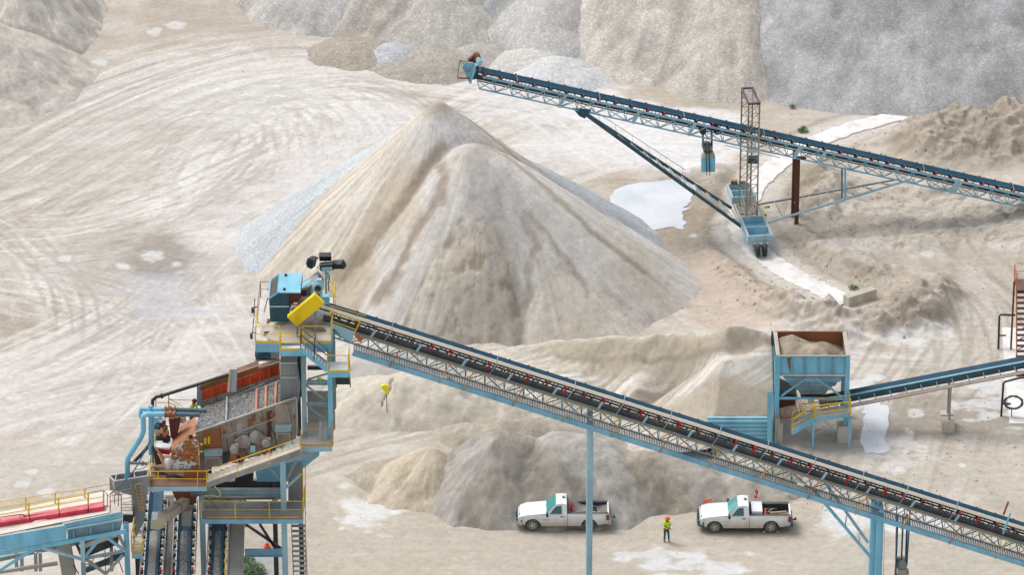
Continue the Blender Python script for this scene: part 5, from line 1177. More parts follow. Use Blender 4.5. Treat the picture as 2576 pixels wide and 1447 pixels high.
for a, b_, m_ in (((1310, 760), (1720, 1040), 'dark_steel'), ((1465, 755), (1640, 1030), 'dark_steel'), ((1300, 1130), (1440, 1322), 'grey_steel')):
    MB().beam(P(*Z4(*a), -49), P(*Z4(*b_), -49), 0.14, 0.14).build('diagonal_brace', m_, tw)
MB().ibeam(P(*Z4(1300, 1080), -49.4), P(*Z4(1720, 1080), -49.4), 0.24, 0.46).build('cross_beam', 'blue_steel', tw)
# ladder-like stair at lower right
q0, q1 = P(*Z4(1822, 760), -49.5), P(*Z4(1975, 760), -49.5); mb = MB(); zt_ = q0.z
for k in range(22): mb.box(((q0.x+q1.x)/2, -49.5+k*0.1, zt_-0.12-k*0.4), (q1.x-q0.x-0.06, 0.26, 0.045))
mb.build('stair_tread', 'grey_steel', tw)
for x_ in (q0.x, q1.x): MB().beam((x_, -49.6, zt_), (x_, -49.6+0.1*zt_/0.4, 0.0), 0.05, 0.2, up=(0, 1, 0)).build('stair_stringer', 'grey_dusty', tw)
mb = MB(); mb.beam(P(*Z4(1975, 100), -50.2), P(*Z4(1978, 1322), -50.2), 0.05, 0.05); mb.beam(P(*Z4(1945, 140), -50.0), P(*Z4(1948, 700), -50.0), 0.06, 0.06); mb.build('corner_post', 'yellow_rusty', tw)
mb = MB(); a = [P(*Z4(*c_), -51.0) for c_ in ((960, 335), (1020, 390), (1030, 440), (1000, 452), (920, 435), (850, 440))]; mb.tube(a, 0.04, 6); mb.build('hose', 'hose_yellow', tw)
# ---- discharge boot and feed chute in the middle
mb = MB(); mb.prism([xz(Z2(*c_), -48.2) for c_ in ((1558, 80), (1700, 80), (1700, 230), (1735, 435), (1560, 440))], -49.6, -47.0); o_ = mb.build('feed_chute', 'grey_steel', tw, bevel=0.03)
for y_ in (160, 295): MB().beam(P(*Z2(1555, y_), -49.66), P(*Z2(1710, y_), -49.66), 0.06, 0.08).build('chute_flange', 'galvanised', tw)
mb = MB(); mb.prism([xz(Z2(*c_), -46.6) for c_ in ((1700, 85), (1790, 85), (1790, 470), (1700, 460))], -46.8, -46.2); mb.build('back_panel', 'dark_steel', tw)
# ================================================================== things on the top platform
hb = thing('head_box', 'teal hooded discharge box on the top platform with a sloped inspection window', 'machine', (P(*Z1(540, 900), -48).x, -48, zD))
yb0, yb1 = -49.0, -46.4
prof = [(440, 905), (430, 660), (500, 590), (640, 590), (660, 585), (700, 590), (700, 900)]
mb = MB(); mb.prism([xz(Z1(*c_), yb0) for c_ in ((443, 915), (430, 662), (530, 590), (655, 590), (655, 915))], yb0, yb1); mb.build('housing', 'teal_dark', hb, bevel=0.03)
mb = MB(); mb.prism([xz(Z1(*c_), yb0) for c_ in ((655, 585), (790, 580), (790, 640), (720, 760), (655, 760))], yb0+0.1, yb1-0.1); mb.build('rear_plate', 'rust_dark', hb)
a, b_ = P(*Z1(535, 588), yb0), P(*Z1(785, 580), yb0)
mb = MB(); mb.box(((a.x+b_.x)/2, (yb0+yb1)/2, a.z+0.05), (b_.x-a.x, yb1-yb0+0.15, 0.06)); mb.build('lid', 'blue_clean', hb)
mb = MB()
for y_ in (yb0+.3, yb1-.3): mb.lathe([(0.09, 0), (0.09, 0.08), (0.04, 0.14)], (a.x+0.35, y_, a.z+0.08))
mb.build('lifting_lug', 'dark_steel', hb)
c1_, c2_ = P(*Z1(430, 655), yb0), P(*Z1(530, 588), yb0)
nvv = Vector((-(c2_.z-c1_.z), 0, c2_.x-c1_.x)).normalized()*0.03
mb = MB()
for y_ in (yb0-0.03, yb1+0.03): mb.beam(c1_*1+nvv+Vector((0, y_-yb0, 0)), c2_+nvv+Vector((0, y_-yb0, 0)), 0.07, 0.07)
for c_ in (c1_, c2_): mb.beam(c_+nvv, c_+nvv+Vector((0, yb1-yb0, 0)), 0.07, 0.07)
mb.build('window_frame', 'blue_clean', hb)
mb = MB(); q = [c1_.lerp(c2_, 0.12)+nvv*0.7+Vector((0, .15, 0)), c1_.lerp(c2_, 0.9)+nvv*0.7+Vector((0, .15, 0)), c1_.lerp(c2_, 0.9)+nvv*0.7+Vector((0, yb1-yb0-.15, 0)), c1_.lerp(c2_, 0.12)+nvv*0.7+Vector((0, yb1-yb0-.15, 0))]; mb.add(q, [(0, 3, 2, 1)]); mb.build('window', 'black_plastic', hb)
mb = MB(); mb.beam(P(*Z1(440, 740), yb0-0.03), P(*Z1(655, 740), yb0-0.03), 0.06, 0.06); mb.build('seam_flange', 'floor_pale', hb)
mb = MB(); mb.beam(P(*Z1(425, 640), -48.6)+Vector((-.05, 0, 0)), P(*Z1(375, 800), -49.2), 0.25, 0.04, up=(1, 0, 0)); mb.build('prop_plate', 'grey_steel', hb)
# inclined rear hood + motor
hm = thing('drive_hood', 'weathered blue grey pulley hood rising behind the yellow belt guard', 'machine', (P(*Z1(930, 900), -46.5).x, -46.5, zD))
mb = MB(); mb.prism([xz(Z1(*c_), -46.4) for c_ in ((790, 530), (980, 402), (1045, 490), (1000, 560), (960, 690), (790, 700))], -47.0, -45.6); mb.build('hood', 'grey_steel', hm, bevel=0.02)
mb = MB(); mb.prism([xz(Z1(*c_), -47.1) for c_ in ((790, 560), (850, 545), (850, 690), (790, 700))], -47.25, -47.05); mb.build('hood_plate', 'rust_dark', hm)
mb = MB(); mb.prism([xz(Z1(*c_), -47.6) for c_ in ((755, 640), (900, 650), (930, 780), (740, 800))], -47.9, -47.3); mb.build('inner_chute', 'grey_dusty', hm)
mb = MB(); mb.beam(P(*Z1(780, 530), -46.3), P(*Z1(985, 400), -46.3), 0.9, 0.05); mb.build('hood_cap', 'blue_clean', hm)
def motor(name, label, c, ax, r, L, m_, cat='motor', fins=8):
    t_ = thing(name, label, cat, c); c = Vector(c); ax = Vector(ax).normalized()
    mb = MB(); mb.lathe([(r*0.4, -L*0.5), (r*0.95, -L*0.48), (r, -L*0.3), (r, L*0.3), (r*0.9, L*0.48), (r*0.4, L*0.5)], c, ax, 18); mb.build('housing', m_, t_)
    mb = MB()
    for k in range(fins): mb.lathe([(r*1.06, 0), (r*1.06, L*0.03)], c+ax*(-L*0.3+k*L*0.6/fins), ax, 18)
    mb.build('cooling_fins', m_, t_)
    mb = MB(); mb.lathe([(r*0.6, 0), (r*0.6, 0.02)], c-ax*(L*0.5+0.015), ax, 14); mb.build('fan_grille', 'dark_steel', t_)
    mb = MB(); mb.box(c+Vector((r*0.2, 0, r*1.1)), (r*0.9, r*0.9, r*0.5)); mb.build('terminal_box', m_, t_); return t_
motor('electric_motor', 'light blue electric motor perched above the yellow belt guard', P(*Z1(985, 505), -48.4), (0, 1, 0), 0.33, 0.75, 'light_blue_motor')
gr_ = motor('gear_reducer', 'pale blue gear reducer between the upper motor and the yellow guard', P(*Z1(975, 595), -48.3), (0, 1, 0), 0.3, 0.6, 'light_blue_motor', 'gearbox')
mb = MB(); mb.beam(P(*Z1(925, 480), -48.2), P(*Z1(915, 640), -48.2), 0.12, 0.3); mb.beam(P(*Z1(920, 490), -48.2), P(*Z1(1000, 470), -48.2), 0.4, 0.08); mb.build('mount_bracket', 'light_blue_motor', gr_)
motor('gear_reducer', 'grey gearbox with pipes beside the teal head box', P(*Z1(720, 760), -49.3), (0, 1, 0), 0.26, 0.5, 'grey_dusty', 'gearbox')
g0, g1 = P(*Z1(690, 895), -49.9), P(*Z1(1002, 638), -49.9)
yg = MB(); dd = (g1-g0).normalized(); nn = Vector((-dd.z, 0, dd.x)); w2 = 0.42
pl = [g0-nn*w2, g1-nn*w2, g1+nn*w2, g0+nn*w2]; yg.prism([(p.x, p.z) for p in pl], -50.15, -49.75); bgd = thing('belt_guard', 'bright yellow sloping drive belt guard on the top platform', 'guard', (g0.x, -49.95, zD)); yg.build('cover', 'yellow_clean', bgd, bevel=0.03)
mb = MB(); mb.beam((g0.x+.3, -49.95, zD), (g0.x+.3, -49.95, g0.z), 0.1, 0.1); mb.beam((g1.x-.3, -49.95, zD), (g1.x-.3, -49.95, g1.z), 0.1, 0.1); mb.build('support', 'grey_steel', bgd)
# scraps, blade pile and the sand spill
mb = MB(); rs = random.Random(3)
for k in range(7):
    c_ = P(*Z1(850+k*28, 870+rs.uniform(-30, 20)), -49.0); c_.z = zD+0.1+rs.uniform(0, 0.5)
    mb.box(c_, (0.5, 0.06, 0.4), Matrix.Rotation(rs.uniform(-1, 1), 3, 'Y') @ Matrix.Rotation(rs.uniform(-.8, .8), 3, 'Z'))
solo('steel_scrap', mb, 'screen_side', 'jumble of dusty steel plates under the yellow belt guard', 'scrap')
mb = MB(); c_ = P(*Z1(960, 830), -49.6); mb.add([c_+Vector((-.3, 0, -.35)), c_+Vector((0, 0, -.1)), c_+Vector((.4, 0, -.3)), c_+Vector((.15, 0, .0)), c_+Vector((.1, 0, .7)), c_+Vector((-.05, 0, .1))], [(0, 1, 5), (1, 2, 3), (3, 4, 5), (1, 3, 5)]); mb.add([v+Vector((0, .04, 0)) for v in (c_+Vector((-.3, 0, -.35)), c_+Vector((0, 0, -.1)), c_+Vector((.4, 0, -.3)), c_+Vector((.15, 0, .0)), c_+Vector((.1, 0, .7)), c_+Vector((-.05, 0, .1)))], [(5, 1, 0), (3, 2, 1), (5, 4, 3), (5, 3, 1)])
solo('steel_plate', mb, 'blue_pale', 'pale blue torn steel plate standing right of the yellow belt guard', 'plate')
x0_, x1_ = P(*Z1(440, 930), -49.5).x, P(*Z1(1040, 930), -49.5).x
mb = MB(); mb.lathe([(1.7, 0), (1.3, 0.1), (0.8, 0.28), (0.3, 0.42), (0.05, 0.45)], (x0_+1.1, -48.9, zD+0.004), n=22); solo('sand_spill', mb, 'sand_load', 'small spill of sand on the deck at the foot of the teal box', 'sand')
mb = MB(); rs = random.Random(8)
for k in range(6):
    a = P(*Z1(375+rs.uniform(-8, 8), 1012+k*5), YF+1.0); b_ = P(*Z1(590+rs.uniform(-20, 20), 990+k*4), YF+1.2); a.z = b_.z = zD+0.05+k*0.015; a.y = YF+0.9+k*0.06; b_.y = YF+1.25+k*0.04
    mb.tube([a, a.lerp(b_, 0.5)+Vector((0, rs.uniform(-.08, .08), 0)), b_], 0.022, 6)
solo('metal_rods', mb, 'cable', 'bundle of thin blue grey rods lying on the front of the top platform', 'rods')
mb = MB(); a = P(*Z1(625, 915), YF+1.6); a.z = zD+0.3; mb.tube([a+Vector((-.35, -.6, -.26)), a, a+Vector((.5, -.3, -.2)), a+Vector((.35, -.6, -.26)), a+Vector((-.1, -.6, -.26))], 0.03, 6); solo('bent_bar', mb, 'cable', 'bent grey bar on the deck in front of the teal box', 'bar')
# floodlight mast
fx = P(*Z1(1072, 600), -45.6); fl = thing('floodlight_mast', 'short grey mast with four dark floodlights at the back corner of the top platform', 'lamp', (fx.x, -45.6, zD))
tpz = P(*Z1(1072, 320), -45.6)
MB().beam((fx.x, -45.6, zD), tpz, 0.12, 0.12).build('pole', 'blue_pale', fl)
mb = MB(); mb.box(P(*Z1(1085, 395), -45.75), (0.26, 0.2, 0.32)); mb.build('junction_box', 'blue_pale', fl)
mb = MB(); mb.tube([P(*Z1(1108, 380), -45.7), P(*Z1(1112, 430), -45.7), P(*Z1(1098, 480), -45.7), P(*Z1(1104, 560), -45.7)], 0.035, 6); mb.build('conduit', 'black_pipe', fl)
mb = MB(); mb.tube([tpz+Vector((0, 0, -.3)), P(*Z1(965, 285), -45.4)], 0.03, 6); mb.tube([tpz+Vector((0, 0, -.3)), P(*Z1(1160, 300), -45.4)], 0.03, 6); mb.tube([tpz+Vector((-.2, .3, .02)), tpz+Vector((.2, .3, .02))], .03, 6); mb.tube([tpz, tpz+Vector((0, 0.25, 0.75))], 0.035, 6); mb.build('arm', 'blue_pale', fl)
for (x, y, w_, h_, rz, ry, gl) in ((1065, 178, 0.72, 0.38, 0, 0, 0), (1082, 285, 0.8, 0.42, -0.1, -0.12, 1), (915, 240, 0.5, 0.6, 1.1, 0, 0), (1215, 265, 0.8, 0.44, -0.5, -0.28, 0)):
    c_ = P(*Z1(x, y), -45.5 if gl == 0 else -45.9); R_ = Matrix.Rotation(ry, 3, 'Y') @ Matrix.Rotation(rz, 3, 'Z') @ Matrix.Rotation(0.25 if not gl else 0.15, 3, 'X')
    mb = MB(); mb.box(c_, (w_, 0.34, h_), R_); mb.box(c_+R_ @ Vector((0, 0.2, 0)), (w_*0.8, 0.14, h_*0.7), R_); mb.box(c_+R_ @ Vector((0, -0.1, h_/2+0.02)), (w_*1.03, 0.32, 0.04), R_)
    o_ = mb.build('floodlight', 'black_plastic', fl)
    if gl: mb = MB(); mb.box(c_+R_ @ Vector((0.02, -0.18, -0.05)), (w_*0.8, 0.03, h_*0.55), R_); mb.build('lens', 'light_blue_motor', o_)
mb = MB(); mb.box(P(*Z1(1065, 655), -47.8), (0.5, 0.5, 0.5)); solo('control_box', mb, 'blue_clean', 'small blue control box at the conveyor head, right of the yellow guard', 'box')
# outrigger lights on the left edge
mb = MB(); mb.beam(P(*Z1(270, 650), -49), P(*Z1(262, 850), -49), 0.05, 0.05); mb.beam(P(*Z1(255, 750), -49), P(*Z1(300, 745), -49), 0.05, 0.06); mb.box(P(*Z1(245, 780), -49), (0.14, 0.14, 0.34)); solo('side_lamp', mb, 'rust_dark', 'rusty bracket with a small dark lamp outside the left rail of the top platform', 'lamp')
mb = MB(); mb.beam(P(*Z1(258, 870), -50), P(*Z1(245, 1035), -50), 0.05, 0.05); mb.beam(P(*Z1(245, 1035), -50), P(*Z1(290, 1035), -50), 0.04, 0.04); mb.box(P(*Z1(232, 1070), -50), (0.15, 0.15, 0.36)); solo('side_lamp', mb, 'dark_steel', 'lower dark hanging lamp outside the left front rail of the top platform', 'lamp')
motor('electric_motor', 'dark teal electric motor hanging under the left front of the top platform', P(*Z1(365, 1270), -48.8), (1, 0, 0), 0.33, 0.95, 'teal_dark')
mb = MB(); mb.box(P(*Z1(480, 1270), -48.8), (0.7, 0.5, 0.4)); mb.box(P(*Z1(400, 1330), -48.8), (1.3, 0.5, 0.08)); solo('pump_frame', mb, 'grey_steel', 'grey pump block and base next to the dark teal motor', 'pump')
# ================================================================== vibrating screen
YN, YR_ = -50.2, -46.3
vs_ = thing('vibrating_screen', 'large rusty vibrating screen sloping down left, its deck covered with grey gravel', 'machine', P(*Z2(1100, 1000), -48))
def side_plate(Y, pts, th, m_, name='side_wall', bev=0): mb = MB(); mb.prism([xz(Z2(*c_), Y) for c_ in pts], Y, Y+th); return mb.build(name, m_, vs_, bevel=bev)
side_plate(YN, ((760, 820), (1700, 490), (1700, 870), (1520, 960), (1480, 1010), (1080, 1090), (1000, 1130), (800, 1150), (780, 900)), 0.06, 'screen_side')
mb = MB(); mb.beam(P(*Z2(755, 812), YN+0.02), P(*Z2(1702, 485), YN+0.02), 0.16, 0.09); mb.build('top_rail', 'grey_dusty', vs_)
mb = MB(); mb.beam(P(*Z2(1702, 485), YN-0.02), P(*Z2(1710, 830), YN-0.02), 0.12, 0.1); mb.build('end_rail', 'grey_dusty', vs_)
for x in (800, 1000, 1120, 1240, 1400, 1550, 1660):
    y0_ = 812-(x-755)*0.345; mb = MB(); mb.beam(P(*Z2(x, y0_+14), YN-0.04), P(*Z2(x+8, 960 if x > 900 else 1130), YN-0.04), 0.06, 0.07); mb.build('stiffener', 'screen_side', vs_)
for a, b_ in (((850, 930), (1000, 930)), ((1060, 840), (1480, 690)), ((1480, 690), (1540, 640))): MB().beam(P(*Z2(*a), YN-0.06), P(*Z2(*b_), YN-0.06), 0.07, 0.09).build('stiffener', 'grey_dusty', vs_)
# far wall: dark inner plate plus orange screen panels
side_plate(YR_, ((800, 520), (1545, 270), (1560, 440), (1480, 520), (800, 700)), 0.05, 'screen_side')
side_plate(YR_-0.02, ((795, 375), (1540, 120), (1545, 175), (800, 425)), 0.25, 'rust', 'upper_wall', 0.02)
side_plate(YR_+0.45, ((795, 375), (1540, 120), (1548, 285), (805, 525)), 0.04, 'rust_dark', 'back_wall')
mb = MB()
for k in range(6): mb.beam(P(*Z2(808, 432+k*17), YR_+0.2), P(*Z2(1546, 180+k*19), YR_+0.2), 0.05, 0.065)
mb.build('screen_panel', 'orange_mesh', vs_)
mb = MB()
for k in range(9): x = 815+k*90; y_ = 430-(x-808)*0.341; mb.beam(P(*Z2(x, y_), YR_+0.12), P(*Z2(x+2, y_+92), YR_+0.12), 0.09, 0.05)
mb.build('panel_clamp', 'orange_mesh', vs_)
mb = MB(); mb.beam(P(*Z2(805, 525), YR_+0.1), P(*Z2(1548, 282), YR_+0.1), 0.12, 0.06); mb.beam(P(*Z2(1070, 490), YR_-0.3), P(*Z2(1400, 350), YR_-0.3), 0.05, 0.05); mb.beam(P(*Z2(1330, 410), YR_-0.6), P(*Z2(1560, 320), YR_-0.6), 0.06, 0.06); mb.build('far_rail', 'galvanised', vs_)
mb = MB(); mb.beam(P(*Z2(790, 375), YR_+0.1), P(*Z2(785, 560), YR_+0.1), 0.3, 0.08); mb.build('end_rail', 'blue_dirty', vs_)
# gravel deck and spread
A_ = P(*Z2(762, 800), YN+0.3); B_ = P(*Z2(1690, 480), YN+0.3); dz_ = Vector((0, 0, -0.12)); A_ += dz_; B_ += dz_
mb = MB(); nx_, ny_ = 60, 20; vv = []; rs = random.Random(4)
for j in range(ny_+1):
    for i in range(nx_+1): p_ = A_.lerp(B_, i/nx_)+Vector((0, (YR_-YN-0.6)*j/ny_, 0)); p_.z += rs.uniform(-0.05, 0.05); vv.append(p_)
mb.add(vv, [(j*(nx_+1)+i, j*(nx_+1)+i+1, (j+1)*(nx_+1)+i+1, (j+1)*(nx_+1)+i) for j in range(ny_) for i in range(nx_)]); mb.build('gravel_bed', 'gravel_load', vs_)
mb = MB(); A2_ = P(*Z2(860, 625), YR_-0.5); B2_ = P(*Z2(1560, 370), YR_-0.5); mb.beam(A2_, B2_, 0.1, 0.28); mb.build('deck_curb', 'grey_dusty', vs_)
for x, y0_, y1_, m_ in ((1325, 400, 625, 'orange_bar'), (1412, 372, 600, 'orange_bar'), (1505, 345, 560, 'orange_bar'), (1592, 440, 525, 'grey_dusty'), (1044, 480, 705, 'galvanised')):
    a = P(*Z2(x+3, y0_), YR_-0.6); b_ = P(*Z2(x-4, y1_), YN); mb = MB(); mb.beam(a, b_, 0.09 if m_ != 'orange_bar' else 0.13, 0.07); mb.build('cross_bar', m_, vs_)
# exciter covers, motors, spring seats
for pts, m_, nm in ((((1015, 1000), (1075, 985), (1070, 1085), (1010, 1110)), 'dark_steel', 'opening'), (((1440, 980), (1510, 930), (1500, 985), (1450, 1010)), 'dark_steel', 'opening'), (((1230, 700), (1290, 680), (1285, 760), (1235, 770)), 'rust', 'patch'), (((1130, 740), (1190, 720), (1180, 830), (1140, 840)), 'grey_dusty', 'patch'), (((1600, 560), (1690, 530), (1690, 640), (1610, 650)), 'grey_dusty', 'patch'), (((960, 760), (1010, 745), (1005, 1060), (975, 1070)), 'rust', 'patch'), (((1420, 620), (1470, 605), (1465, 900), (1430, 905)), 'rust_dark', 'patch')):
    mb = MB(); mb.prism([xz(Z2(*c_), YN-.02) for c_ in pts], YN-.035, YN-.002); mb.build(nm, m_, vs_)
for a, b_ in (((1090, 1000), (1260, 850)), ((1200, 960), (1270, 1080)), ((1440, 700), (1530, 960)), ((1040, 870), (1060, 1080))): MB().tube([P(*Z2(*a), YN-.2), P(*Z2((a[0]+b_[0])/2+12, (a[1]+b_[1])/2+14), YN-.25), P(*Z2(*b_), YN-.2)], .03, 6).build('grease_line', 'dark_steel', vs_)
for x, y, r in ((1212, 905, 60), (1322, 865, 62)):
    c_ = P(*Z2(x, y), YN-0.35); r_ = r/2.4116/1.5497*0.0243; g_ = MB(); g_.lathe([(r_*0.9, 0.28), (r_, 0.25), (r_, 0.02), (r_*0.92, 0), (r_*0.5, -0.015), (r_*0.45, -0.05), (0.05, -0.06)], c_, (0, 1, 0), 24); g_.build('exciter_cover', 'grey_dusty', vs_)
for pts in (((1120, 900), (1180, 855), (1230, 960), (1140, 960)), ((1340, 810), (1420, 870), (1430, 920), (1340, 930))): side_plate(YN-0.4, pts, 0.24, 'screen_side', 'belt_cover')
for x, y in ((1118, 965), (1418, 905)):
    c_ = P(*Z2(x, y), YN-0.5); mb = MB(); mb.lathe([(0.1, -0.28), (0.25, -0.26), (0.25, 0.2), (0.12, 0.26)], c_, (0, 1, 0), 16)
    for k in range(6): mb.lathe([(0.27, 0), (0.27, 0.02)], c_+Vector((0, -0.2+k*0.07, 0)), (0, 1, 0), 16)
    mb.box(c_+Vector((0.15, 0, .2)), (0.25, .2, .18)); mb.build('motor', 'grey_dusty', vs_)
for pts in (((1080, 1000), (1190, 1000), (1215, 1065), (1205, 1110), (1090, 1100)), ((1365, 950), (1440, 950), (1480, 1000), (1470, 1030), (1380, 1020))):
    side_plate(YN-0.5, pts, 0.1, 'rust', 'motor_base'); x = sum(p[0] for p in pts)/5; y = sum(p[1] for p in pts)/5
    for dy in (-12, 32): mb = MB(); mb.lathe([(0.11, 0), (0.11, 0.01)], P(*Z2(x, y+dy), YN-0.515), (0, 1, 0), 14); mb.build('hole', 'black_plastic', vs_)
side_plate(YN-0.3, ((1268, 940), (1315, 938), (1315, 1000), (1270, 1002)), 0.15, 'light_blue_motor', 'switch_box')
for px_, py_, w_, h_, m_ in ((830, 800, 180, 190, 'rust'), (1500, 560, 160, 200, 'screen_side')):
    side_plate(YN-0.1, ((px_, py_), (px_+w_*0.8, py_-10), (px_+w_, py_+h_-10), (px_, py_+h_)), 0.05, m_, 'stiffener_box')
    side_plate(YN-0.4, ((px_, py_+h_), (px_+w_, py_+h_-8), (px_+w_-10, py_+h_+48), (px_+5, py_+h_+56)), 0.35, 'blue_dirty', 'spring_seat', 0.02)
    for dx_ in (20, w_-25): MB().beam(P(*Z2(px_+dx_, py_+h_+58), YN-0.3), P(*Z2(px_+dx_+(10 if dx_ > 50 else -6), py_+h_+118), YN-0.3), 0.1, 0.1).build('seat_leg', 'screen_side', vs_)
    MB().beam(P(*Z2(px_+15, py_+h_+62), YN-0.32), P(*Z2(px_+w_-20, py_+h_+60), YN-0.32), 0.1, 0.08).build('seat_beam', 'grey_dusty', vs_)
for x, y, r in ((1482, 650, 26), (1382, 690, 24), (1297, 660, 18), (1022, 810, 20), (1298, 700, 14)):
    c_ = P(*Z2(x, y), YN-0.12); r_ = r/2.4116/1.5497*0.0243; mb = MB(); mb.lathe([(r_, 0.12), (r_, 0), (r_*0.6, -0.03), (r_*0.6, -0.001)], c_, (0, 1, 0), 14); mb.build('hub_cover', 'rust', vs_)
# discharge hood: sloped rusty plates
h = [Z2(*c_) for c_ in ((550, 820), (755, 658), (748, 822), (705, 862), (525, 985))]
mb = MB(); mb.add([P(*Z2(755, 658), -48.4), P(*Z2(748, 828), -50.4), P(*Z2(525, 985), -50.9), P(*Z2(545, 818), -48.6)], [(0, 3, 2, 1), (0, 1, 2, 3)])
mb.build('hood_top', 'rust_orange', vs_)
for k in (0.33, 0.66): a = P(*Z2(755, 658), -48.4).lerp(P(*Z2(545, 818), -48.6), k); b_ = P(*Z2(748, 828), -50.4).lerp(P(*Z2(525, 985), -50.9), k); MB().beam(a+Vector((0, 0, .03)), b_+Vector((0, 0, .03)), 0.04, 0.06).build('hood_rib', 'rust_orange', vs_)
m, n, b = new_mat('rust_patchy'); geo = N(n, 'ShaderNodeNewGeometry'); nz = N(n, 'ShaderNodeTexNoise', Scale=1.6, Detail=8.0, Roughness=0.7); n.links.new(geo.outputs['Position'], nz.inputs['Vector'])
n3 = N(n, 'ShaderNodeTexNoise', Scale=6.0, Detail=6.0); n.links.new(geo.outputs['Position'], n3.inputs['Vector'])
cc_ = ramp(n, n3.outputs[0], [(0.3, rgb(104, 62, 30)), (0.55, rgb(160, 104, 58)), (0.8, rgb(196, 150, 108))]); n.links.new(mix(n, ramp(n, nz.outputs[0], [(0.55, BK), (0.58, WH)]), cc_, rgb(196, 210, 218)), b.inputs['Base Color']); b.inputs['Roughness'].default_value = 0.8
side_plate(-50.95, ((525, 985), (705, 862), (780, 840), (785, 1150), (640, 1165), (525, 1160)), 0.05, 'rust_patchy', 'hood_face')
side_plate(-51.15, ((640, 1160), (830, 1158), (830, 1320), (640, 1310)), 0.06, 'rust', 'hood_skirt')
mb = MB(); mb.lathe([(0.14, 0), (0.14, 0.03)], P(*Z2(708, 855), -51.0), (0, 1, 0), 14); mb.build('hole', 'black_plastic', vs_)
side_plate(-49.5, ((500, 690), (610, 670), (600, 770), (560, 900), (520, 860)), 0.5, 'rust_dark', 'inner_chute')
for (x, y, w_, h_) in ((832, 862, 24, 60), (868, 850, 22, 72), (890, 548, 30, 40), (795, 915, 28, 18), (795, 985, 28, 16)):
    Y_ = YN-0.14 if x > 800 and y > 600 else (YR_-0.06 if y < 600 else -51.0)
    mb = MB(); mb.prism([xz(Z2(*c_), Y_) for c_ in ((x, y), (x+w_, y), (x+w_, y+h_), (x, y+h_))], Y_-0.02, Y_); o_ = mb.build('warning_sticker', 'yellow', vs_)
mb = MB()
for k in range(5): x = 1082+k*14; mb.tube([P(*Z2(x, 215+k), YR_-0.5), P(*Z2(x-8, 432), YR_-0.9)], 0.055, 8)
solo('pipe_bundle', mb, 'galvanised', 'bundle of pale grey pipes leaning across the orange screen panels', 'pipes')
mb = MB(); mb.beam(P(*Z2(1080, 222), YR_-0.6), P(*Z2(1062, 430), YR_-1.0), 0.16, 0.05); solo('plank', mb, 'wood', 'brownish plank leaning left of the pale pipe bundle on the screen', 'plank')
# truss under the upper walkway behind the screen
mb = MB(); mb.beam(P(*Z2(1135, 245), -45.2), P(*Z2(1540, 95), -45.2), 0.3, 0.12); mb.beam(P(*Z2(1140, 225), -44.9), P(*Z2(1360, 145), -44.9), 0.3, 0.1); mb.build('rear_walkway', 'rust_dark', tw)
mb = MB(); a = P(*Z2(1390, 150), -46); mb.box(a+Vector((.4, 0, 0)), (1.4, 0.7, 0.12), Matrix.Rotation(-0.3, 3, 'Y')); mb.build('cover_plate', 'floor_dusty', tw)
# ================================================================== pipes on the left
pb = thing('water_pipe', 'thick light blue water pipes bending down on the left of the tower', 'pipe', P(*Z2(110, 1190), -51))
def zp_(pts, Y): return [P(*Z2(*c_), Y) for c_ in pts]
def smooth(pts, n=6):
    pts = [Vector(p) for p in pts]; q = [2*pts[0]-pts[1]]+pts+[2*pts[-1]-pts[-2]]; out = []
    for i in range(1, len(q)-2):
        for k in range(n): t = k/n; out.append(0.5*((2*q[i])+(-q[i-1]+q[i+1])*t+(2*q[i-1]-5*q[i]+4*q[i+1]-q[i+2])*t*t+(-q[i-1]+3*q[i]-3*q[i+1]+q[i+2])*t**3))
    return out+[pts[-1]]
mb = MB(); mb.tube(zp_(((470, 642), (300, 640), (262, 660), (262, 700), (262, 800), (245, 850), (120, 1050), (112, 1090), (112, 1260)), -50.8), 0.165, 14); mb.build('pipe', 'blue_clean', pb)
mb = MB(); mb.tube(zp_(((470, 600), (330, 598), (240, 592), (236, 640), (250, 680)), -50.0), 0.15, 14); mb.build('pipe', 'blue_clean', pb)
mb = MB(); mb.tube(zp_(((330, 560), (330, 1020)), -50.6), 0.13, 12); mb.tube(zp_(((355, 640), (352, 1100)), -50.3), 0.08, 10); mb.build('standpipe', 'blue_steel', pb)
for y_, Y_ in ((602, -50.0), (642, -50.8)):
    mb = MB(); a, b_ = zp_(((468, y_), (560, y_+2)), Y_); mb.tube([a, b_], 0.19, 12)
    for k in (0, 0.45, 0.55, 1): c_ = a.lerp(b_, k); mb.lathe([(0.26, -0.03), (0.26, 0.03)], c_, (1, 0, 0), 14)
    mb.build('flange_joint', 'rust', pb)
    mb = MB(); mb.tube(zp_(((562, y_), (860 if y_ < 620 else 790, y_+6)), Y_), 0.14, 12); mb.build('pipe', 'cable', pb)
mb = MB(); mb.tube(zp_(((130, 1100), (300, 1105)), -50.8), 0.1, 10); mb.lathe([(0.18, 0), (0.18, 0.08)], P(*Z2(250, 1103), -50.8), (1, 0, 0), 12); mb.build('branch_pipe', 'grey_steel', pb)
mb = MB(); mb.tube(zp_(((348, 640), (347, 560), (350, 510), (385, 478), (432, 468), (800, 352), (1060, 268)), -47.0), 0.11, 12); mb.lathe([(0.17, -0.06), (0.17, 0.06)], P(*Z2(435, 468), -47.0), (1, 0, 0.3), 12); solo('black_pipe', mb, 'black_pipe', 'long black pipe rising from the blue pipes along the back of the screen', 'pipe')
mb = MB(); mb.tube(smooth(zp_(((318, 930), (270, 990), (175, 1090)), -49.8)), 0.11, 10); solo('black_pipe', mb, 'black_pipe', 'short dark pipe slanting down beside the thick blue pipe', 'pipe')
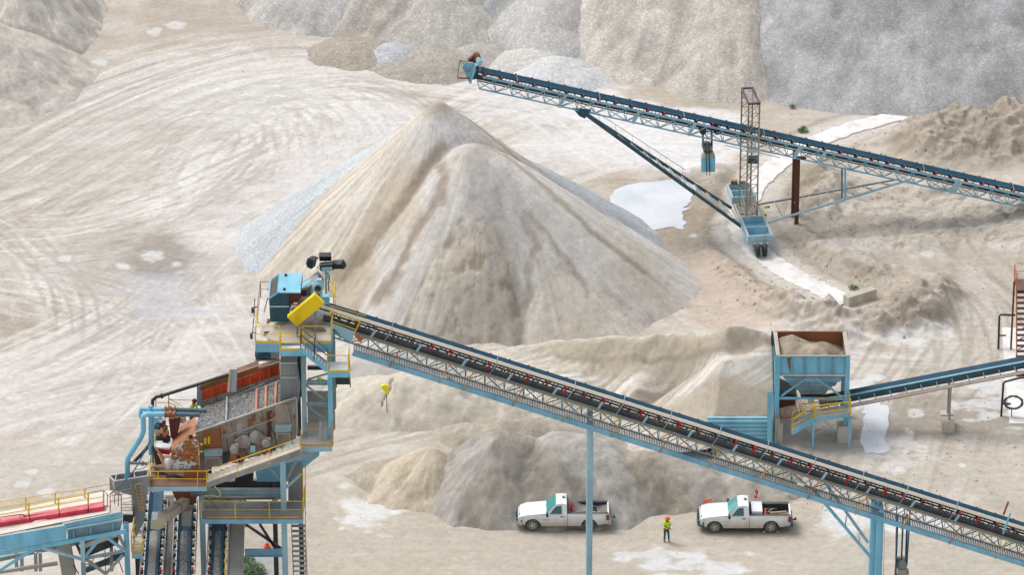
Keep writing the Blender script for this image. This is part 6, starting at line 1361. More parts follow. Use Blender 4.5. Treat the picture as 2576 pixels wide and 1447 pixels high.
mb = MB(); mb.tube(smooth(zp_(((340, 1020), (300, 1110), (250, 1150), (180, 1160)), -50.2)), 0.06, 8); solo('white_hose', mb, 'white_paint', 'white hose hanging between the blue pipe and the platform', 'hose')
# ================================================================== clutter on the service platform
def on(x, y, Y, z=None): p_ = P(*Z2(x, y), Y); return p_
mb = thing('cooler', 'red and white picnic cooler on the service platform left of the rusty hood', 'cooler', on(455, 985, -49.3)); c_ = on(455, 960, -49.3)
R_ = Matrix.Rotation(-0.25, 3, 'Z')
MB().box(c_+Vector((0, 0, -0.12)), (0.85, 0.5, 0.36), R_).build('body', 'plastic_red', mb, bevel=0.03); MB().box(c_+Vector((0, 0, 0.1)), (0.88, 0.53, 0.1), R_).build('lid', 'white_paint', mb, bevel=0.02)
q = zp_(((350, 900), (375, 990), (460, 1080), (462, 1045)), -50.2); mb = MB(); mb.quad(P(*Z2(372, 950), -50.6), P(*Z2(462, 1120), -50.6), P(*Z2(462, 1050), -49.6), P(*Z2(378, 940), -49.4)); solo('plywood_sheet', mb, 'wood', 'tan plywood sheet leaning inside the left yellow rail', 'board')
mb = MB(); mb.quad(P(*Z2(350, 930), -51.0), P(*Z2(380, 1120), -51.0), P(*Z2(440, 1110), -50.2), P(*Z2(372, 960), -50.2)); solo('steel_sheet', mb, 'rust_dark', 'dark rusty sheet standing behind the plywood at the left rail', 'sheet')
mb = MB(); mb.quad(P(*Z2(345, 1140), -50.6), P(*Z2(500, 1210), -50.6), P(*Z2(520, 1140), -49.0), P(*Z2(370, 1130), -49.0)); solo('floor_mat', mb, 'dark_steel', 'dark mat on the platform floor behind the yellow rail', 'mat')
mb = MB(); c_ = on(495, 1100, -50.3); mb.lathe([(0.02, 0.3), (0.2, 0.24), (0.28, 0), (0.26, -0.3), (0.05, -0.38)], c_, n=14); solo('white_sack', mb, 'white_paint', 'crumpled white sack at the foot of the rusty hood', 'sack')
mb = MB()
for k in range(6): a = on(402, 1275+k*5, -51.4+k*0.1); b_ = on(585, 1272+k*5, -51.4+k*0.1); mb.tube([a, b_], 0.035, 6)
solo('pipe_stack', mb, 'rust_orange', 'stack of orange rusty bars behind the lower left yellow rail', 'bars')
mb = MB(); a = [on(x, y, -51.2) for x, y in ((480, 1235), (530, 1228), (600, 1240), (640, 1250))]; mb.tube(smooth(a), 0.07, 8); mb.tube([v+Vector((0, .15, .02)) for v in smooth(a)], 0.05, 8); solo('black_hose', mb, 'black_plastic', 'black hose coiled on the platform beside the orange bars', 'hose')
tb = thing('toolbox', 'small bright blue toolbox on the sloping walkway', 'toolbox', on(1525, 1045, -51.3)); c_ = on(1525, 1035, -51.3)
paint('blue_plastic', rgb(20, 110, 190), rust=0, dust=0.1, rough=0.4)
MB().box(c_, (0.42, 0.24, 0.18)).build('body', 'blue_plastic', tb, bevel=0.02); MB().beam(c_+Vector((-.12, 0, .13)), c_+Vector((.12, 0, .13)), 0.03, 0.04).build('handle', 'blue_plastic', tb)
rs = random.Random(12)
items = [(400, 690, 'blue_pale', 'stack of pale blue bins at the left end of the service platform'), (440, 715, 'white_paint', 'white and blue crate behind the bins'), (400, 760, 'teal_dark', 'dark teal canister below the pale blue bins'),
         (420, 810, 'wood', 'short wooden block on the crowded platform corner'), (470, 830, 'orange_bar', 'orange brown board fragment on the crowded platform corner'), (415, 860, 'dark_steel', 'dark greasy machine part left of the cooler'), (480, 880, 'black_plastic', 'black bucket above the cooler'), (560, 680, 'yellow_rusty', 'yellow rusty bracket under the blue pipe flanges'), (620, 690, 'wood', 'light timber piece behind the hood'), (450, 780, 'rust', 'rusty box above the cooler'), (440, 740, 'rust_dark', 'dark brown crate between the bins and the cooler')]
for k, (x, y, m_, lb) in enumerate(items):
    c_ = on(x, y, -49.2-0.004*(y-700)*0.5); R_ = Matrix.Rotation(rs.uniform(-.5, .5), 3, 'Z'); mb = MB(); a_ = rs.uniform(0.3, 0.5); mb.box(c_, (a_, 0.35, 0.3), R_); mb.box(c_+Vector((0, 0, 0.17)), (a_*1.08, 0.38, 0.05), R_); mb.box(c_+Vector((0.1, -.1, 0.26)), (a_*.4, 0.1, 0.14), R_)
    solo(['bin', 'crate', 'canister', 'wood_block', 'board', 'machine_part', 'bucket', 'bracket', 'timber', 'box', 'crate'][k], mb, m_, lb, ['bin', 'crate', 'canister', 'block', 'board', 'machine part', 'bucket', 'bracket', 'timber', 'box', 'crate'][k], bevel=0.015)
mb = MB()
for k in range(6): mb.beam(on(1900+k*18, 940-k*2, -50.6), on(1925+k*12+rs.uniform(-15, 15), 705, -49.8), 0.07, 0.05)
solo('metal_bars', mb, 'galvanised', 'upright bundle of pale steel bars leaning in the railed bay on the right', 'bars')
mb = MB(); c_ = on(1930, 330, -46); mb.box(c_, (0.5, 0.3, 0.3), Matrix.Rotation(0.5, 3, 'Y')); mb.tube(smooth([on(1900, 345, -46), on(1930, 360, -46), on(1985, 362, -46)]), 0.06, 8)
paint('lime', rgb(170, 226, 20), rust=0, dust=0, rough=0.7, streak=False)
solo('safety_vest', mb, 'lime', 'lime green garment hung between the tower columns', 'vest')
# ================================================================== grey receiving box and chute below left
rb_ = thing('receiving_box', 'open topped grey steel box chute between the red conveyor and the tower', 'chute', P(*Z3(1560, 480), -51.5))
def plate3(pts, Y, th, m_, name): mb = MB(); mb.prism([xz(Z3(*c_), Y) for c_ in pts], Y, Y+th); return mb.build(name, m_, rb_)
yf, yk = -52.4, -50.6
plate3(((1400, 305), (1810, 240), (1815, 470), (1600, 480), (1440, 430), (1400, 390)), yf, 0.05, 'grey_steel', 'front_wall')
top = [P(*Z3(1335, 240), yk), P(*Z3(1400, 305), yf), P(*Z3(1810, 240), yf), P(*Z3(1800, 172), yk)]
mb = MB()
for k in range(4): mb.beam(top[k], top[(k+1) % 4], 0.07, 0.07)
mb.beam(top[0].lerp(top[3], 0.18), top[1].lerp(top[2], 0.02), 0.05, 0.05); mb.beam(top[0].lerp(top[3], 0.65), top[1].lerp(top[2], 0.6), 0.05, 0.05)
mb.build('rim', 'galvanised', rb_)
mb = MB(); mb.quad(top[0], top[3], top[3]-Vector((0, 0, 1.0)), top[0]-Vector((0, 0, 1.0)), 0.04); mb.quad(top[1], top[0], top[0]-Vector((-.3, 0, 1.3)), top[1]-Vector((-.3, 0, 1.0)), 0.04); mb.quad(top[3], top[2], top[2]-Vector((.1, 0, 1.3)), top[3]-Vector((.1, 0, 1.3)), 0.04); mb.build('inner_wall', 'grey_dusty', rb_)
mb = MB(); q = [P(*Z3(*c_), yf-0.03) for c_ in ((1400, 395), (1440, 430), (1600, 392), (1600, 340))]; mb.tube(q, 0.035, 6); mb.build('pipe_brace', 'galvanised', rb_)
mb = MB(); mb.prism([xz(Z3(*c_), yf+.3) for c_ in ((1600, 400), (1790, 440), (1760, 800), (1660, 1000), (1640, 700))], yf+.3, yf+1.2); mb.build('lower_chute', 'grey_steel', rb_)
mb = MB(); a, b_, c_, d_ = [P(*Z3(*k_), yf-0.12) for k_ in ((1650, 350), (1720, 340), (1750, 660), (1700, 660))]
for p_, q_ in ((a, d_), (b_, c_)): mb.beam(p_, q_, 0.04, 0.04)
for k in range(9): mb.beam(a.lerp(d_, k/8), b_.lerp(c_, k/8), 0.03, 0.03)
mb.tube(smooth([P(*Z3(*k_), yf-0.4) for k_ in ((1635, 380), (1690, 335), (1745, 340))]), 0.025, 6); mb.build('cage_ladder', 'yellow_rusty', rb_)
mb = MB(); mb.tube(smooth([P(*Z2(330, 880), -51.6), P(*Z2(250, 1040), -52.0), P(*Z2(150, 1200), -52.6), P(*Z3(1340, 470), -52.9)]), 0.04, 8); solo('power_cable', mb, 'cable', 'grey blue cable hanging from the blue pipes down to the red conveyor', 'cable')
# ================================================================== bottom left conveyor with red covers
rc = thing('covered_conveyor', 'conveyor with bright red covers and yellow handrails entering from the lower left', 'conveyor', P(*Z3(600, 1200), -52))
Yq = -52.0
def q3(x, y, Y): return P(*Z3(x, y), Y)
def bar3(name, m_, segs, w_, h_=None): mb = MB(); [mb.beam(q3(*a), q3(*b_), w_, h_ or w_) for a, b_ in segs]; return mb.build(name, m_, rc)
Yd0, Yd1 = -53.3, -50.2
mb = MB(); mb.add([q3(-150, 985, Yd0), q3(1340, 690, Yd0), q3(1340, 690, Yd0)+Vector((0, 3.0, 0)), q3(-150, 985, Yd0)+Vector((0, 3.0, 0))], [(0, 1, 2, 3)]); dz0 = q3(0, 985, Yd0)
mb.add([v+Vector((0, 0, -0.06)) for v in (q3(-150, 985, Yd0), q3(1340, 690, Yd0), q3(1340, 690, Yd0)+Vector((0, 3.0, 0)), q3(-150, 985, Yd0)+Vector((0, 3.0, 0)))], [(3, 2, 1, 0)]); mb.build('deck', 'floor_dusty', rc)
for k, (x0, x1) in enumerate(((-140, -2), (4, 362), (372, 722), (734, 1075), (1085, 1265))):
    ya = 868-x0*0.158; yb = 868-x1*0.158; mb = MB(); Pd0 = q3(-150, 985, Yd0); Pd1 = q3(1340, 690, Yd0)
    def ondeck(x, y):
        z = Pd0.z
        for _ in range(5): p_ = G(*Z3(x, y), z); z = Pd0.z+(Pd1.z-Pd0.z)*(p_.x-Pd0.x)/(Pd1.x-Pd0.x)
        return G(*Z3(x, y), z)
    A_ = ondeck(x0, ya); B_ = ondeck(x1, yb)
    vv = [A_+Vector((0, 0, 0)), A_+Vector((0, -.03, .3)), A_+Vector((0, .12, .37)), A_+Vector((0, .62, .33)), A_+Vector((0, .66, -.02))]; v2 = [B_+(v-A_) for v in vv]
    mb.add(vv+v2, [(4, 3, 2, 1, 0), (5, 6, 7, 8, 9)]+[(i, (i+1) % 5, 5+(i+1) % 5, 5+i) for i in range(5)]); mb.build('red_cover', 'red_cover', rc, bevel=0.02)
def z3line(x0, y0, x1, y1, Y, r, m_, name, posts=(), ph=0): pass
mb = MB()
for x0, y0, x1, y1, Y in ((-140, 578, 1030, 398, -50.6), (-140, 665, 1030, 475, -50.6)): mb.tube([q3(x0, y0, Y), q3(x1, y1, Y)], 0.03, 6)
for x, y0, y1 in ((315, 515, 705), (675, 455, 655), (1035, 395, 585)): mb.beam(q3(x, y0, -50.6), q3(x, y1, -50.6), 0.09, 0.06)
mb.build('handrail', 'yellow', rc)
mb = MB()
for x0, y0, x1, y1, Y in ((-140, 648, 1080, 450, -52.2), (-140, 738, 1265, 495, -52.2)): mb.tube([q3(x0, y0, Y), q3(x1, y1, Y)], 0.03, 6)
for x, y0, y1 in ((352, 570, 760), (715, 512, 720), (1077, 445, 655), (1265, 415, 610)): mb.beam(q3(x, y0, Y), q3(x, y1, Y), 0.09, 0.06)
mb.build('handrail', 'yellow', rc)
mb = MB(); mb.tube([q3(1030, 398, -50.6), q3(1340, 342, -50.6), q3(1400, 400, -51.5)], 0.02, 6); mb.tube([q3(1080, 450, -52.2), q3(1265, 415, -52.2), q3(1330, 490, -53.2), q3(1610, 440, -53.2)], 0.025, 6)
mb.tube([q3(1330, 560, -53.2), q3(1610, 500, -53.2)], 0.02, 6)
for x, y0, y1 in ((1345, 490, 690), (1480, 465, 680), (1612, 440, 660), (1310, 470, 640), (1400, 480, 590), (1445, 470, 610)): mb.beam(q3(x, y0, -53.2 if x in (1345, 1480, 1612) else -52.4), q3(x, y1, -53.2 if x in (1345, 1480, 1612) else -52.4), 0.05, 0.05)
mb.build('handrail', 'rust', rc, label='thin rusty handrail at the upper end')
mb = MB()
for k in range(4): c_ = q3(1550, 690-k*38, -53.0+k*0.35); mb.box(c_, (0.7, 0.3, 0.05)); mb.box(c_+Vector((0, .12, -.1)), (0.7, .03, .2))
mb.build('step', 'floor_dusty', rc)
def pl(name, m_, pts, Y, th=0.06): mb = MB(); mb.prism([xz(Z3(*c_), Y) for c_ in pts], Y, Y+th); return mb.build(name, m_, rc)
pl('side_panel', 'blue_clean', ((-140, 1005), (812, 848), (812, 1020), (-140, 1185)), -53.45)
pl('side_panel', 'blue_steel', ((780, 830), (1495, 680), (1495, 760), (815, 890)), -53.4)
bar3('edge_flange', 'blue_pale', [((815, 893, -53.5), (1500, 775, -53.5))], 0.12, 0.06)
pl('trough_wall', 'blue_dirty', ((820, 900), (1495, 785), (1470, 900), (1300, 960), (830, 1020)), -53.0)
for x, y in ((895, 890), (1105, 858), (1375, 812)): bar3('trough_rib', 'blue_steel', [((x, y, -53.2), (x+8, y+120, -53.1))], 0.07, 0.12)
pl('end_plate', 'dark_steel', ((1500, 680), (1620, 655), (1620, 810), (1500, 830)), -52.6, 1.2)
bar3('truss_chord', 'blue_clean', [((-140, 1218, -53.3), (1545, 915, -53.3))], 0.12, 0.26)
bar3('truss_chord', 'blue_dirty', [((-140, 1290, -50.4), (1450, 950, -50.4))], 0.12, 0.26)
bar3('column', 'blue_pale', [((1005, 1010, -53.3), (1015, 1290, -53.3))], 0.26); c_ = q3(1015, 1290, -53.3)
MB().ibeam((c_.x, c_.y, 0), (c_.x, c_.y, c_.z), 0.26, 0.26, up=(0, 1, 0)).build('column', 'blue_dirty', rc)
c_ = q3(1540, 920, -53.0); MB().ibeam((c_.x, c_.y, 0), (c_.x, c_.y, c_.z+.6), 0.3, 0.3, up=(0, 1, 0)).build('column', 'blue_steel', rc); MB().ibeam((c_.x+.35, c_.y+3.2, 0), (c_.x+.35, c_.y+3.2, c_.z+.3), 0.3, 0.3, up=(0, 1, 0)).build('column', 'dark_steel', rc)
for a, b_, m_ in (((430, 1130), (-30, 1410), 'blue_clean'), ((520, 1120), (1000, 1260), 'blue_pale'), ((1240, 980), (1030, 1240), 'blue_clean'), ((1280, 970), (1510, 1150), 'blue_steel'), ((1040, 1250), (1500, 1160), 'blue_dirty'), ((1050, 1260), (1290, 1440), 'grey_dusty'), ((1500, 1210), (1290, 1440), 'grey_dusty'), ((930, 1060), (990, 1200), 'dark_steel'), ((1450, 960), (1520, 1110), 'grey_steel')):
    bar3('truss_diagonal', m_, [((*a, -53.25), (*b_, -53.25))], 0.16)
bar3('lower_brace', 'grey_dusty', [((-50, 1420, -51.8), (700, 1310, -51.8))], 0.2)
for x in (200, 265, 435, 490, 1360): bar3('column', 'grey_dusty', [((x, 1180 if x < 1000 else 1120, -51), (x+4, 1400, -51))], 0.2)
mb = MB(); mb.prism([xz(Z3(*c_), -51.6) for c_ in ((690, 1090), (850, 1060), (870, 1200), (920, 1480), (760, 1480))], -51.6, -50.9); mb.build('discharge_chute', 'grey_dusty', rc)
pl('under_belt', 'dark_steel', ((1000, 1140), (1450, 980), (1440, 1080), (1060, 1230)), -51.2, 0.9)
mb = MB(); mb.tube([q3(1050, 1390, -50.9), q3(1300, 1290, -50.9), q3(1510, 1190, -50.9)], 0.2, 12); mb.build('blue_pipe', 'teal_dark', rc)
mb = MB()
for a, b_ in (((1040, 1250), (1330, 1220)), ((1040, 1320), (1340, 1330)), ((1280, 1150), (1290, 1430)), ((1150, 1240), (1060, 1400)), ((1400, 1130), (1500, 1420)), ((900, 1330), (960, 1440))): mb.beam(q3(*a, -51.4), q3(*b_, -51.4), 0.05, 0.05)
mb.build('pipework', 'dark_steel', rc)
mb = MB(); mb.tube(smooth([q3(x, y, -52.35) for x, y in ((-20, 750), (250, 712), (300, 730), (600, 690), (1080, 620), (1180, 590), (1260, 555))]), 0.025, 6); mb.tube(smooth([q3(270+30*math.cos(a), 735+24*math.sin(a), -52.35) for a in np.linspace(0, 11, 16)]), 0.02, 6); solo('black_cable', mb, 'black_plastic', 'black cable lying along the red conveyor covers', 'cable')
mb = MB(); cx_, cz_ = q3(300, 900, -53.0), 0
mb.add([q3(x, y, -53.2)+Vector((0, dy, 0.012)) for x, y, dy in ((310, 915, .02), (330, 880, .35), (420, 845, .6), (540, 828, .62), (640, 835, .4), (780, 835, .06))], [(0, 5, 4, 3, 2, 1)]); mb.build('dust_patch', 'floor_dusty', rc)
# small yellow railed platform
wp = thing('service_platform', 'small yellow railed platform between the red conveyor truss and the downhill belts', 'platform', q3(1660, 1230, -52))
a, b_ = q3(1610, 1180, -52.6), q3(1745, 1180, -52.6); MB().box(((a.x+b_.x)/2, -51.0, a.z), (b_.x-a.x, 3.2, 0.05)).build('floor', 'floor_dusty', wp)
MB().beam((a.x, -52.62, a.z-0.2), (b_.x, -52.62, a.z-0.2), 0.06, 0.36).build('frame', 'blue_pale', wp)
mb = MB(); rail3(mb, [(b_.x, -52.6, a.z+.02), (a.x, -52.6, a.z+.02), (a.x, -49.6, a.z+.02)], posts=1.5, h=1.05, toe=True); mb.build('handrail', 'yellow', wp)
# ================================================================== belts running down towards the camera
def down_belt(name, label, u0, u1, loadm, m_belt='belt', w=0.42):
    A_ = P(u0, 1240, -46.8); B_ = P(u1, 1447, -54.0); d_ = (B_-A_); B_ = A_+d_*2.0
    F = Frame(A_, B_); r = thing(name, label, 'conveyor', (B_.x, B_.y, 0), 'conveyors running downhill from under the screen')
    belt_mesh(F, 0, F.L, w, 0.16, 0.16).build('belt', m_belt, r)
    if loadm: sand_load(F, 3.6, F.L, w*0.62, 0.04, 0.12).build('load', loadm, r)
    for s_ in (-1, 1):
        mb = MB(); mb.beam(F(0.5, s_*(w+0.28), -0.1), F(F.L, s_*(w+0.28), -0.1), 0.07, 0.12); mb.build('side_rail', 'galvanised', r)
    mb = MB()
    for k in range(int(F.L/0.9)): mb.beam(F(0.6+k*0.9, -w-0.28, -0.18), F(0.6+k*0.9, w+0.28, -0.18), 0.06, 0.06)
    mb.build('cross_member', 'grey_steel', r); MB().beam(F(0, 0, -0.6), F(F.L, 0, -0.6), 0.9, 0.02).build('return_belt', 'belt_return', r)
    pr = None
    for k in range(int(F.L/0.8)):
        a_ = 0.8+k*0.8
        if pr is None:
            mb = MB()
            for s_ in (-1, 1):
                mb.tube([F(a_, s_*(w+0.14), -0.1), F(a_, s_*(w+0.14), 0.16)], 0.075, 8)
                mb.lathe([(0.1, -0.05), (0.1, 0.05)], F(a_-0.25, s_*(w+0.14), 0.05), F.sd, 10)
            i_ = mb.build('idler', 'grey_dusty', r); mb = MB()
            for s_ in (-1, 1): mb.lathe([(0.09, -0.07), (0.09, 0.07)], F(a_+0.12, s_*(w+0.13), 0.02), F.sd, 10)
            mb.build('roller', 'black_plastic', i_); pr = (i_, a_)
        else:
            c_ = copy_tree(pr[0], r, F.t*(a_-pr[1]))
            if k in (8, 9, 10): c_.data = c_.data.copy(); c_.data.materials[0] = MATS['red_idler']
    mb = MB()
    for s_ in (-1, 1): mb.beam((B_.x+s_*0.6, B_.y+3, 0), (B_.x+s_*0.6, B_.y+3, F(F.L-3, 0, 0).z-.2), 0.2, 0.2, up=(0, 1, 0))
    mb.build('support_leg', 'blue_dirty', r); return r
paint('grit_load', rgb(150, 150, 148), rust=.2, dust=.3, rough=.95, streak=False, rustc=rgb(110, 110, 108), scale=4)
down_belt('belt_conveyor', 'leftmost downhill belt loaded with pale grey gravel under the yellow chute', Z4(315, 0)[0], Z4(255, 0)[0], 'grit_load')
down_belt('belt_conveyor', 'middle downhill belt with a thin grey load left of the tower column', Z4(650, 0)[0], Z4(612, 0)[0], 'gravel_load')
down_belt('belt_conveyor', 'rightmost narrow downhill belt right of the tower column', Z4(1030, 0)[0], Z4(985, 0)[0], 'gravel_load', w=0.34)
for x0, x1, lb in ((470, 450, 'wide dark dusty catwalk strip between the left and middle downhill belts'), (1215, 1190, 'wide ribbed grey catwalk strip right of the narrow downhill belt')):
    A_ = P(Z4(x0, 0)[0], 1240, -46.8); B_ = P(Z4(x1, 0)[0], 1447, -54.0); B_ = A_+(B_-A_)*2; F = Frame(A_, B_); t_ = thing('catwalk', lb, 'catwalk', (B_.x, B_.y, 0))
    w_ = 0.36 if x0 < 600 else 0.5; mb = MB(); mb.beam(F(0, 0, -0.25), F(F.L, 0, -0.25), 2*w_, 0.03); mb.build('floor', 'grey_steel' if x0 > 600 else 'dark_steel', t_)
    mb = MB()
    for k in range(-4, 5): mb.beam(F(0, k*w_/4.6, -0.22), F(F.L, k*w_/4.6, -0.22), 0.02, 0.03)
    mb.build('floor_rib', 'grey_dusty', t_)
    if x0 > 600: mb = MB(); handrail(F, 5.0, F.L, -w_-0.05, -0.2, [6, 8, 10, 12, 14], 1.0).build('handrail', 'yellow', t_)
# pale yellow chute dropping on the left belt
paint('cream_dusty', rgb(178, 170, 144), rust=0.2, dust=0.3, rough=.9, rustc=rgb(140, 130, 100))
yc = thing('discharge_chute', 'dusty cream chute sloping down onto the leftmost downhill belt', 'chute', P(*Z4(320, 740), -52))
A_ = P(*Z4(640, 510), -49.8); B_ = P(*Z4(370, 700), -52.3); mb = MB(); mb.beam(A_, B_, 0.55, 0.5); mb.build('trough', 'cream_dusty', yc)
mb = MB(); mb.beam(A_+Vector((0, -.3, .27)), B_+Vector((0, -.3, .27)), 0.06, 0.06); mb.beam(A_.lerp(B_, .3)+Vector((0, 0, .02)), A_.lerp(B_, .34)+Vector((0, 0, .02)), 0.62, 0.6); mb.beam(A_.lerp(B_, .75)+Vector((0, 0, .02)), A_.lerp(B_, .79)+Vector((0, 0, .02)), 0.62, 0.6); mb.build('flange', 'grey_dusty', yc)
c_ = P(*Z4(320, 730), -52.6); mb = MB(); mb.prism([xz(Z4(*k_), -52.6) for k_ in ((255, 700), (255, 780), (340, 790), (400, 770), (430, 690), (330, 640))], -53.0, -52.2); mb.build('spout', 'cream_dusty', yc, bevel=0.03)
mb = MB(); mb.prism([xz(Z4(*k_), -52.9) for k_ in ((262, 648), (330, 648), (325, 700), (262, 700))], -53.05, -52.6); mb.build('cover', 'floor_pale', yc)
mb = MB(); mb.prism([xz(Z4(*k_), -49.2) for k_ in ((490, 400), (790, 400), (740, 540), (640, 560), (540, 500))], -49.2, -47.6); mb.build('collector', 'rust', yc)
mb = MB(); mb.prism([xz(Z4(*k_), -50.2) for k_ in ((600, 590), (715, 575), (700, 745), (600, 745))], -50.6, -49.8); solo('drop_chute', mb, 'grey_dusty', 'grey box chute dropping onto the middle downhill belt', 'chute')
mb = MB(); mb.prism([xz(Z4(*k_), -46.5) for k_ in ((270, 430), (390, 430), (380, 640), (260, 640))], -46.5, -45.6); solo('tail_hopper', mb, 'teal_dark', 'dark teal tail box at the top of the leftmost downhill belt', 'chute')
# ================================================================== 4. feed hopper
Yh = -24.0
hx0, hx1 = P(1957, 900, Yh).x, P(2133, 900, Yh).x; ztop = P(2040, 897, Yh).z; yr = Yh+3.7
paint('rim_pink', rgb(190, 172, 160), rust=.3, dust=.5, rough=.8)
hp_ = thing('feed_hopper', 'blue steel feed hopper on columns, filled with brown sand, right of the ramp', 'hopper', ((hx0+hx1)/2, Yh+1.8, 0))
zpan = P(2040, 943, Yh).z
MB().prism([(hx0+.12, zpan), (hx1-.12, zpan), (hx1-.12, ztop), (hx0+.12, ztop)], Yh+0.02, Yh+0.07).build('front_panel', 'blue_clean', hp_)
MB().beam((hx0+0.03, Yh, (ztop+zpan)/2), (hx0+0.03, yr, (ztop+zpan)/2), 0.05, ztop-zpan).build('side_panel', 'screen_side', hp_)
MB().beam((hx1-0.03, Yh, (ztop+zpan)/2), (hx1-0.03, yr, (ztop+zpan)/2), 0.05, ztop-zpan).build('side_panel', 'screen_side', hp_)
MB().beam((hx0, yr, (ztop+zpan)/2), (hx1, yr, (ztop+zpan)/2), 0.05, ztop-zpan).build('back_panel', 'rust', hp_)
for i, x_ in enumerate((1012, 1150, 1297, 1440)): a, b_ = P(*Z8(x_, 385), Yh-.03), P(*Z8(x_, 545), Yh-.03); MB().beam(a, b_, 0.1, 0.12).build('panel_rib', 'teal_dark' if i == 9 else 'blue_dirty', hp_)
MB().prism([xz(Z8(*c_), Yh-.01) for c_ in ((968, 388), (1003, 388), (1000, 520), (985, 480), (978, 440))], Yh-.012, Yh+.01).build('rust_patch', 'rust', hp_)
mb = MB(); mb.beam((hx0, Yh-.03, ztop+.03), (hx1, Yh-.03, ztop+.03), 0.14, 0.08); mb.build('front_rim', 'blue_dirty', hp_)
for hx_ in (hx0, hx1): MB().beam((hx_, Yh, ztop+.03), (hx_, yr, ztop+.03), 0.26, 0.08).build('side_rim', 'rim_pink', hp_)
mb = MB(); mb.beam((hx0, yr, ztop+.03), (hx1, yr, ztop+.03), 0.12, 0.08); mb.build('back_rim', 'rust', hp_)
MB().beam((hx0+.1, Yh-.05, zpan-.02), (hx1-.1, Yh-.05, zpan-.02), 0.2, 0.08).build('ledge', 'floor_dusty', hp_)
zz = [(925, 580, 1545, 570), (960, 655, 1505, 645), (1010, 690, 1440, 690), (1060, 725, 1400, 725), (1100, 735, 1360, 780)]
for k in range(4):
    a0, a1 = P(*Z8(930+k*48, 575+k*42), Yh+.3+k*.25), P(*Z8(1540-k*50, 575+k*42), Yh+.3+k*.25); b0_, b1_ = P(*Z8(960+k*48, 617+k*42), Yh+.42+k*.25), P(*Z8(1510-k*50, 617+k*42), Yh+.42+k*.25)
    mb = MB(); mb.prism([(a0.x, a0.z), (a1.x, a1.z), (b1_.x, b0_.z), (b0_.x, b0_.z)], Yh+.2+k*.25, yr-.2-k*.25); mb.build('hopper_tier', 'blue_dirty' if k else 'blue_steel', hp_)
MB().prism([xz(Z8(*c_), Yh+1.4) for c_ in ((1100, 720), (1365, 720), (1340, 800), (1110, 800))], Yh+1.3, yr-1.0).build('hopper_mouth', 'rust_dark', hp_)
# corner legs on concrete piers
zp0 = P(*Z8(1560, 1060), Yh).z
for x_, y_, z0, m_ in ((hx0, Yh, P(*Z8(870, 1040), Yh).z, 'blue_clean'), (hx1, Yh, zp0, 'blue_clean'), (hx0-.1, yr, 0, 'teal_dark'), (hx1+.05, yr, 0, 'blue_dirty')):
    MB().ibeam((x_, y_, z0), (x_, y_, ztop), 0.3, 0.32, t=0.05, up=(0, 1, 0)).build('leg', m_, hp_)
za = P(1955, 1012, Yh-.03).z
mb = MB(); mb.beam(P(*Z8(890, 798), Yh-.05), P(*Z8(1550, 805), Yh-.05), 0.1, 0.14); mb.build('cross_beam', 'blue_clean', hp_)
for a, b_ in (((905, 780), (1170, 590)), ((1540, 790), (1270, 590))): MB().beam(P(*Z8(*a), Yh-.05), P(*Z8(*b_), Yh-.05), 0.1, 0.12).build('diagonal_brace', 'blue_steel', hp_)
MB().prism([xz(Z8(*c_), Yh-.1) for c_ in ((1182, 812), (1250, 812), (1250, 842), (1182, 842))], Yh-.14, Yh-.1).build('name_plate', 'blue_pale', hp_)
x_ = P(*Z8(1555, 1150), Yh).x; MB().box((x_, Yh, zp0/2-.1), (0.95, 0.95, zp0+.2)).build('pier', 'concrete', hp_, bevel=0.03)
x_ = P(*Z8(860, 1150), Yh).x; z_ = P(*Z8(870, 1040), Yh).z; MB().box((x_-.05, Yh+.3, z_/2-.1), (0.9, 1.5, z_+.2)).build('pier', 'concrete', hp_, bevel=0.03)
m, n, b = new_mat('hopper_sand'); geo = N(n, 'ShaderNodeNewGeometry'); nz = N(n, 'ShaderNodeTexNoise', Scale=1.3, Detail=8.0); n.links.new(geo.outputs['Position'], nz.inputs['Vector']); n.links.new(ramp(n, nz.outputs[0], [(0.3, rgb(150, 134, 114, .8)), (0.7, rgb(198, 184, 164, .8))]), b.inputs['Base Color']); b.inputs['Roughness'].default_value = .95
X, Y = np.meshgrid(np.linspace(hx0+.07, hx1-.07, 50), np.linspace(Yh+.08, yr-.06, 45)); 
Z = ztop-0.75+0.85*np.exp(-((X-hx0-1.0)**2/1.2+(Y-yr+1.0)**2/1.6))+0.85*np.exp(-((X-hx0-3.0)**2/0.9+(Y-Yh-1.5)**2/1.4))-0.3*np.clip((X-hx1+1.2), 0, 2)+(fbm(X*1.2, Y*1.2, 4, 3)-.5)*.4
vv = [(float(a), float(b_), float(c_)) for a, b_, c_ in zip(X.ravel(), Y.ravel(), Z.ravel())]; mb = MB(); mb.add(vv, [(j*50+i, j*50+i+1, (j+1)*50+i+1, (j+1)*50+i) for j in range(44) for i in range(49)], True)
solo('sand_heap', mb, 'hopper_sand', 'brown sand heaped inside the blue feed hopper', 'sand', origin=((hx0+hx1)/2, Yh+1.8, ztop-1))
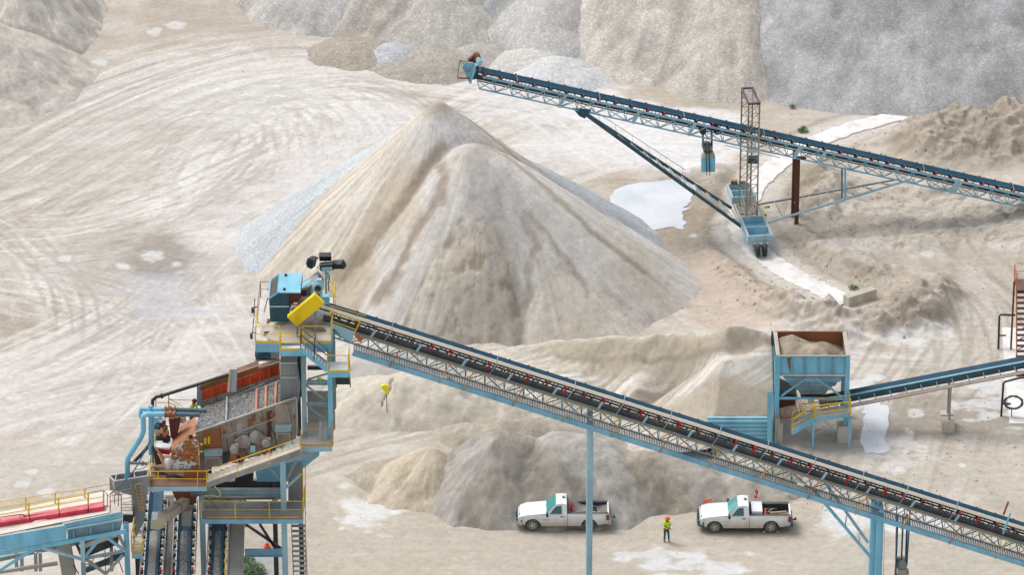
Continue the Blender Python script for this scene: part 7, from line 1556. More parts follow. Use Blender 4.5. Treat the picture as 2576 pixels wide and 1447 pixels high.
# retaining walls
rw = thing('retaining_wall', 'horizontally ribbed blue sheet retaining wall holding the ramp left of the hopper', 'wall', ((WALLX0+WALLX1)/2, WALLY, 0))
wt = 2.05; mb = MB(); nr = 8
prof_ = []
for k in range(nr*4+1): prof_.append((WALLY-0.12-(0.17 if k % 4 in (1, 2) else 0), -0.3+(wt+0.3)*k/(nr*4)))
vv = [(WALLX0-0.3, y, z) for y, z in prof_]+[(WALLX1, y, z) for y, z in prof_]; n_ = len(prof_); mb.add(vv, [(i, n_+i, n_+i+1, i+1) for i in range(n_-1)]); mb.add([(WALLX0-.3, WALLY, -.3), (WALLX1, WALLY, -.3), (WALLX1, WALLY, wt), (WALLX0-.3, WALLY, wt)], [(3, 2, 1, 0)])
mb.beam((WALLX0-.3, WALLY-.08, wt+.02), (WALLX1, WALLY-.08, wt+.02), 0.2, 0.05); mb.build('panel', 'corrugated', rw)
mb = MB(); vx = HOPX0-0.12; pr2 = []
yy0, yy1 = WALLY-.2, Yh+4.5; nq = 24
for k in range(nq*4+1): pr2.append((vx+(0.07 if k % 4 in (1, 2) else 0), yy0+(yy1-yy0)*k/(nq*4)))
def rh(y): return max(wt, float(np.interp(y, [WALLY, WALLY+1.5, Yh, Yh+2], [wt, 3.6, 5.0, 5.3])))
vv = [(x, y, -.3) for x, y in pr2]+[(x, y, rh(y)) for x, y in pr2]; n_ = len(pr2); mb.add(vv, [(i, i+1, n_+i+1, n_+i) for i in range(n_-1)])
mb.build('side_panel', 'corrugated', rw)
mb = MB(); mb.ibeam((WALLX1+.15, WALLY-.25, 0), (WALLX1+.15, WALLY-.25, P(1937, 985, WALLY).z), 0.35, 0.3, up=(0, 1, 0)); mb.build('post', 'blue_clean', rw)
mb = MB(); mb.box((WALLX1+.6, WALLY+1.0, 0.9), (0.5, 1.5, 1.8)); solo('concrete_block', mb, 'concrete', 'concrete block at the foot of the hopper beside the blue retaining post', 'block', bevel=.03)
# stair platform and cages under the hopper
sp_ = thing('access_stair', 'blue access stair with yellow handrail under the feed hopper', 'stair', P(*Z8(1240, 1170), Yh-1))
Ys = Yh-1.2
s0 = P(*Z8(1020, 1160), Ys); s1 = P(*Z8(1245, 1015), Ys); s2 = P(*Z8(1610, 965), Ys)
for y_ in (0, .9): MB().beam(s0+Vector((0, y_, 0)), s1+Vector((0, y_, 0)), 0.06, 0.28).build('stringer', 'blue_clean', sp_)
mb = MB()
for k in range(7): q = s0.lerp(s1, (k+.5)/7); mb.box(q+Vector((0, .45, .05)), (.26, .86, .04))
mb.build('tread', 'blue_dirty', sp_)
for y_ in (0, .9): MB().beam(s1+Vector((0, y_, -.05)), s2+Vector((0, y_, -.05)), 0.06, 0.28).build('platform_beam', 'blue_steel', sp_)
mb = MB(); mb.quad(s1+Vector((0, 0, .1)), s2+Vector((0, 0, .1)), s2+Vector((0, .9, .1)), s1+Vector((0, .9, .1)), .03); mb.build('platform_floor', 'grey_dusty', sp_)
mb = MB()
for y_, w_ in ((-.04, 1), (.94, 1)):
    t_ = [P(*Z8(*c_), Ys)+Vector((0, y_, 0)) for c_ in ((1015, 1165), (1035, 1010), (1250, 875), (1615, 832))]; mb.tube(t_, .032, 6); mb.tube([P(*Z8(*c_), Ys)+Vector((0, y_, 0)) for c_ in ((1025, 1075), (1250, 950), (1615, 905))], .028, 6)
    mb.beam(P(*Z8(1252, 875), Ys)+Vector((0, y_, 0)), P(*Z8(1250, 1010), Ys)+Vector((0, y_, 0)), .06, .06); mb.beam(P(*Z8(1620, 800), Ys)+Vector((0, y_, 0)), P(*Z8(1620, 960), Ys)+Vector((0, y_, 0)), .07, .07)
mb.build('handrail', 'yellow', sp_)
mb = MB()
for x in (1243, 1615):
    for y_ in (0, .9): p_ = P(*Z8(x, 1000), Ys)+Vector((0, y_, 0)); mb.beam(p_, (p_.x, p_.y, 0), .12, .12, up=(0, 1, 0))
mb.build('leg', 'blue_clean', sp_)
mb = MB()
for a, b_ in (((1140, 1060), (1230, 1170)), ((1255, 1170), (1500, 1050)), ((1320, 1020), (1500, 1140))): mb.beam(P(*Z8(*a), Ys+.3), P(*Z8(*b_), Ys+.3), .04, .04)
mb.build('brace', 'blue_pale', sp_)
def cage(lb, pts, Y, m_):
    q = [P(*Z8(*c_), Y) for c_ in pts]; mb = MB()
    for k in range(4): mb.beam(q[k], q[(k+1) % 4], .06, .05)
    for k in range(1, 12): mb.beam(q[0].lerp(q[1], k/12), q[3].lerp(q[2], k/12), .015, .015)
    for k in range(1, 5): mb.beam(q[0].lerp(q[3], k/5), q[1].lerp(q[2], k/5), .015, .015)
    mb.beam(q[0].lerp(q[1], .3), q[3].lerp(q[2], .3), .04, .04); solo('guard_panel', mb, m_, lb, 'guard')
cage('orange rusty mesh guard at the left end under the hopper', ((885, 905), (1055, 868), (1085, 975), (910, 1015)), Yh+.4, 'rust_orange')
cage('long yellow mesh guard beside the feed belt under the hopper', ((1098, 862), (1475, 815), (1485, 890), (1110, 945)), Yh+.3, 'yellow_rusty')
mb = MB(); mb.prism([xz(Z8(*c_), Yh+.8) for c_ in ((890, 815), (1055, 815), (1060, 880), (890, 900))], Yh+.8, Yh+1.6); solo('tail_guard', mb, 'rust_dark', 'dark rusty tail box behind the orange mesh guard under the hopper', 'guard')
mb = MB(); mb.prism([xz(Z8(*c_), Yh+1.8) for c_ in ((890, 640), (1060, 720), (1080, 820), (890, 760))], Yh+1.7, Yh+2.6); solo('side_chute', mb, 'grey_steel', 'curved grey chute behind the left leg of the hopper', 'chute')
# ================================================================== 5. feed conveyor to the right
a1 = P(*Z9(-500, 1060), Yh+1.8); b1 = P(*Z9(1600, 700), Yh+1.8); a1 = P(2060, 1008, Yh+1.8); b1 = P(2680, 888, Yh+1.8); b1.y = a1.y
F = Frame(a1, b1); fc = thing('feed_conveyor', 'narrow blue feed conveyor rising right from under the hopper to the stair tower', 'conveyor', (F(8, 0, 0).x, F.A.y, 0))
belt_mesh(F, 0, F.L, 0.4, 0.16, .16).build('belt', 'belt', fc)
mb = MB(); mb.beam(F(0, -.5, .02), F(F.L, -.5, .02), .03, .34); mb.build('side_skirt', 'teal_dark', fc); mb = MB(); mb.beam(F(0, -.52, .2), F(F.L, -.52, .2), .14, .05); mb.build('skirt_edge', 'blue_steel', fc)
mb = MB(); mb.beam(F(0, -.62, -.5), F(F.L, -.62, -.5), .14, .16); mb.build('chord', 'floor_dusty', fc); mb = MB(); mb.beam(F(0, .55, -.5), F(F.L, .55, -.5), .1, .16); mb.build('chord', 'grey_dusty', fc)
mb = MB(); mb.beam(F(0, -.7, -.6), F(F.L, -.7, -.6), .05, .03); mb.build('conduit', 'rust_orange', fc)
mb = MB(); mb.beam(F(0, 0, -.36), F(F.L, 0, -.36), .7, .03); mb.build('return_belt', 'dark_steel', fc)
pr = None
for k in range(int(F.L/1.05)):
    a_ = 0.6+k*1.05
    if pr is None:
        pr = (MB().beam(F(a_, -.6, -.42), F(a_-.06, -.56, .02), .1, .05).build('bracket', 'galvanised', fc), a_)
    else: copy_tree(pr[0], fc, F.t*(a_-pr[1]))
c_ = P(*Z9(770, 1240), Yh+1.6); zc = P(*Z9(770, 1235), Yh+1.2).z; tpz_ = F(F.s_of(Z9(770, 0)[0]), 0, -.6).z
mb = MB(); mb.beam((c_.x, Yh+1.4, zc-.1), (c_.x, Yh+1.4, tpz_), .14, .14, up=(0, 1, 0)); mb.beam((c_.x-.02, Yh+2.3, zc-.1), (c_.x-.02, Yh+2.3, tpz_), .14, .14, up=(0, 1, 0)); mb.build('support_leg', 'grey_dusty', fc)
g_ = P(*Z9(765, 1300), Yh+1.0); MB().box((g_.x, Yh+1.4, zc/2-.15), (.85, .8, zc+.3)).build('pier', 'concrete', fc, bevel=.03); MB().box((g_.x, Yh+2.4, zc/2-.15), (.85, .7, zc+.3)).build('pier', 'concrete', fc, bevel=.03)
# ================================================================== 6. stair tower at the right edge
Yt = -12.0
st_ = thing('stair_tower', 'rusty red brown steel stair at the right edge with a railed landing on top', 'stair', P(2560, 900, Yt))
def q9(x, y, Y=Yt): return P(*Z9(x, y), Y)
x0_, x1_ = q9(1268, 500).x, q9(1420, 500).x; ta, tb_ = q9(1268, 270), q9(1268, 760)
nst = 16; mb = MB()
for k in range(nst): z = ta.z-(ta.z-tb_.z)*k/nst; mb.box(((x0_+x1_)/2, Yt-k*0.16, z-k*.02), (x1_-x0_-.05, .28, .06))
mb.build('tread', 'rust_dark', st_)
for x_ in (x0_, x1_): MB().beam((x_, Yt+.1, ta.z+.1), (x_, Yt-nst*.16, tb_.z-.4), .06, .3, up=(0, 1, 0)).build('stringer', 'rust_dark', st_)
l0 = q9(1268, 262); l1 = q9(1268, 165); mb = MB(); mb.box(((x0_+x1_)/2, Yt+.9, ta.z+.12), (x1_-x0_, 1.9, .06)); mb.build('landing', 'rust_dark', st_)
mb = MB(); rail3(mb, [(x0_, Yt+.1, ta.z+.15), (x0_, Yt+1.8, ta.z+.15), (x1_, Yt+1.8, ta.z+.15)], posts=1.0, h=1.2); mb.build('handrail', 'orange_bar', st_)
mb = MB(); rail3(mb, [(x0_+.75, Yt+.0, ta.z+.15), (x0_+.75, Yt+1.0, ta.z+.15)], h=1.2); mb.build('handrail', 'yellow_rusty', st_)
mb = MB(); mb.tube([(x0_-.04, Yt+.1, ta.z+1.1), (x0_-.04, Yt-nst*.16, tb_.z+.5)], .03, 6)
for k in range(5): t_ = k/4; p_ = Vector((x0_-.04, Yt+.1, ta.z+1.1)).lerp(Vector((x0_-.04, Yt-nst*.16, tb_.z+.5)), t_); mb.beam(p_, p_-Vector((0, 0, 1)), .05, .05)
mb.build('stair_rail', 'rust_orange', st_)
MB().prism([xz(Z9(*c_), Yt-2.2) for c_ in ((1275, 865), (1420, 850), (1420, 950), (1275, 950))], Yt-2.6, Yt-2.2).build('base_box', 'rust_dark', st_)
mb = MB()
for x_, y_ in ((x0_, Yt+1.7), (x1_, Yt+1.7), (x0_+.15, Yt-2.4)): mb.beam((x_, y_, 0), (x_, y_, ta.z+.05 if y_ > Yt else tb_.z), .12, .12, up=(0, 1, 0))
mb.build('post', 'rust_dark', st_)
for k in range(3): MB().beam(q9(1290, 560+k*70, Yt+.5), q9(1420, 500+k*70, Yt+.5), .06, .06).build('brace', 'rust_dark', st_)
# pale slab and blue-black pipes
sl_ = [G(*Z9(*c_), 0) for c_ in ((1170, 545), (1335, 545), (1420, 545), (1420, 1270), (1228, 1265), (1200, 1000))]; mb = MB(); mb.slab([(p.x, p.y) for p in sl_], -.1, .1); o_ = mb.build('concrete_slab', 'concrete_white'); tag(o_, 'pale concrete slab under the rusty stair at the right edge', 'slab')
def dpipe(lb, pts, z, r=.075):
    base = G(*Z9(*pts[0]), 0); Yp = base.y; mb = MB(); mb.tube([q9(*c_, Yp) for c_ in pts], r, 10); return mb, Yp
mb, Yp = dpipe('', ((1142, 695), (1150, 450), (1160, 438), (1270, 442)), 0); c_ = q9(1148, 595, Yp); mb.tube([c_, c_+Vector((.5, 0, 0))], .05, 8); mb.lathe([(.1, 0), (.1, .06)], c_+Vector((.3, 0, -.03)), n=10)
solo('water_pipe', mb, 'black_pipe', 'upper dark blue pipe elbow standing beside the rusty stair', 'pipe')
mb, Yp = dpipe('', ((1163, 1205), (1180, 955), (1195, 943), (1300, 915), (1420, 905)), 0); c_ = q9(1170, 1110, Yp); mb.tube([c_, c_+Vector((.6, 0, 0))], .06, 8); mb.lathe([(.14, 0), (.14, .08)], c_+Vector((.4, 0, -.04)), n=10)
solo('water_pipe', mb, 'black_pipe', 'lower dark blue pipe elbow with a valve below the feed conveyor', 'pipe')
hc = []
for k in range(60): a_ = k*.36; r_ = 1+.12*math.sin(k*1.7); hc.append(q9(1255+68*math.cos(a_)*r_, 1100+48*math.sin(a_)*r_, Yp-.1-.004*k))
mb = MB(); mb.tube(hc, .04, 6); mb.tube(smooth([q9(1240, 1150, Yp-.2), q9(1245, 1220, Yp-.2), q9(1270, 1275, Yp-.2), q9(1335, 1290, Yp-.2), q9(1400, 1280, Yp-.2)]), .035, 6); solo('coiled_hose', mb, 'cable', 'coil of blue grey hose hung on the lower pipe', 'hose')
# concrete barrier at the end of the track
e = G(*Z9(-140, 350), 0); bb = [G(2128, 772, 0), G(2195, 750, 0)]; mb = MB(); mb.beam(bb[0]+Vector((0, .2, .35)), bb[1]+Vector((.1, .2, .35)), .65, .75); solo('concrete_barrier', mb, 'concrete', 'pale concrete block closing the lower end of the curved track', 'barrier', bevel=.04)
# ================================================================== 7. pickup trucks
m, n, b = new_mat('truck_white'); geo = N(n, 'ShaderNodeNewGeometry'); tc = N(n, 'ShaderNodeTexCoord'); sx = N(n, 'ShaderNodeSeparateXYZ'); n.links.new(tc.outputs['Object'], sx.inputs[0])
nz = N(n, 'ShaderNodeTexNoise', Scale=2.5, Detail=6.0); n.links.new(tc.outputs['Object'], nz.inputs['Vector'])
ad = N(n, 'ShaderNodeMath', operation='MULTIPLY_ADD'); n.links.new(nz.outputs[0], ad.inputs[0]); ad.inputs[1].default_value = -0.5; n.links.new(sx.outputs['Z'], ad.inputs[2])
dc_ = ramp(n, ad.outputs[0], [(0.05, rgb(170, 156, 136)), (0.4, rgb(204, 198, 188)), (0.85, rgb(238, 241, 242))]); n.links.new(dc_, b.inputs['Base Color']); b.inputs['Roughness'].default_value = .28; b.inputs['Coat Weight'].default_value = .4; b.inputs['Coat Roughness'].default_value = .08
m, n, b = new_mat('car_glass'); b.inputs['Base Color'].default_value = rgb(30, 92, 96); b.inputs['Roughness'].default_value = .08; b.inputs['Specular IOR Level'].default_value = .8
m, n, b = new_mat('windscreen'); b.inputs['Base Color'].default_value = rgb(70, 150, 150); b.inputs['Roughness'].default_value = .08; b.inputs['Specular IOR Level'].default_value = .9
paint('tyre_dusty', rgb(96, 96, 92), rust=0, dust=.5, rough=.95, dustc=rgb(160, 152, 140)); paint('rim_dusty', rgb(178, 174, 166), rust=0, dust=.3, rough=.5)
paint('chrome_dull', rgb(170, 176, 178), rust=0, dust=.2, rough=.3, metal=.6); m, n, b = new_mat('tail_red'); b.inputs['Base Color'].default_value = rgb(150, 10, 24); b.inputs['Roughness'].default_value = .2
m, n, b = new_mat('lamp_clear'); b.inputs['Base Color'].default_value = rgb(214, 220, 216); b.inputs['Roughness'].default_value = .1
paint('bed_liner', rgb(30, 42, 52), rust=0, dust=.2, rough=.8); paint('bed_dirt', rgb(130, 108, 88), rust=.3, dust=.3, rough=.95, streak=False)
def truck(label, ox, oy, clean_front=True, box=False):
    t = thing('pickup_truck', label, 'pickup truck', (ox, oy, 0), 'white pickup trucks parked behind the long conveyor')
    def w(x, y, z): return (ox+x, oy+y, z)
    HW = 1.0; NZ = lambda pts, y0, y1: [(ox+x, z) for x, z in pts]
    def arch(cx, r=.50, z0=.42, n=10): return [(cx-r*math.cos(PI*k/n), z0+r*math.sin(PI*k/n)*.98) for k in range(n+1)]
    fa, ra = -1.93, 1.68
    # lower body: loft of cross sections so the flanks are curved
    lowf = [(-2.88, .55), (-2.42, .42)]+arch(fa)+[(-1.40, .38), (0.05, .38), (.05, 1.22)]
    # sections along x: (x, half width at sill, half width at shoulder, shoulder z, top z)
    def flank(outline, s_):
        mb = MB()
        if True:
            n_ = len(outline); a = [w(x, s_*(HW-.10*max(0, (abs(x)-2.35))*1.6-(.05 if z > 1.1 else 0)), z) for x, z in outline]; b_ = [w(x, s_*(HW-.28), z) for x, z in outline]
            if s_ < 0: mb.add(a+b_, [tuple(range(n_)), tuple(range(2*n_-1, n_-1, -1))]+[(i, n_+i, n_+(i+1) % n_, (i+1) % n_) for i in range(n_)])
            else: mb.add(a+b_, [tuple(range(n_-1, -1, -1)), tuple(range(n_, 2*n_))]+[(i, (i+1) % n_, n_+(i+1) % n_, n_+i) for i in range(n_)])
        return mb
    # cab + nose flanks, outline runs counter-clockwise seen from the near side
    front = [(-2.86, .62), (-2.44, .42)]+arch(fa)+[(-1.38, .38), (.28, .38), (.28, 1.22), (-1.0, 1.20), (-2.3, 1.14), (-2.72, 1.04), (-2.84, .86)]
    rear = [(.30, .38), (1.13, .38)]+arch(ra)+[(2.24, .44), (2.92, .52), (2.94, 1.26), (.30, 1.26)]
    for s_ in (-1, 1): flank(front, s_).build('body_side', 'truck_white', t, bevel=.04)
    # hood and nose
    mb = MB(); sec = [(-2.90, .72, .80), (-2.86, .86, .98), (-2.72, .93, 1.10), (-2.3, .95, 1.20), (-1.6, .96, 1.26), (-1.05, .95, 1.30)]; vs = []
    for x, hw, z in sec:
        for k in range(9): y = -hw+2*hw*k/8; vs.append(w(x, y, z+.06*(1-(y/hw)**2)-(.05 if k in (0, 8) else 0)))
    mb.add(vs, [(i*9+k, i*9+9+k, i*9+10+k, i*9+k+1) for i in range(len(sec)-1) for k in range(8)], True); hood = mb.build('hood', 'truck_white', t)
    mb = MB(); mb.box(w(-2.3, 0, .85), (1.0, 1.5, .5)); mb.box(w(-.5, 0, .62), (1.6, 1.5, .5)); mb.build('chassis', 'black_plastic', t)
    mb = MB(); mb.prism([(ox-2.98, .56), (ox-2.90, .56), (ox-2.86, 1.0), (ox-2.93, .98)], oy-.62, oy+.62); mb.build('grille', 'black_plastic', t)
    mb = MB(); mb.add([w(-2.62, -.99, .42), w(-2.62, -.99, .68), w(-3.0, -.75, .68), w(-3.0, -.75, .44), w(-3.04, 0, .68), w(-3.04, 0, .44), w(-3.0, .75, .68), w(-3.0, .75, .44), w(-2.62, .99, .68), w(-2.62, .99, .42), w(-2.6, -.9, .7), w(-2.6, .9, .7)],
        [(0, 3, 2, 1), (3, 5, 4, 2), (5, 7, 6, 4), (7, 9, 8, 6), (1, 2, 10), (2, 4, 11, 10), (4, 6, 11), (6, 8, 11), (0, 9, 7, 5, 3)]); mb.build('front_bumper', 'chrome_dull' if clean_front else 'teal_dark', t)
    mb = MB(); mb.add([w(-2.62, -1.0, .68), w(-2.62, -.99, .82), w(-2.95, -.78, .82), w(-3.0, -.76, .68), w(-3.03, 0, .68), w(-2.98, 0, .84), w(-3.0, .76, .68), w(-2.95, .78, .82)], [(0, 3, 2, 1), (3, 4, 5, 2), (4, 6, 7, 5)]); mb.build('bumper_trim', 'teal_dark', t)
    for s_ in (-1, 1): mb = MB(); mb.add([w(-2.58, s_*1.0, .83), w(-2.62, s_*.985, 1.02), w(-2.88, s_*.80, 1.0), w(-2.95, s_*.74, .82)], [(0, 3, 2, 1), (0, 1, 2, 3)]); mb.build('headlight', 'lamp_clear', t)
    # cab greenhouse
    zb_, zr = 1.24, 1.86; fw, rw_ = -1.05, .26
    bot = [(-1.08, .93), (.27, .93)]; topp = [(-.42, .72), (.20, .74)]
    mb = MB(); roof = [w(-.40, -.70, zr), w(.18, -.72, zr), w(.18, .72, zr), w(-.40, .70, zr)]; vs = []
    for i in range(5):
        x = -.46+.70*i/4
        for k in range(7): y = -.74+1.48*k/6; vs.append(w(x, y, zr+.05*(1-(y/.8)**2)-.05*((i-2)/2)**2-.02*(i == 0)))
    mb.add(vs, [(i*7+k, i*7+7+k, i*7+8+k, i*7+k+1) for i in range(4) for k in range(6)], True); 
    mb.build('roof', 'truck_white', t)
    for s_ in (-1, 1):
        mb = MB(); P3 = [w(-1.10, s_*.93, zb_-.03), w(.27, s_*.93, zb_-.03), w(.25, s_*.745, zr-.02), w(-.46, s_*.745, zr-.03)]
        mb.add(P3+[Vector(p)+Vector((0, -s_*.06, 0)) for p in P3], [(0, 1, 2, 3), (3, 2, 1, 0), (4, 5, 6, 7), (7, 6, 5, 4), (0, 1, 5, 4), (1, 2, 6, 5), (2, 3, 7, 6), (3, 0, 4, 7)]); mb.build('cab_side', 'truck_white', t)
        gl = MB(); sg = [w(-.83, s_*.94, zb_+.01), w(-.07, s_*.94, zb_+.01), w(-.09, s_*.785, 1.75), w(-.36, s_*.785, 1.74), w(-.50, s_*.81, 1.66)]; sg = [Vector(p)+Vector((0, s_*.015, 0)) for p in sg]; gl.add(sg, [(0, 1, 2, 3, 4), (4, 3, 2, 1, 0)]); 
        door = MB(); dv = [w(-.98, s_*1.004, .42), w(.12, s_*1.004, .42), w(.12, s_*1.004, 1.17), w(-.98, s_*1.004, 1.17)]; door.add(dv+[Vector(p)-Vector((0, s_*.02, 0)) for p in dv], [(0, 1, 2, 3), (3, 2, 1, 0), (0, 1, 5, 4), (1, 2, 6, 5), (2, 3, 7, 6), (3, 0, 4, 7)])
        d_ = door.build('door', 'truck_white', t); gl.build('window', 'car_glass', d_); mb = MB(); mb.box(w(-.07, s_*1.02, 1.07), (.24, .04, .045)); mb.build('handle', 'black_plastic', d_)
        mb = MB(); mb.box(w(-1.02, s_*1.02, 1.29), (.1, .16, .03)); mb.box(w(-1.0, s_*1.13, 1.27), (.13, .2, .26)); mb.build('mirror', 'black_plastic', d_, bevel=.02)
        if s_ < 0:
            mb = MB()
            for k, (x_, ww) in enumerate(((-1.42, .10), (-1.24, .05), (-1.16, .05), (-1.08, .05), (-1.0, .05), (-.92, .05))): mb.box(w(x_, -1.012, .86), (ww, .006, .05 if k else .03))
            mb.build('badge', 'chrome_dull', t)
    mb = MB(); mb.add([w(-1.13, -.90, zb_), w(-1.18, 0, zb_+.03), w(-1.13, .90, zb_), w(-.47, .72, zr-.02), w(-.47, 0, zr+.03), w(-.47, -.72, zr-.02)], [(0, 5, 4, 1), (1, 4, 3, 2), (1, 4, 5, 0), (2, 3, 4, 1)]); mb.build('windscreen', 'windscreen', t)
    mb = MB(); mb.add([w(-1.15, -.92, 1.2), w(-1.2, 0, 1.26), w(-1.15, .92, 1.2), w(-.98, .9, 1.34), w(-1.02, 0, 1.4), w(-.98, -.9, 1.34)], [(0, 5, 4, 1), (1, 4, 3, 2)]); 
    mb = MB(); mb.add([w(.29, -.90, 1.0), w(.29, .90, 1.0), w(.27, .74, zr-.03), w(.27, -.74, zr-.03)], [(0, 1, 2, 3), (3, 2, 1, 0)]); mb.build('rear_window', 'car_glass', t)
    mb = MB(); mb.box(w(.05, .1, zr+.07), (.18, .2, .06)); mb.build('roof_beacon', 'cable', t)
    # load bed
    for s_ in (-1, 1): flank(rear, s_).build('bed_side', 'truck_white', t, bevel=.03)
    mb = MB(); mb.box(w(1.6, 0, .72), (2.5, 1.5, .05)); mb.build('bed_floor', 'bed_dirt', t)
    mb = MB(); mb.box(w(1.6, .70, 1.0), (2.5, .03, .5)); mb.box(w(1.6, -.70, 1.0), (2.5, .03, .5)); mb.box(w(.36, 0, 1.0), (.06, 1.6, .52)); mb.box(w(1.6, .84, 1.27), (2.6, .26, .012)); mb.box(w(1.6, -.84, 1.27), (2.6, .22, .012)); mb.box(w(ra, .6, .85), (.9, .24, .26)); mb.build('bed_liner', 'bed_liner', t)
    mb = MB(); mb.box(w(2.90, 0, .98), (.1, 1.7, .56)); mb.build('tailgate', 'truck_white', t, bevel=.02)
    for s_ in (-1, 1): mb = MB(); mb.box(w(2.86, s_*.955, .98), (.18, .1, .34)); mb.build('tail_light', 'tail_red', t, bevel=.01)
    mb = MB(); mb.box(w(3.0, 0, .55), (.2, 1.86, .22)); mb.build('rear_bumper', 'chrome_dull' if clean_front else 'teal_dark', t, bevel=.03)
    mb = MB(); mb.box(w(3.2, 0, .5), (.3, .1, .08)); mb.lathe([(.05, 0), (.05, .1), (.03, .14)], w(3.3, 0, .52), n=10); mb.build('tow_hitch', 'dark_steel', t)
    for wx in (fa, ra):
        for s_ in (-1, 1):
            c = Vector(w(wx, s_*.84, .40)); ax = Vector((0, s_, 0)); mb = MB(); mb.lathe([(.25, .05), (.26, .12), (.36, .125), (.40, .08), (.40, -.10), (.34, -.13)], c, ax, 28); ty = mb.build('wheel', 'tyre_dusty', t)
            mb = MB(); mb.lathe([(.24, .055), (.245, .10), (.20, .075), (.12, .11), (.05, .125), (.01, .125)], c, ax, 20); mb.build('rim', 'rim_dusty', ty)
            mb = MB()
            for k in range(5): a_ = 2*PI*k/5; mb.lathe([(.045, 0), (.045, .015)], c+Vector((.165*math.cos(a_), s_*.092, .165*math.sin(a_))), ax, 8)
            mb.build('rim_hole', 'black_plastic', ty)
            mb = MB(); mb.box(w(wx, s_*.55, .6), (.98, .5, .5)); mb.build('wheel_well', 'black_plastic', t)
    mb = MB()
    for k in range(2): mb.box(w(fa+.52+k*3.62, -.9, .42), (.03, .25, .32))
    mb.build('mud_flap', 'black_plastic', t)
    return t
pA = G(1340, 1336, 0); pB = G(1797, 1341, 0)
txA = P(1417, 1300, pA.y+.8).x; txB = P(1873, 1300, pB.y+.8).x
yA, yB = pA.y+.86, pB.y+.86
# place so that the front axle lands where the photo shows it
txA = pA.x+1.93; txB = pB.x+1.93
truck('white pickup partly hidden by the round blue conveyor column, bed full of scrap', txA, yA, True)
truck('white pickup on the right with a pale box and traffic cone in its bed', txB, yB, False)
def flag(lb, x, y, z, m_, wh=1):
    t = thing('safety_flag', lb, 'flag', (x, y, z)); MB().tube([(x-.05, y, z), (x+.03, y, z+.85)], .012, 6).build('pole', 'galvanised', t)
    mb = MB(); vs = []
    for i in range(6):
        for j in range(3): vs.append((x+.03+.04*math.sin(i*1.3)-.10+j*.1, y+.06*math.sin(i*1.7+j), z+.88-i*.12))
    mb.add(vs, [(i*3+j, i*3+j+1, i*3+3+j+1, i*3+3+j) for i in range(5) for j in range(2)]+[(i*3+3+j, i*3+3+j+1, i*3+j+1, i*3+j) for i in range(5) for j in range(2)], True); mb.build('cloth', m_, t)
    if wh: mb = MB(); mb.box((x-.02, y-.08, z+.6), (.12, .01, .05)); mb.box((x-.02, y-.085, z+.6), (.04, .01, .22)); mb.build('cross', 'white_paint', t)
paint('flag_red', rgb(236, 50, 70), rust=0, dust=0, rough=.7)
flag('red safety flag standing at the front of the left pickup bed', txA+.52, yA-.3, .8, 'flag_red', 0)
flag('pink red safety flag with a white cross above the right pickup', txB+.75, yB+.9, 1.28, 'flag_red', 1)
rs = random.Random(9)
names = [('wood_scrap', 'wood', 'wood'), ('pipe_piece', 'galvanised', 'pipe'), ('yellow_cap', 'yellow', 'cap'), ('white_pipe', 'white_paint', 'pipe'), ('rubble', 'rock', 'rubble'), ('rust_bar', 'rust', 'bar')]
lbls = ['tan timber piece near the rear of the left pickup bed', 'thin grey pipe lying across the left pickup bed', 'yellow cap in the middle of the left pickup bed', 'short white pipe in the left pickup bed behind the column', 'grey rubble lump in the left pickup bed', 'rusty bar along the front of the left pickup bed',
        'longer tan timber under the tailgate of the left pickup', 'second grey pipe against the far wall of the left pickup bed', 'orange plastic piece beside the tailgate of the left pickup', 'white board leaning in the left pickup bed', 'small rock by the wheel housing in the left pickup bed', 'brown bent bar in the centre of the left pickup bed']
for k in range(12):
    nm_, mt, ct = names[k % 6]; x = txA+.7+k*.17+rs.uniform(-.1, .1); y = yA+rs.uniform(-.45, .3); a_ = rs.uniform(-.7, .7); L_ = rs.uniform(.25, .6)
    if k == 8: mt = 'plastic_orange'
    mb = MB(); d_ = Vector((math.cos(a_), math.sin(a_), rs.uniform(0, .25)))*L_
    if ct in ('pipe', 'bar'): mb.tube([Vector((x, y, .80))-d_*.5, Vector((x, y, .82))+d_*.5], .04, 8)
    elif ct == 'rubble': mb.lathe([(.02, .2), (.1, .17), (.14, .05), (.1, -.02)], (x, y, .76), n=7, smooth=False)
    elif ct == 'cap': mb.lathe([(.14, 0), (.14, .1), (.06, .15)], (x, y, .76), (0.3, -.6, .7), 12)
    else: mb.beam(Vector((x, y, .82))-d_*.5, Vector((x, y, .84))+d_*.5, .12, .06)
    solo('plastic_piece' if k == 8 else nm_, mb, mt, lbls[k], ct if k != 8 else 'plastic')
tb = thing('storage_box', 'pale grey white storage box standing in the right pickup bed behind the cab', 'box', (txB+.78, yB, .75)); MB().box((txB+.78, yB, 1.08), (.66, 1.36, .66)).build('body', 'white_paint', tb, bevel=.02); MB().box((txB+.78, yB, 1.42), (.70, 1.4, .05)).build('lid', 'white_paint', tb, bevel=.01)
def cone_(lb, x, y, z, h=.7, stripes=False):
    t = thing('traffic_cone', lb, 'traffic cone', (x, y, z)); MB().box((x, y, z+.02), (h*.55, h*.55, .04)).build('base', 'plastic_orange', t); mb = MB(); mb.lathe([(h*.2, .04), (h*.05, h), (h*.02, h)], (x, y, z), n=16); mb.build('cone', 'plastic_orange', t)
    if stripes: mb = MB(); mb.lathe([(h*.155, h*.36), (h*.115, h*.62)], (x, y, z), n=16); mb.build('stripe', 'white_paint', t)
cone_('orange traffic cone standing in the right pickup bed', txB+1.33, yB-.45, .76, .75)
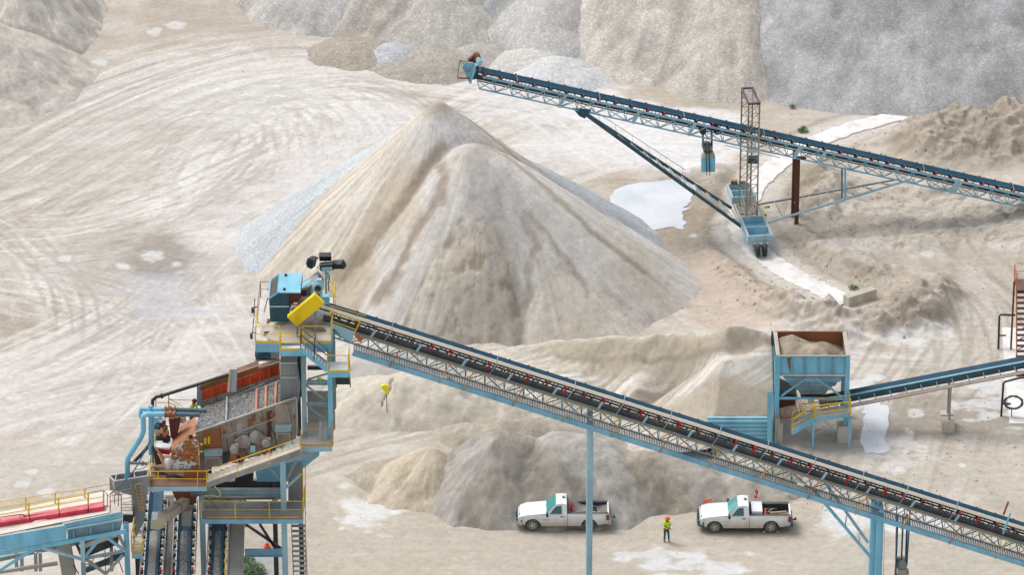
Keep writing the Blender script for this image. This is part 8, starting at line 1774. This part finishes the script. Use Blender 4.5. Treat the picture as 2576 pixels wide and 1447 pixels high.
for k, (x0, x1, y0, y1, z) in enumerate(((1.65, 2.7, .05, .1, 1.0), (1.6, 2.35, -.3, -.35, .95), (1.5, 1.85, -.05, .35, 1.1))):
    mb = MB(); mb.tube([(txB+x0, yB+y0, z-.06), (txB+x1, yB+y1, z)], .075 if k < 2 else .03, 8); solo('timber_post', mb, 'wood', ['longer tan timber post lying in the right pickup bed', 'shorter tan timber post nearest the side in the right pickup bed', 'thin stick leaning behind the traffic cone in the right pickup bed'][k], 'timber')
for k, dx in enumerate((-.42, .42)): mb = MB(); mb.prism([(txB+1.68+dx-.14, .0), (txB+1.68+dx+.14, 0), (txB+1.68+dx+.06, .16), (txB+1.68+dx-.06, .16)], yB-1.02, yB-.82); solo('wheel_chock', mb, 'rock', ['grey chock in front of the rear wheel of the right pickup', 'grey chock behind the rear wheel of the right pickup'][k], 'chock', bevel=.03)
g_ = G(1776, 1262, .3); ob = thing('plastic_barrel', 'orange ribbed plastic barrel lying beyond the hood of the right pickup', 'barrel', (g_.x, g_.y, 0)); mb = MB(); mb.lathe([(.02, -.28), (.18, -.28), (.19, -.25), (.21, -.13), (.20, -.1), (.22, 0), (.21, .03), (.24, .14), (.23, .17), (.26, .28), (.02, .28)], (g_.x, g_.y, .25), (.95, .3, -.05), 18); mb.build('body', 'plastic_orange', ob)
mb = MB()
for k in range(4): mb.lathe([(.215+.012*k, 0), (.215+.012*k, .025)], Vector((g_.x, g_.y, .25))+Vector((.95, .3, -.05)).normalized()*(-.2+k*.13), (.95, .3, -.05), 18)
mb.build('rib', 'plastic_orange', ob)
g_ = G(1790, 1230, 0); 
# objects on the ground
g_ = G(*Z4(1550, 1010), 0); cone_('orange and white traffic cone on the ground under the tower', g_.x, g_.y, 0.02, .75, True)
rs = random.Random(31); paint('valve_yellow', rgb(240, 226, 10), rust=.12, dust=0, rough=.5, rustc=rgb(220, 120, 40))
g_ = G(*ZW(765, 1335), .9); g_.y -= 1.6
gx_, gy_ = g_.x, g_.y; p1 = P(*ZW(742, 1190), gy_); vm = thing('warning_marker', 'crumpled yellow marker on a short stake on the sand bank beside the tower', 'marker', (gx_, gy_, .3))
mb = MB(); mb.prism([xz(ZW(*c_), gy_) for c_ in ((688, 1140), (735, 1120), (785, 1140), (790, 1250), (768, 1250), (740, 1210), (705, 1175))], gy_-.12, gy_+.12); mb.build('marker', 'valve_yellow', vm, bevel=.03); pz = P(*ZW(762, 1250), gy_); MB().tube([(pz.x, gy_, pz.z), (pz.x+.03, gy_, pz.z-2.2)], .03, 6).build('stake', 'dark_steel', vm)
def plant(lb, u, v, r, n_, h=.5, seed=1, m_='green_leaf', nm='weed', z=0.):
    rs = random.Random(seed); c = G(u, v, z); t = thing(nm, lb, 'plant', c); mb = MB(); st = MB()
    for k in range(n_):
        a_ = rs.uniform(0, 2*PI); q = rs.uniform(0, 1)**.6*r; x, y = c.x+q*math.cos(a_), c.y+q*math.sin(a_); hh = c.z+h*(1-.6*(q/r)**2)*rs.uniform(.3, 1)+.03; s_ = rs.uniform(.08, .18)*min(1.4, .6+r*.5); b_ = rs.uniform(0, 2*PI); til = rs.uniform(-.3, .5)
        d1 = Vector((math.cos(b_), math.sin(b_), til))*s_; d2 = Vector((-math.sin(b_), math.cos(b_), 0))*s_*.45; o_ = Vector((x, y, hh)); mb.add([o_-d1, o_+d2, o_+d1, o_-d2], [(0, 1, 2, 3), (3, 2, 1, 0)])
        if k % 6 == 0: st.tube([(c.x+q*.5*math.cos(a_), c.y+q*.5*math.sin(a_), c.z-.05), (x, y, hh)], .012, 4, False)
    mb.build('foliage', m_, t); st.build('stem', m_, t)
plant('bright green leafy plants at the foot of the tower by the lower edge', *Z4(1330, 1200), .55, 160, .5, 1); plant('second patch of bright green plants at the bottom edge under the tower', *Z4(1370, 1300), .95, 300, .6, 2)
plant('green shrub beyond the stacker belt at the edge of the gravel', 2020, 330, .42, 110, .4, 3, nm='shrub'); plant('tiny green weed at the foot of the largest gravel slope', 1993, 270, .28, 40, .25, 4)
plant('tiny green weed beside the white track at the right', 2283, 283, .28, 40, .35, 5); plant('small green weed between the white track end and the dirt mounds', *Z9(48, 243), .35, 50, .25, 6); plant('small green weed at the top edge beside the gravel row', 636, 2, .3, 50, .25, 7)
# ================================================================== 8. people
def skin_obj(name, pts, edges, rad, mat_, parent, sub=1, root=0):
    me = bpy.data.meshes.new(name); L = root_loc(parent); me.from_pydata([tuple(Vector(p)-L) for p in pts], edges, []); o = bpy.data.objects.new(name, me); COL.objects.link(o); o.parent = parent; me.materials.append(MATS[mat_])
    md = o.modifiers.new('skin', 'SKIN'); md.use_smooth_shade = True; lay_ = me.skin_vertices[0].data if len(me.skin_vertices) else None
    if lay_ is None: return o
    for i, r in enumerate(rad): lay_[i].radius = (r, r) if not isinstance(r, tuple) else r
    for i in range(len(rad)): lay_[i].use_root = (i == root)
    ms = o.modifiers.new('sub', 'SUBSURF'); ms.levels = sub; ms.render_levels = sub; return o
paint('skin', rgb(150, 92, 66), rust=0, dust=0, rough=.6); paint('hivis', rgb(196, 240, 20), rust=0, dust=0, rough=.75, streak=False); paint('jeans', rgb(50, 92, 106), rust=0, dust=.1, rough=.9, streak=False); paint('boot', rgb(84, 66, 54), rust=0, dust=.4, rough=.9); paint('hat_orange', rgb(246, 100, 44), rust=0, dust=0, rough=.4); paint('hat_maroon', rgb(120, 34, 50), rust=0, dust=0, rough=.4); paint('hair', rgb(44, 30, 26), rust=0, dust=0, rough=.9)
def person(label, c, rz, hat, hands, lean=0.0, legs=((-.11, .02), (.12, -.05))):
    c = Vector(c); t = thing('person', label, 'person', c); Rm = Matrix.Rotation(rz, 3, 'Z')
    def w(x, y, z): return c+Rm @ Vector((x, y, z))
    ln = lambda z: -lean*max(0, z-.95)            # y- is the way the person faces
    J = dict(pel=(0, 0, .96), sp=(0, ln(1.2), 1.2), ch=(0, ln(1.38), 1.38), nk=(0, ln(1.52), 1.52), hd=(0, ln(1.62)-.03, 1.64), ht=(0, ln(1.75)-.02, 1.75))
    pts = [w(*J[k]) for k in ('pel', 'sp', 'ch', 'nk', 'hd', 'ht')]; ed = [(0, 1), (1, 2), (2, 3), (3, 4), (4, 5)]; rad = [.13, .115, .125, .05, .095, .075]
    sh = []
    for s_, (hx_, hy_, hz_) in zip((-1, 1), hands):
        k = len(pts); S = Vector((s_*.19, ln(1.42), 1.43)); Hh = Vector((hx_, hy_+ln(1.1), hz_)); M_ = (S+Hh)/2; E = M_+Vector((s_*.08, .07, -.10))
        pts += [w(*S), w(*E), w(*Hh)]; ed += [(2, k), (k, k+1), (k+1, k+2)]; rad += [.065, .045, .032]; sh.append((S, E, Hh))
        # palm, four fingers and a thumb, slightly curled
        d = (Hh-E).normalized(); sd_ = d.cross(Vector((0, 0, 1))).normalized(); pk = len(pts); pts.append(w(*(Hh+d*.08))); ed.append((k+2, pk)); rad.append(.034)
        for f, (o_, L_) in enumerate(((-.033, .075), (-.011, .085), (.011, .08), (.033, .062))):
            q = len(pts); b_ = Hh+d*.11+sd_*o_; pts += [w(*b_), w(*(b_+d*L_*.5+Vector((0, 0, -.006)))), w(*(b_+d*L_*.85+Vector((0, 0, -.035))))]; ed += [(pk, q), (q, q+1), (q+1, q+2)]; rad += [.01, .0095, .008]
        q = len(pts); b_ = Hh+d*.045-sd_*s_*.035; pts += [w(*b_), w(*(b_+d*.05-sd_*s_*.03))]; ed += [(k+2, q), (q, q+1)]; rad += [.012, .010]
    for s_, (lx, ly) in zip((-1, 1), legs):
        k = len(pts); pts += [w(s_*.10, 0, .88), w((s_*.1+lx)/2, ly*.5-.03, .50), w(lx, ly, .10), w(lx, ly-.14, .05)]; ed += [(0, k), (k, k+1), (k+1, k+2), (k+2, k+3)]; rad += [.095, .06, .042, .04]
    skin_obj('body', pts, ed, rad, 'skin', t)
    # shirt with short sleeves
    P2 = [w(0, 0, .90), w(0, ln(1.05), 1.05), w(0, ln(1.22), 1.22), w(0, ln(1.38), 1.38), w(0, ln(1.47), 1.47)]; e2 = [(0, 1), (1, 2), (2, 3), (3, 4)]; r2 = [(.165, .13), (.17, .135), (.175, .135), (.18, .135), (.10, .08)]
    for S, E, Hh in sh: k = len(P2); P2 += [w(*S), w(*(S.lerp(E, .75)))]; e2 += [(3, k), (k, k+1)]; r2 += [.088, .075]
    skin_obj('shirt', P2, e2, r2, 'hivis', t)
    P3 = [w(0, 0, .95)]; e3 = []; r3 = [.145]
    for s_, (lx, ly) in zip((-1, 1), legs): k = len(P3); P3 += [w(s_*.10, 0, .84), w((s_*.1+lx)/2, ly*.5-.03, .50), w(lx, ly, .12)]; e3 += [(0, k), (k, k+1), (k+1, k+2)]; r3 += [.108, .078, .066]
    skin_obj('trousers', P3, e3, r3, 'jeans', t)
    for lx, ly in legs: skin_obj('boot', [w(lx, ly+.03, .11), w(lx, ly+.02, .05), w(lx, ly-.11, .045), w(lx, ly-.17, .035)], [(0, 1), (1, 2), (2, 3)], [.058, .055, .05, .035], 'boot', t)
    hc_ = w(0, ln(1.7)-.03, 1.70); mb = MB(); mb.lathe([(.155, 0), (.15, .03), (.145, .07), (.115, .125), (.06, .16), (.01, .17)], hc_, n=18); hh = mb.build('hard_hat', hat, t)
    mb = MB(); mb.lathe([(.17, -.005), (.17, .008)], hc_+Rm @ Vector((0, -.03, 0)), n=18); mb.build('brim', hat, hh)
    mb = MB(); f_ = w(0, ln(1.62)-.115, 1.615); mb.lathe([(.06, -.06), (.075, -.02), (.07, .01)], f_+Rm @ Vector((0, .035, 0)), n=10); mb.build('beard', 'hair', t)
    mb = MB()
    for s_ in (-1, 1): mb.lathe([(.012, 0), (.012, .006)], w(s_*.033, ln(1.66)-.125, 1.665), Rm @ Vector((0, -1, 0)), 8)
    mb.build('eye', 'black_plastic', t); mb = MB(); mb.beam(w(0, ln(1.64)-.125, 1.66), w(0, ln(1.64)-.15, 1.625), .025, .02); mb.build('nose', 'skin', t)
    return t
g_ = G(1676, 1364, 0)
pr_ = person('bearded person in orange hard hat, lime shirt and blue jeans standing between the two pickups', (g_.x, g_.y, gz(g_.x, g_.y)), .35, 'hat_orange', ((.02, -.30, 1.13), (.06, -.32, 1.20)), lean=.12, legs=((-.12, .04), (.17, -.02)))
c_ = Vector(P(*Z2(712, 640), -46.9)); pf = P(*Z2(712, 640), -46.9); top_ = P(*Z2(728, 492), -46.9); c_.z = top_.z-1.84
person('person in maroon hard hat and lime shirt bending over the far edge of the screen', c_, 1.1, 'hat_maroon', ((-.1, -.42, 1.0), (.22, -.48, 1.02)), lean=.3)
mb = MB(); mb.box(c_+Vector((.3, .1, -.05)), (2.6, 1.4, .06)); mb.build('platform_floor', 'grey_steel', tw)

# loose stones lying about the yard
rs = np.random.RandomState(77); mb = MB()
spots_ = []
def scat(u0, u1, v0, v1, n_, a, b_):
    for _ in range(n_):
        p_ = G(rs.uniform(u0, u1), rs.uniform(v0, v1), 0); spots_.append((p_.x, p_.y, rs.uniform(a, b_)*rs.uniform(.5, 1)))
scat(0, 2576, 0, 1447, 500, .03, .09); scat(2150, 2576, 620, 900, 120, .05, .12); scat(1950, 2576, 1000, 1300, 260, .05, .13); scat(800, 2100, 1230, 1400, 260, .03, .09); scat(1700, 2100, 600, 860, 120, .05, .13); scat(600, 1600, 100, 200, 160, .05, .12); scat(1900, 2576, 280, 420, 160, .05, .14); scat(1000, 1900, 1225, 1290, 160, .05, .13)
for x, y, r in spots_:
    z = gz(x, y); k_ = len(mb.v); pts_ = [(x+r*math.cos(t)*rs.uniform(.7, 1.2), y+r*math.sin(t)*rs.uniform(.7, 1.2), z-.02) for t in (0, 1.3, 2.5, 3.8, 5.1)]; mb.add(pts_+[(x+r*.2, y, z+r*rs.uniform(.5, .9)), (x-r*.3, y+r*.2, z+r*.5)], [(0, 1, 5), (1, 2, 6, 5), (2, 3, 6), (3, 4, 5, 6), (4, 0, 5)])
o_ = mb.build('loose_stones', 'rock'); tag(o_, 'loose grey stones scattered over the yard floor', 'stones', kind='stuff')
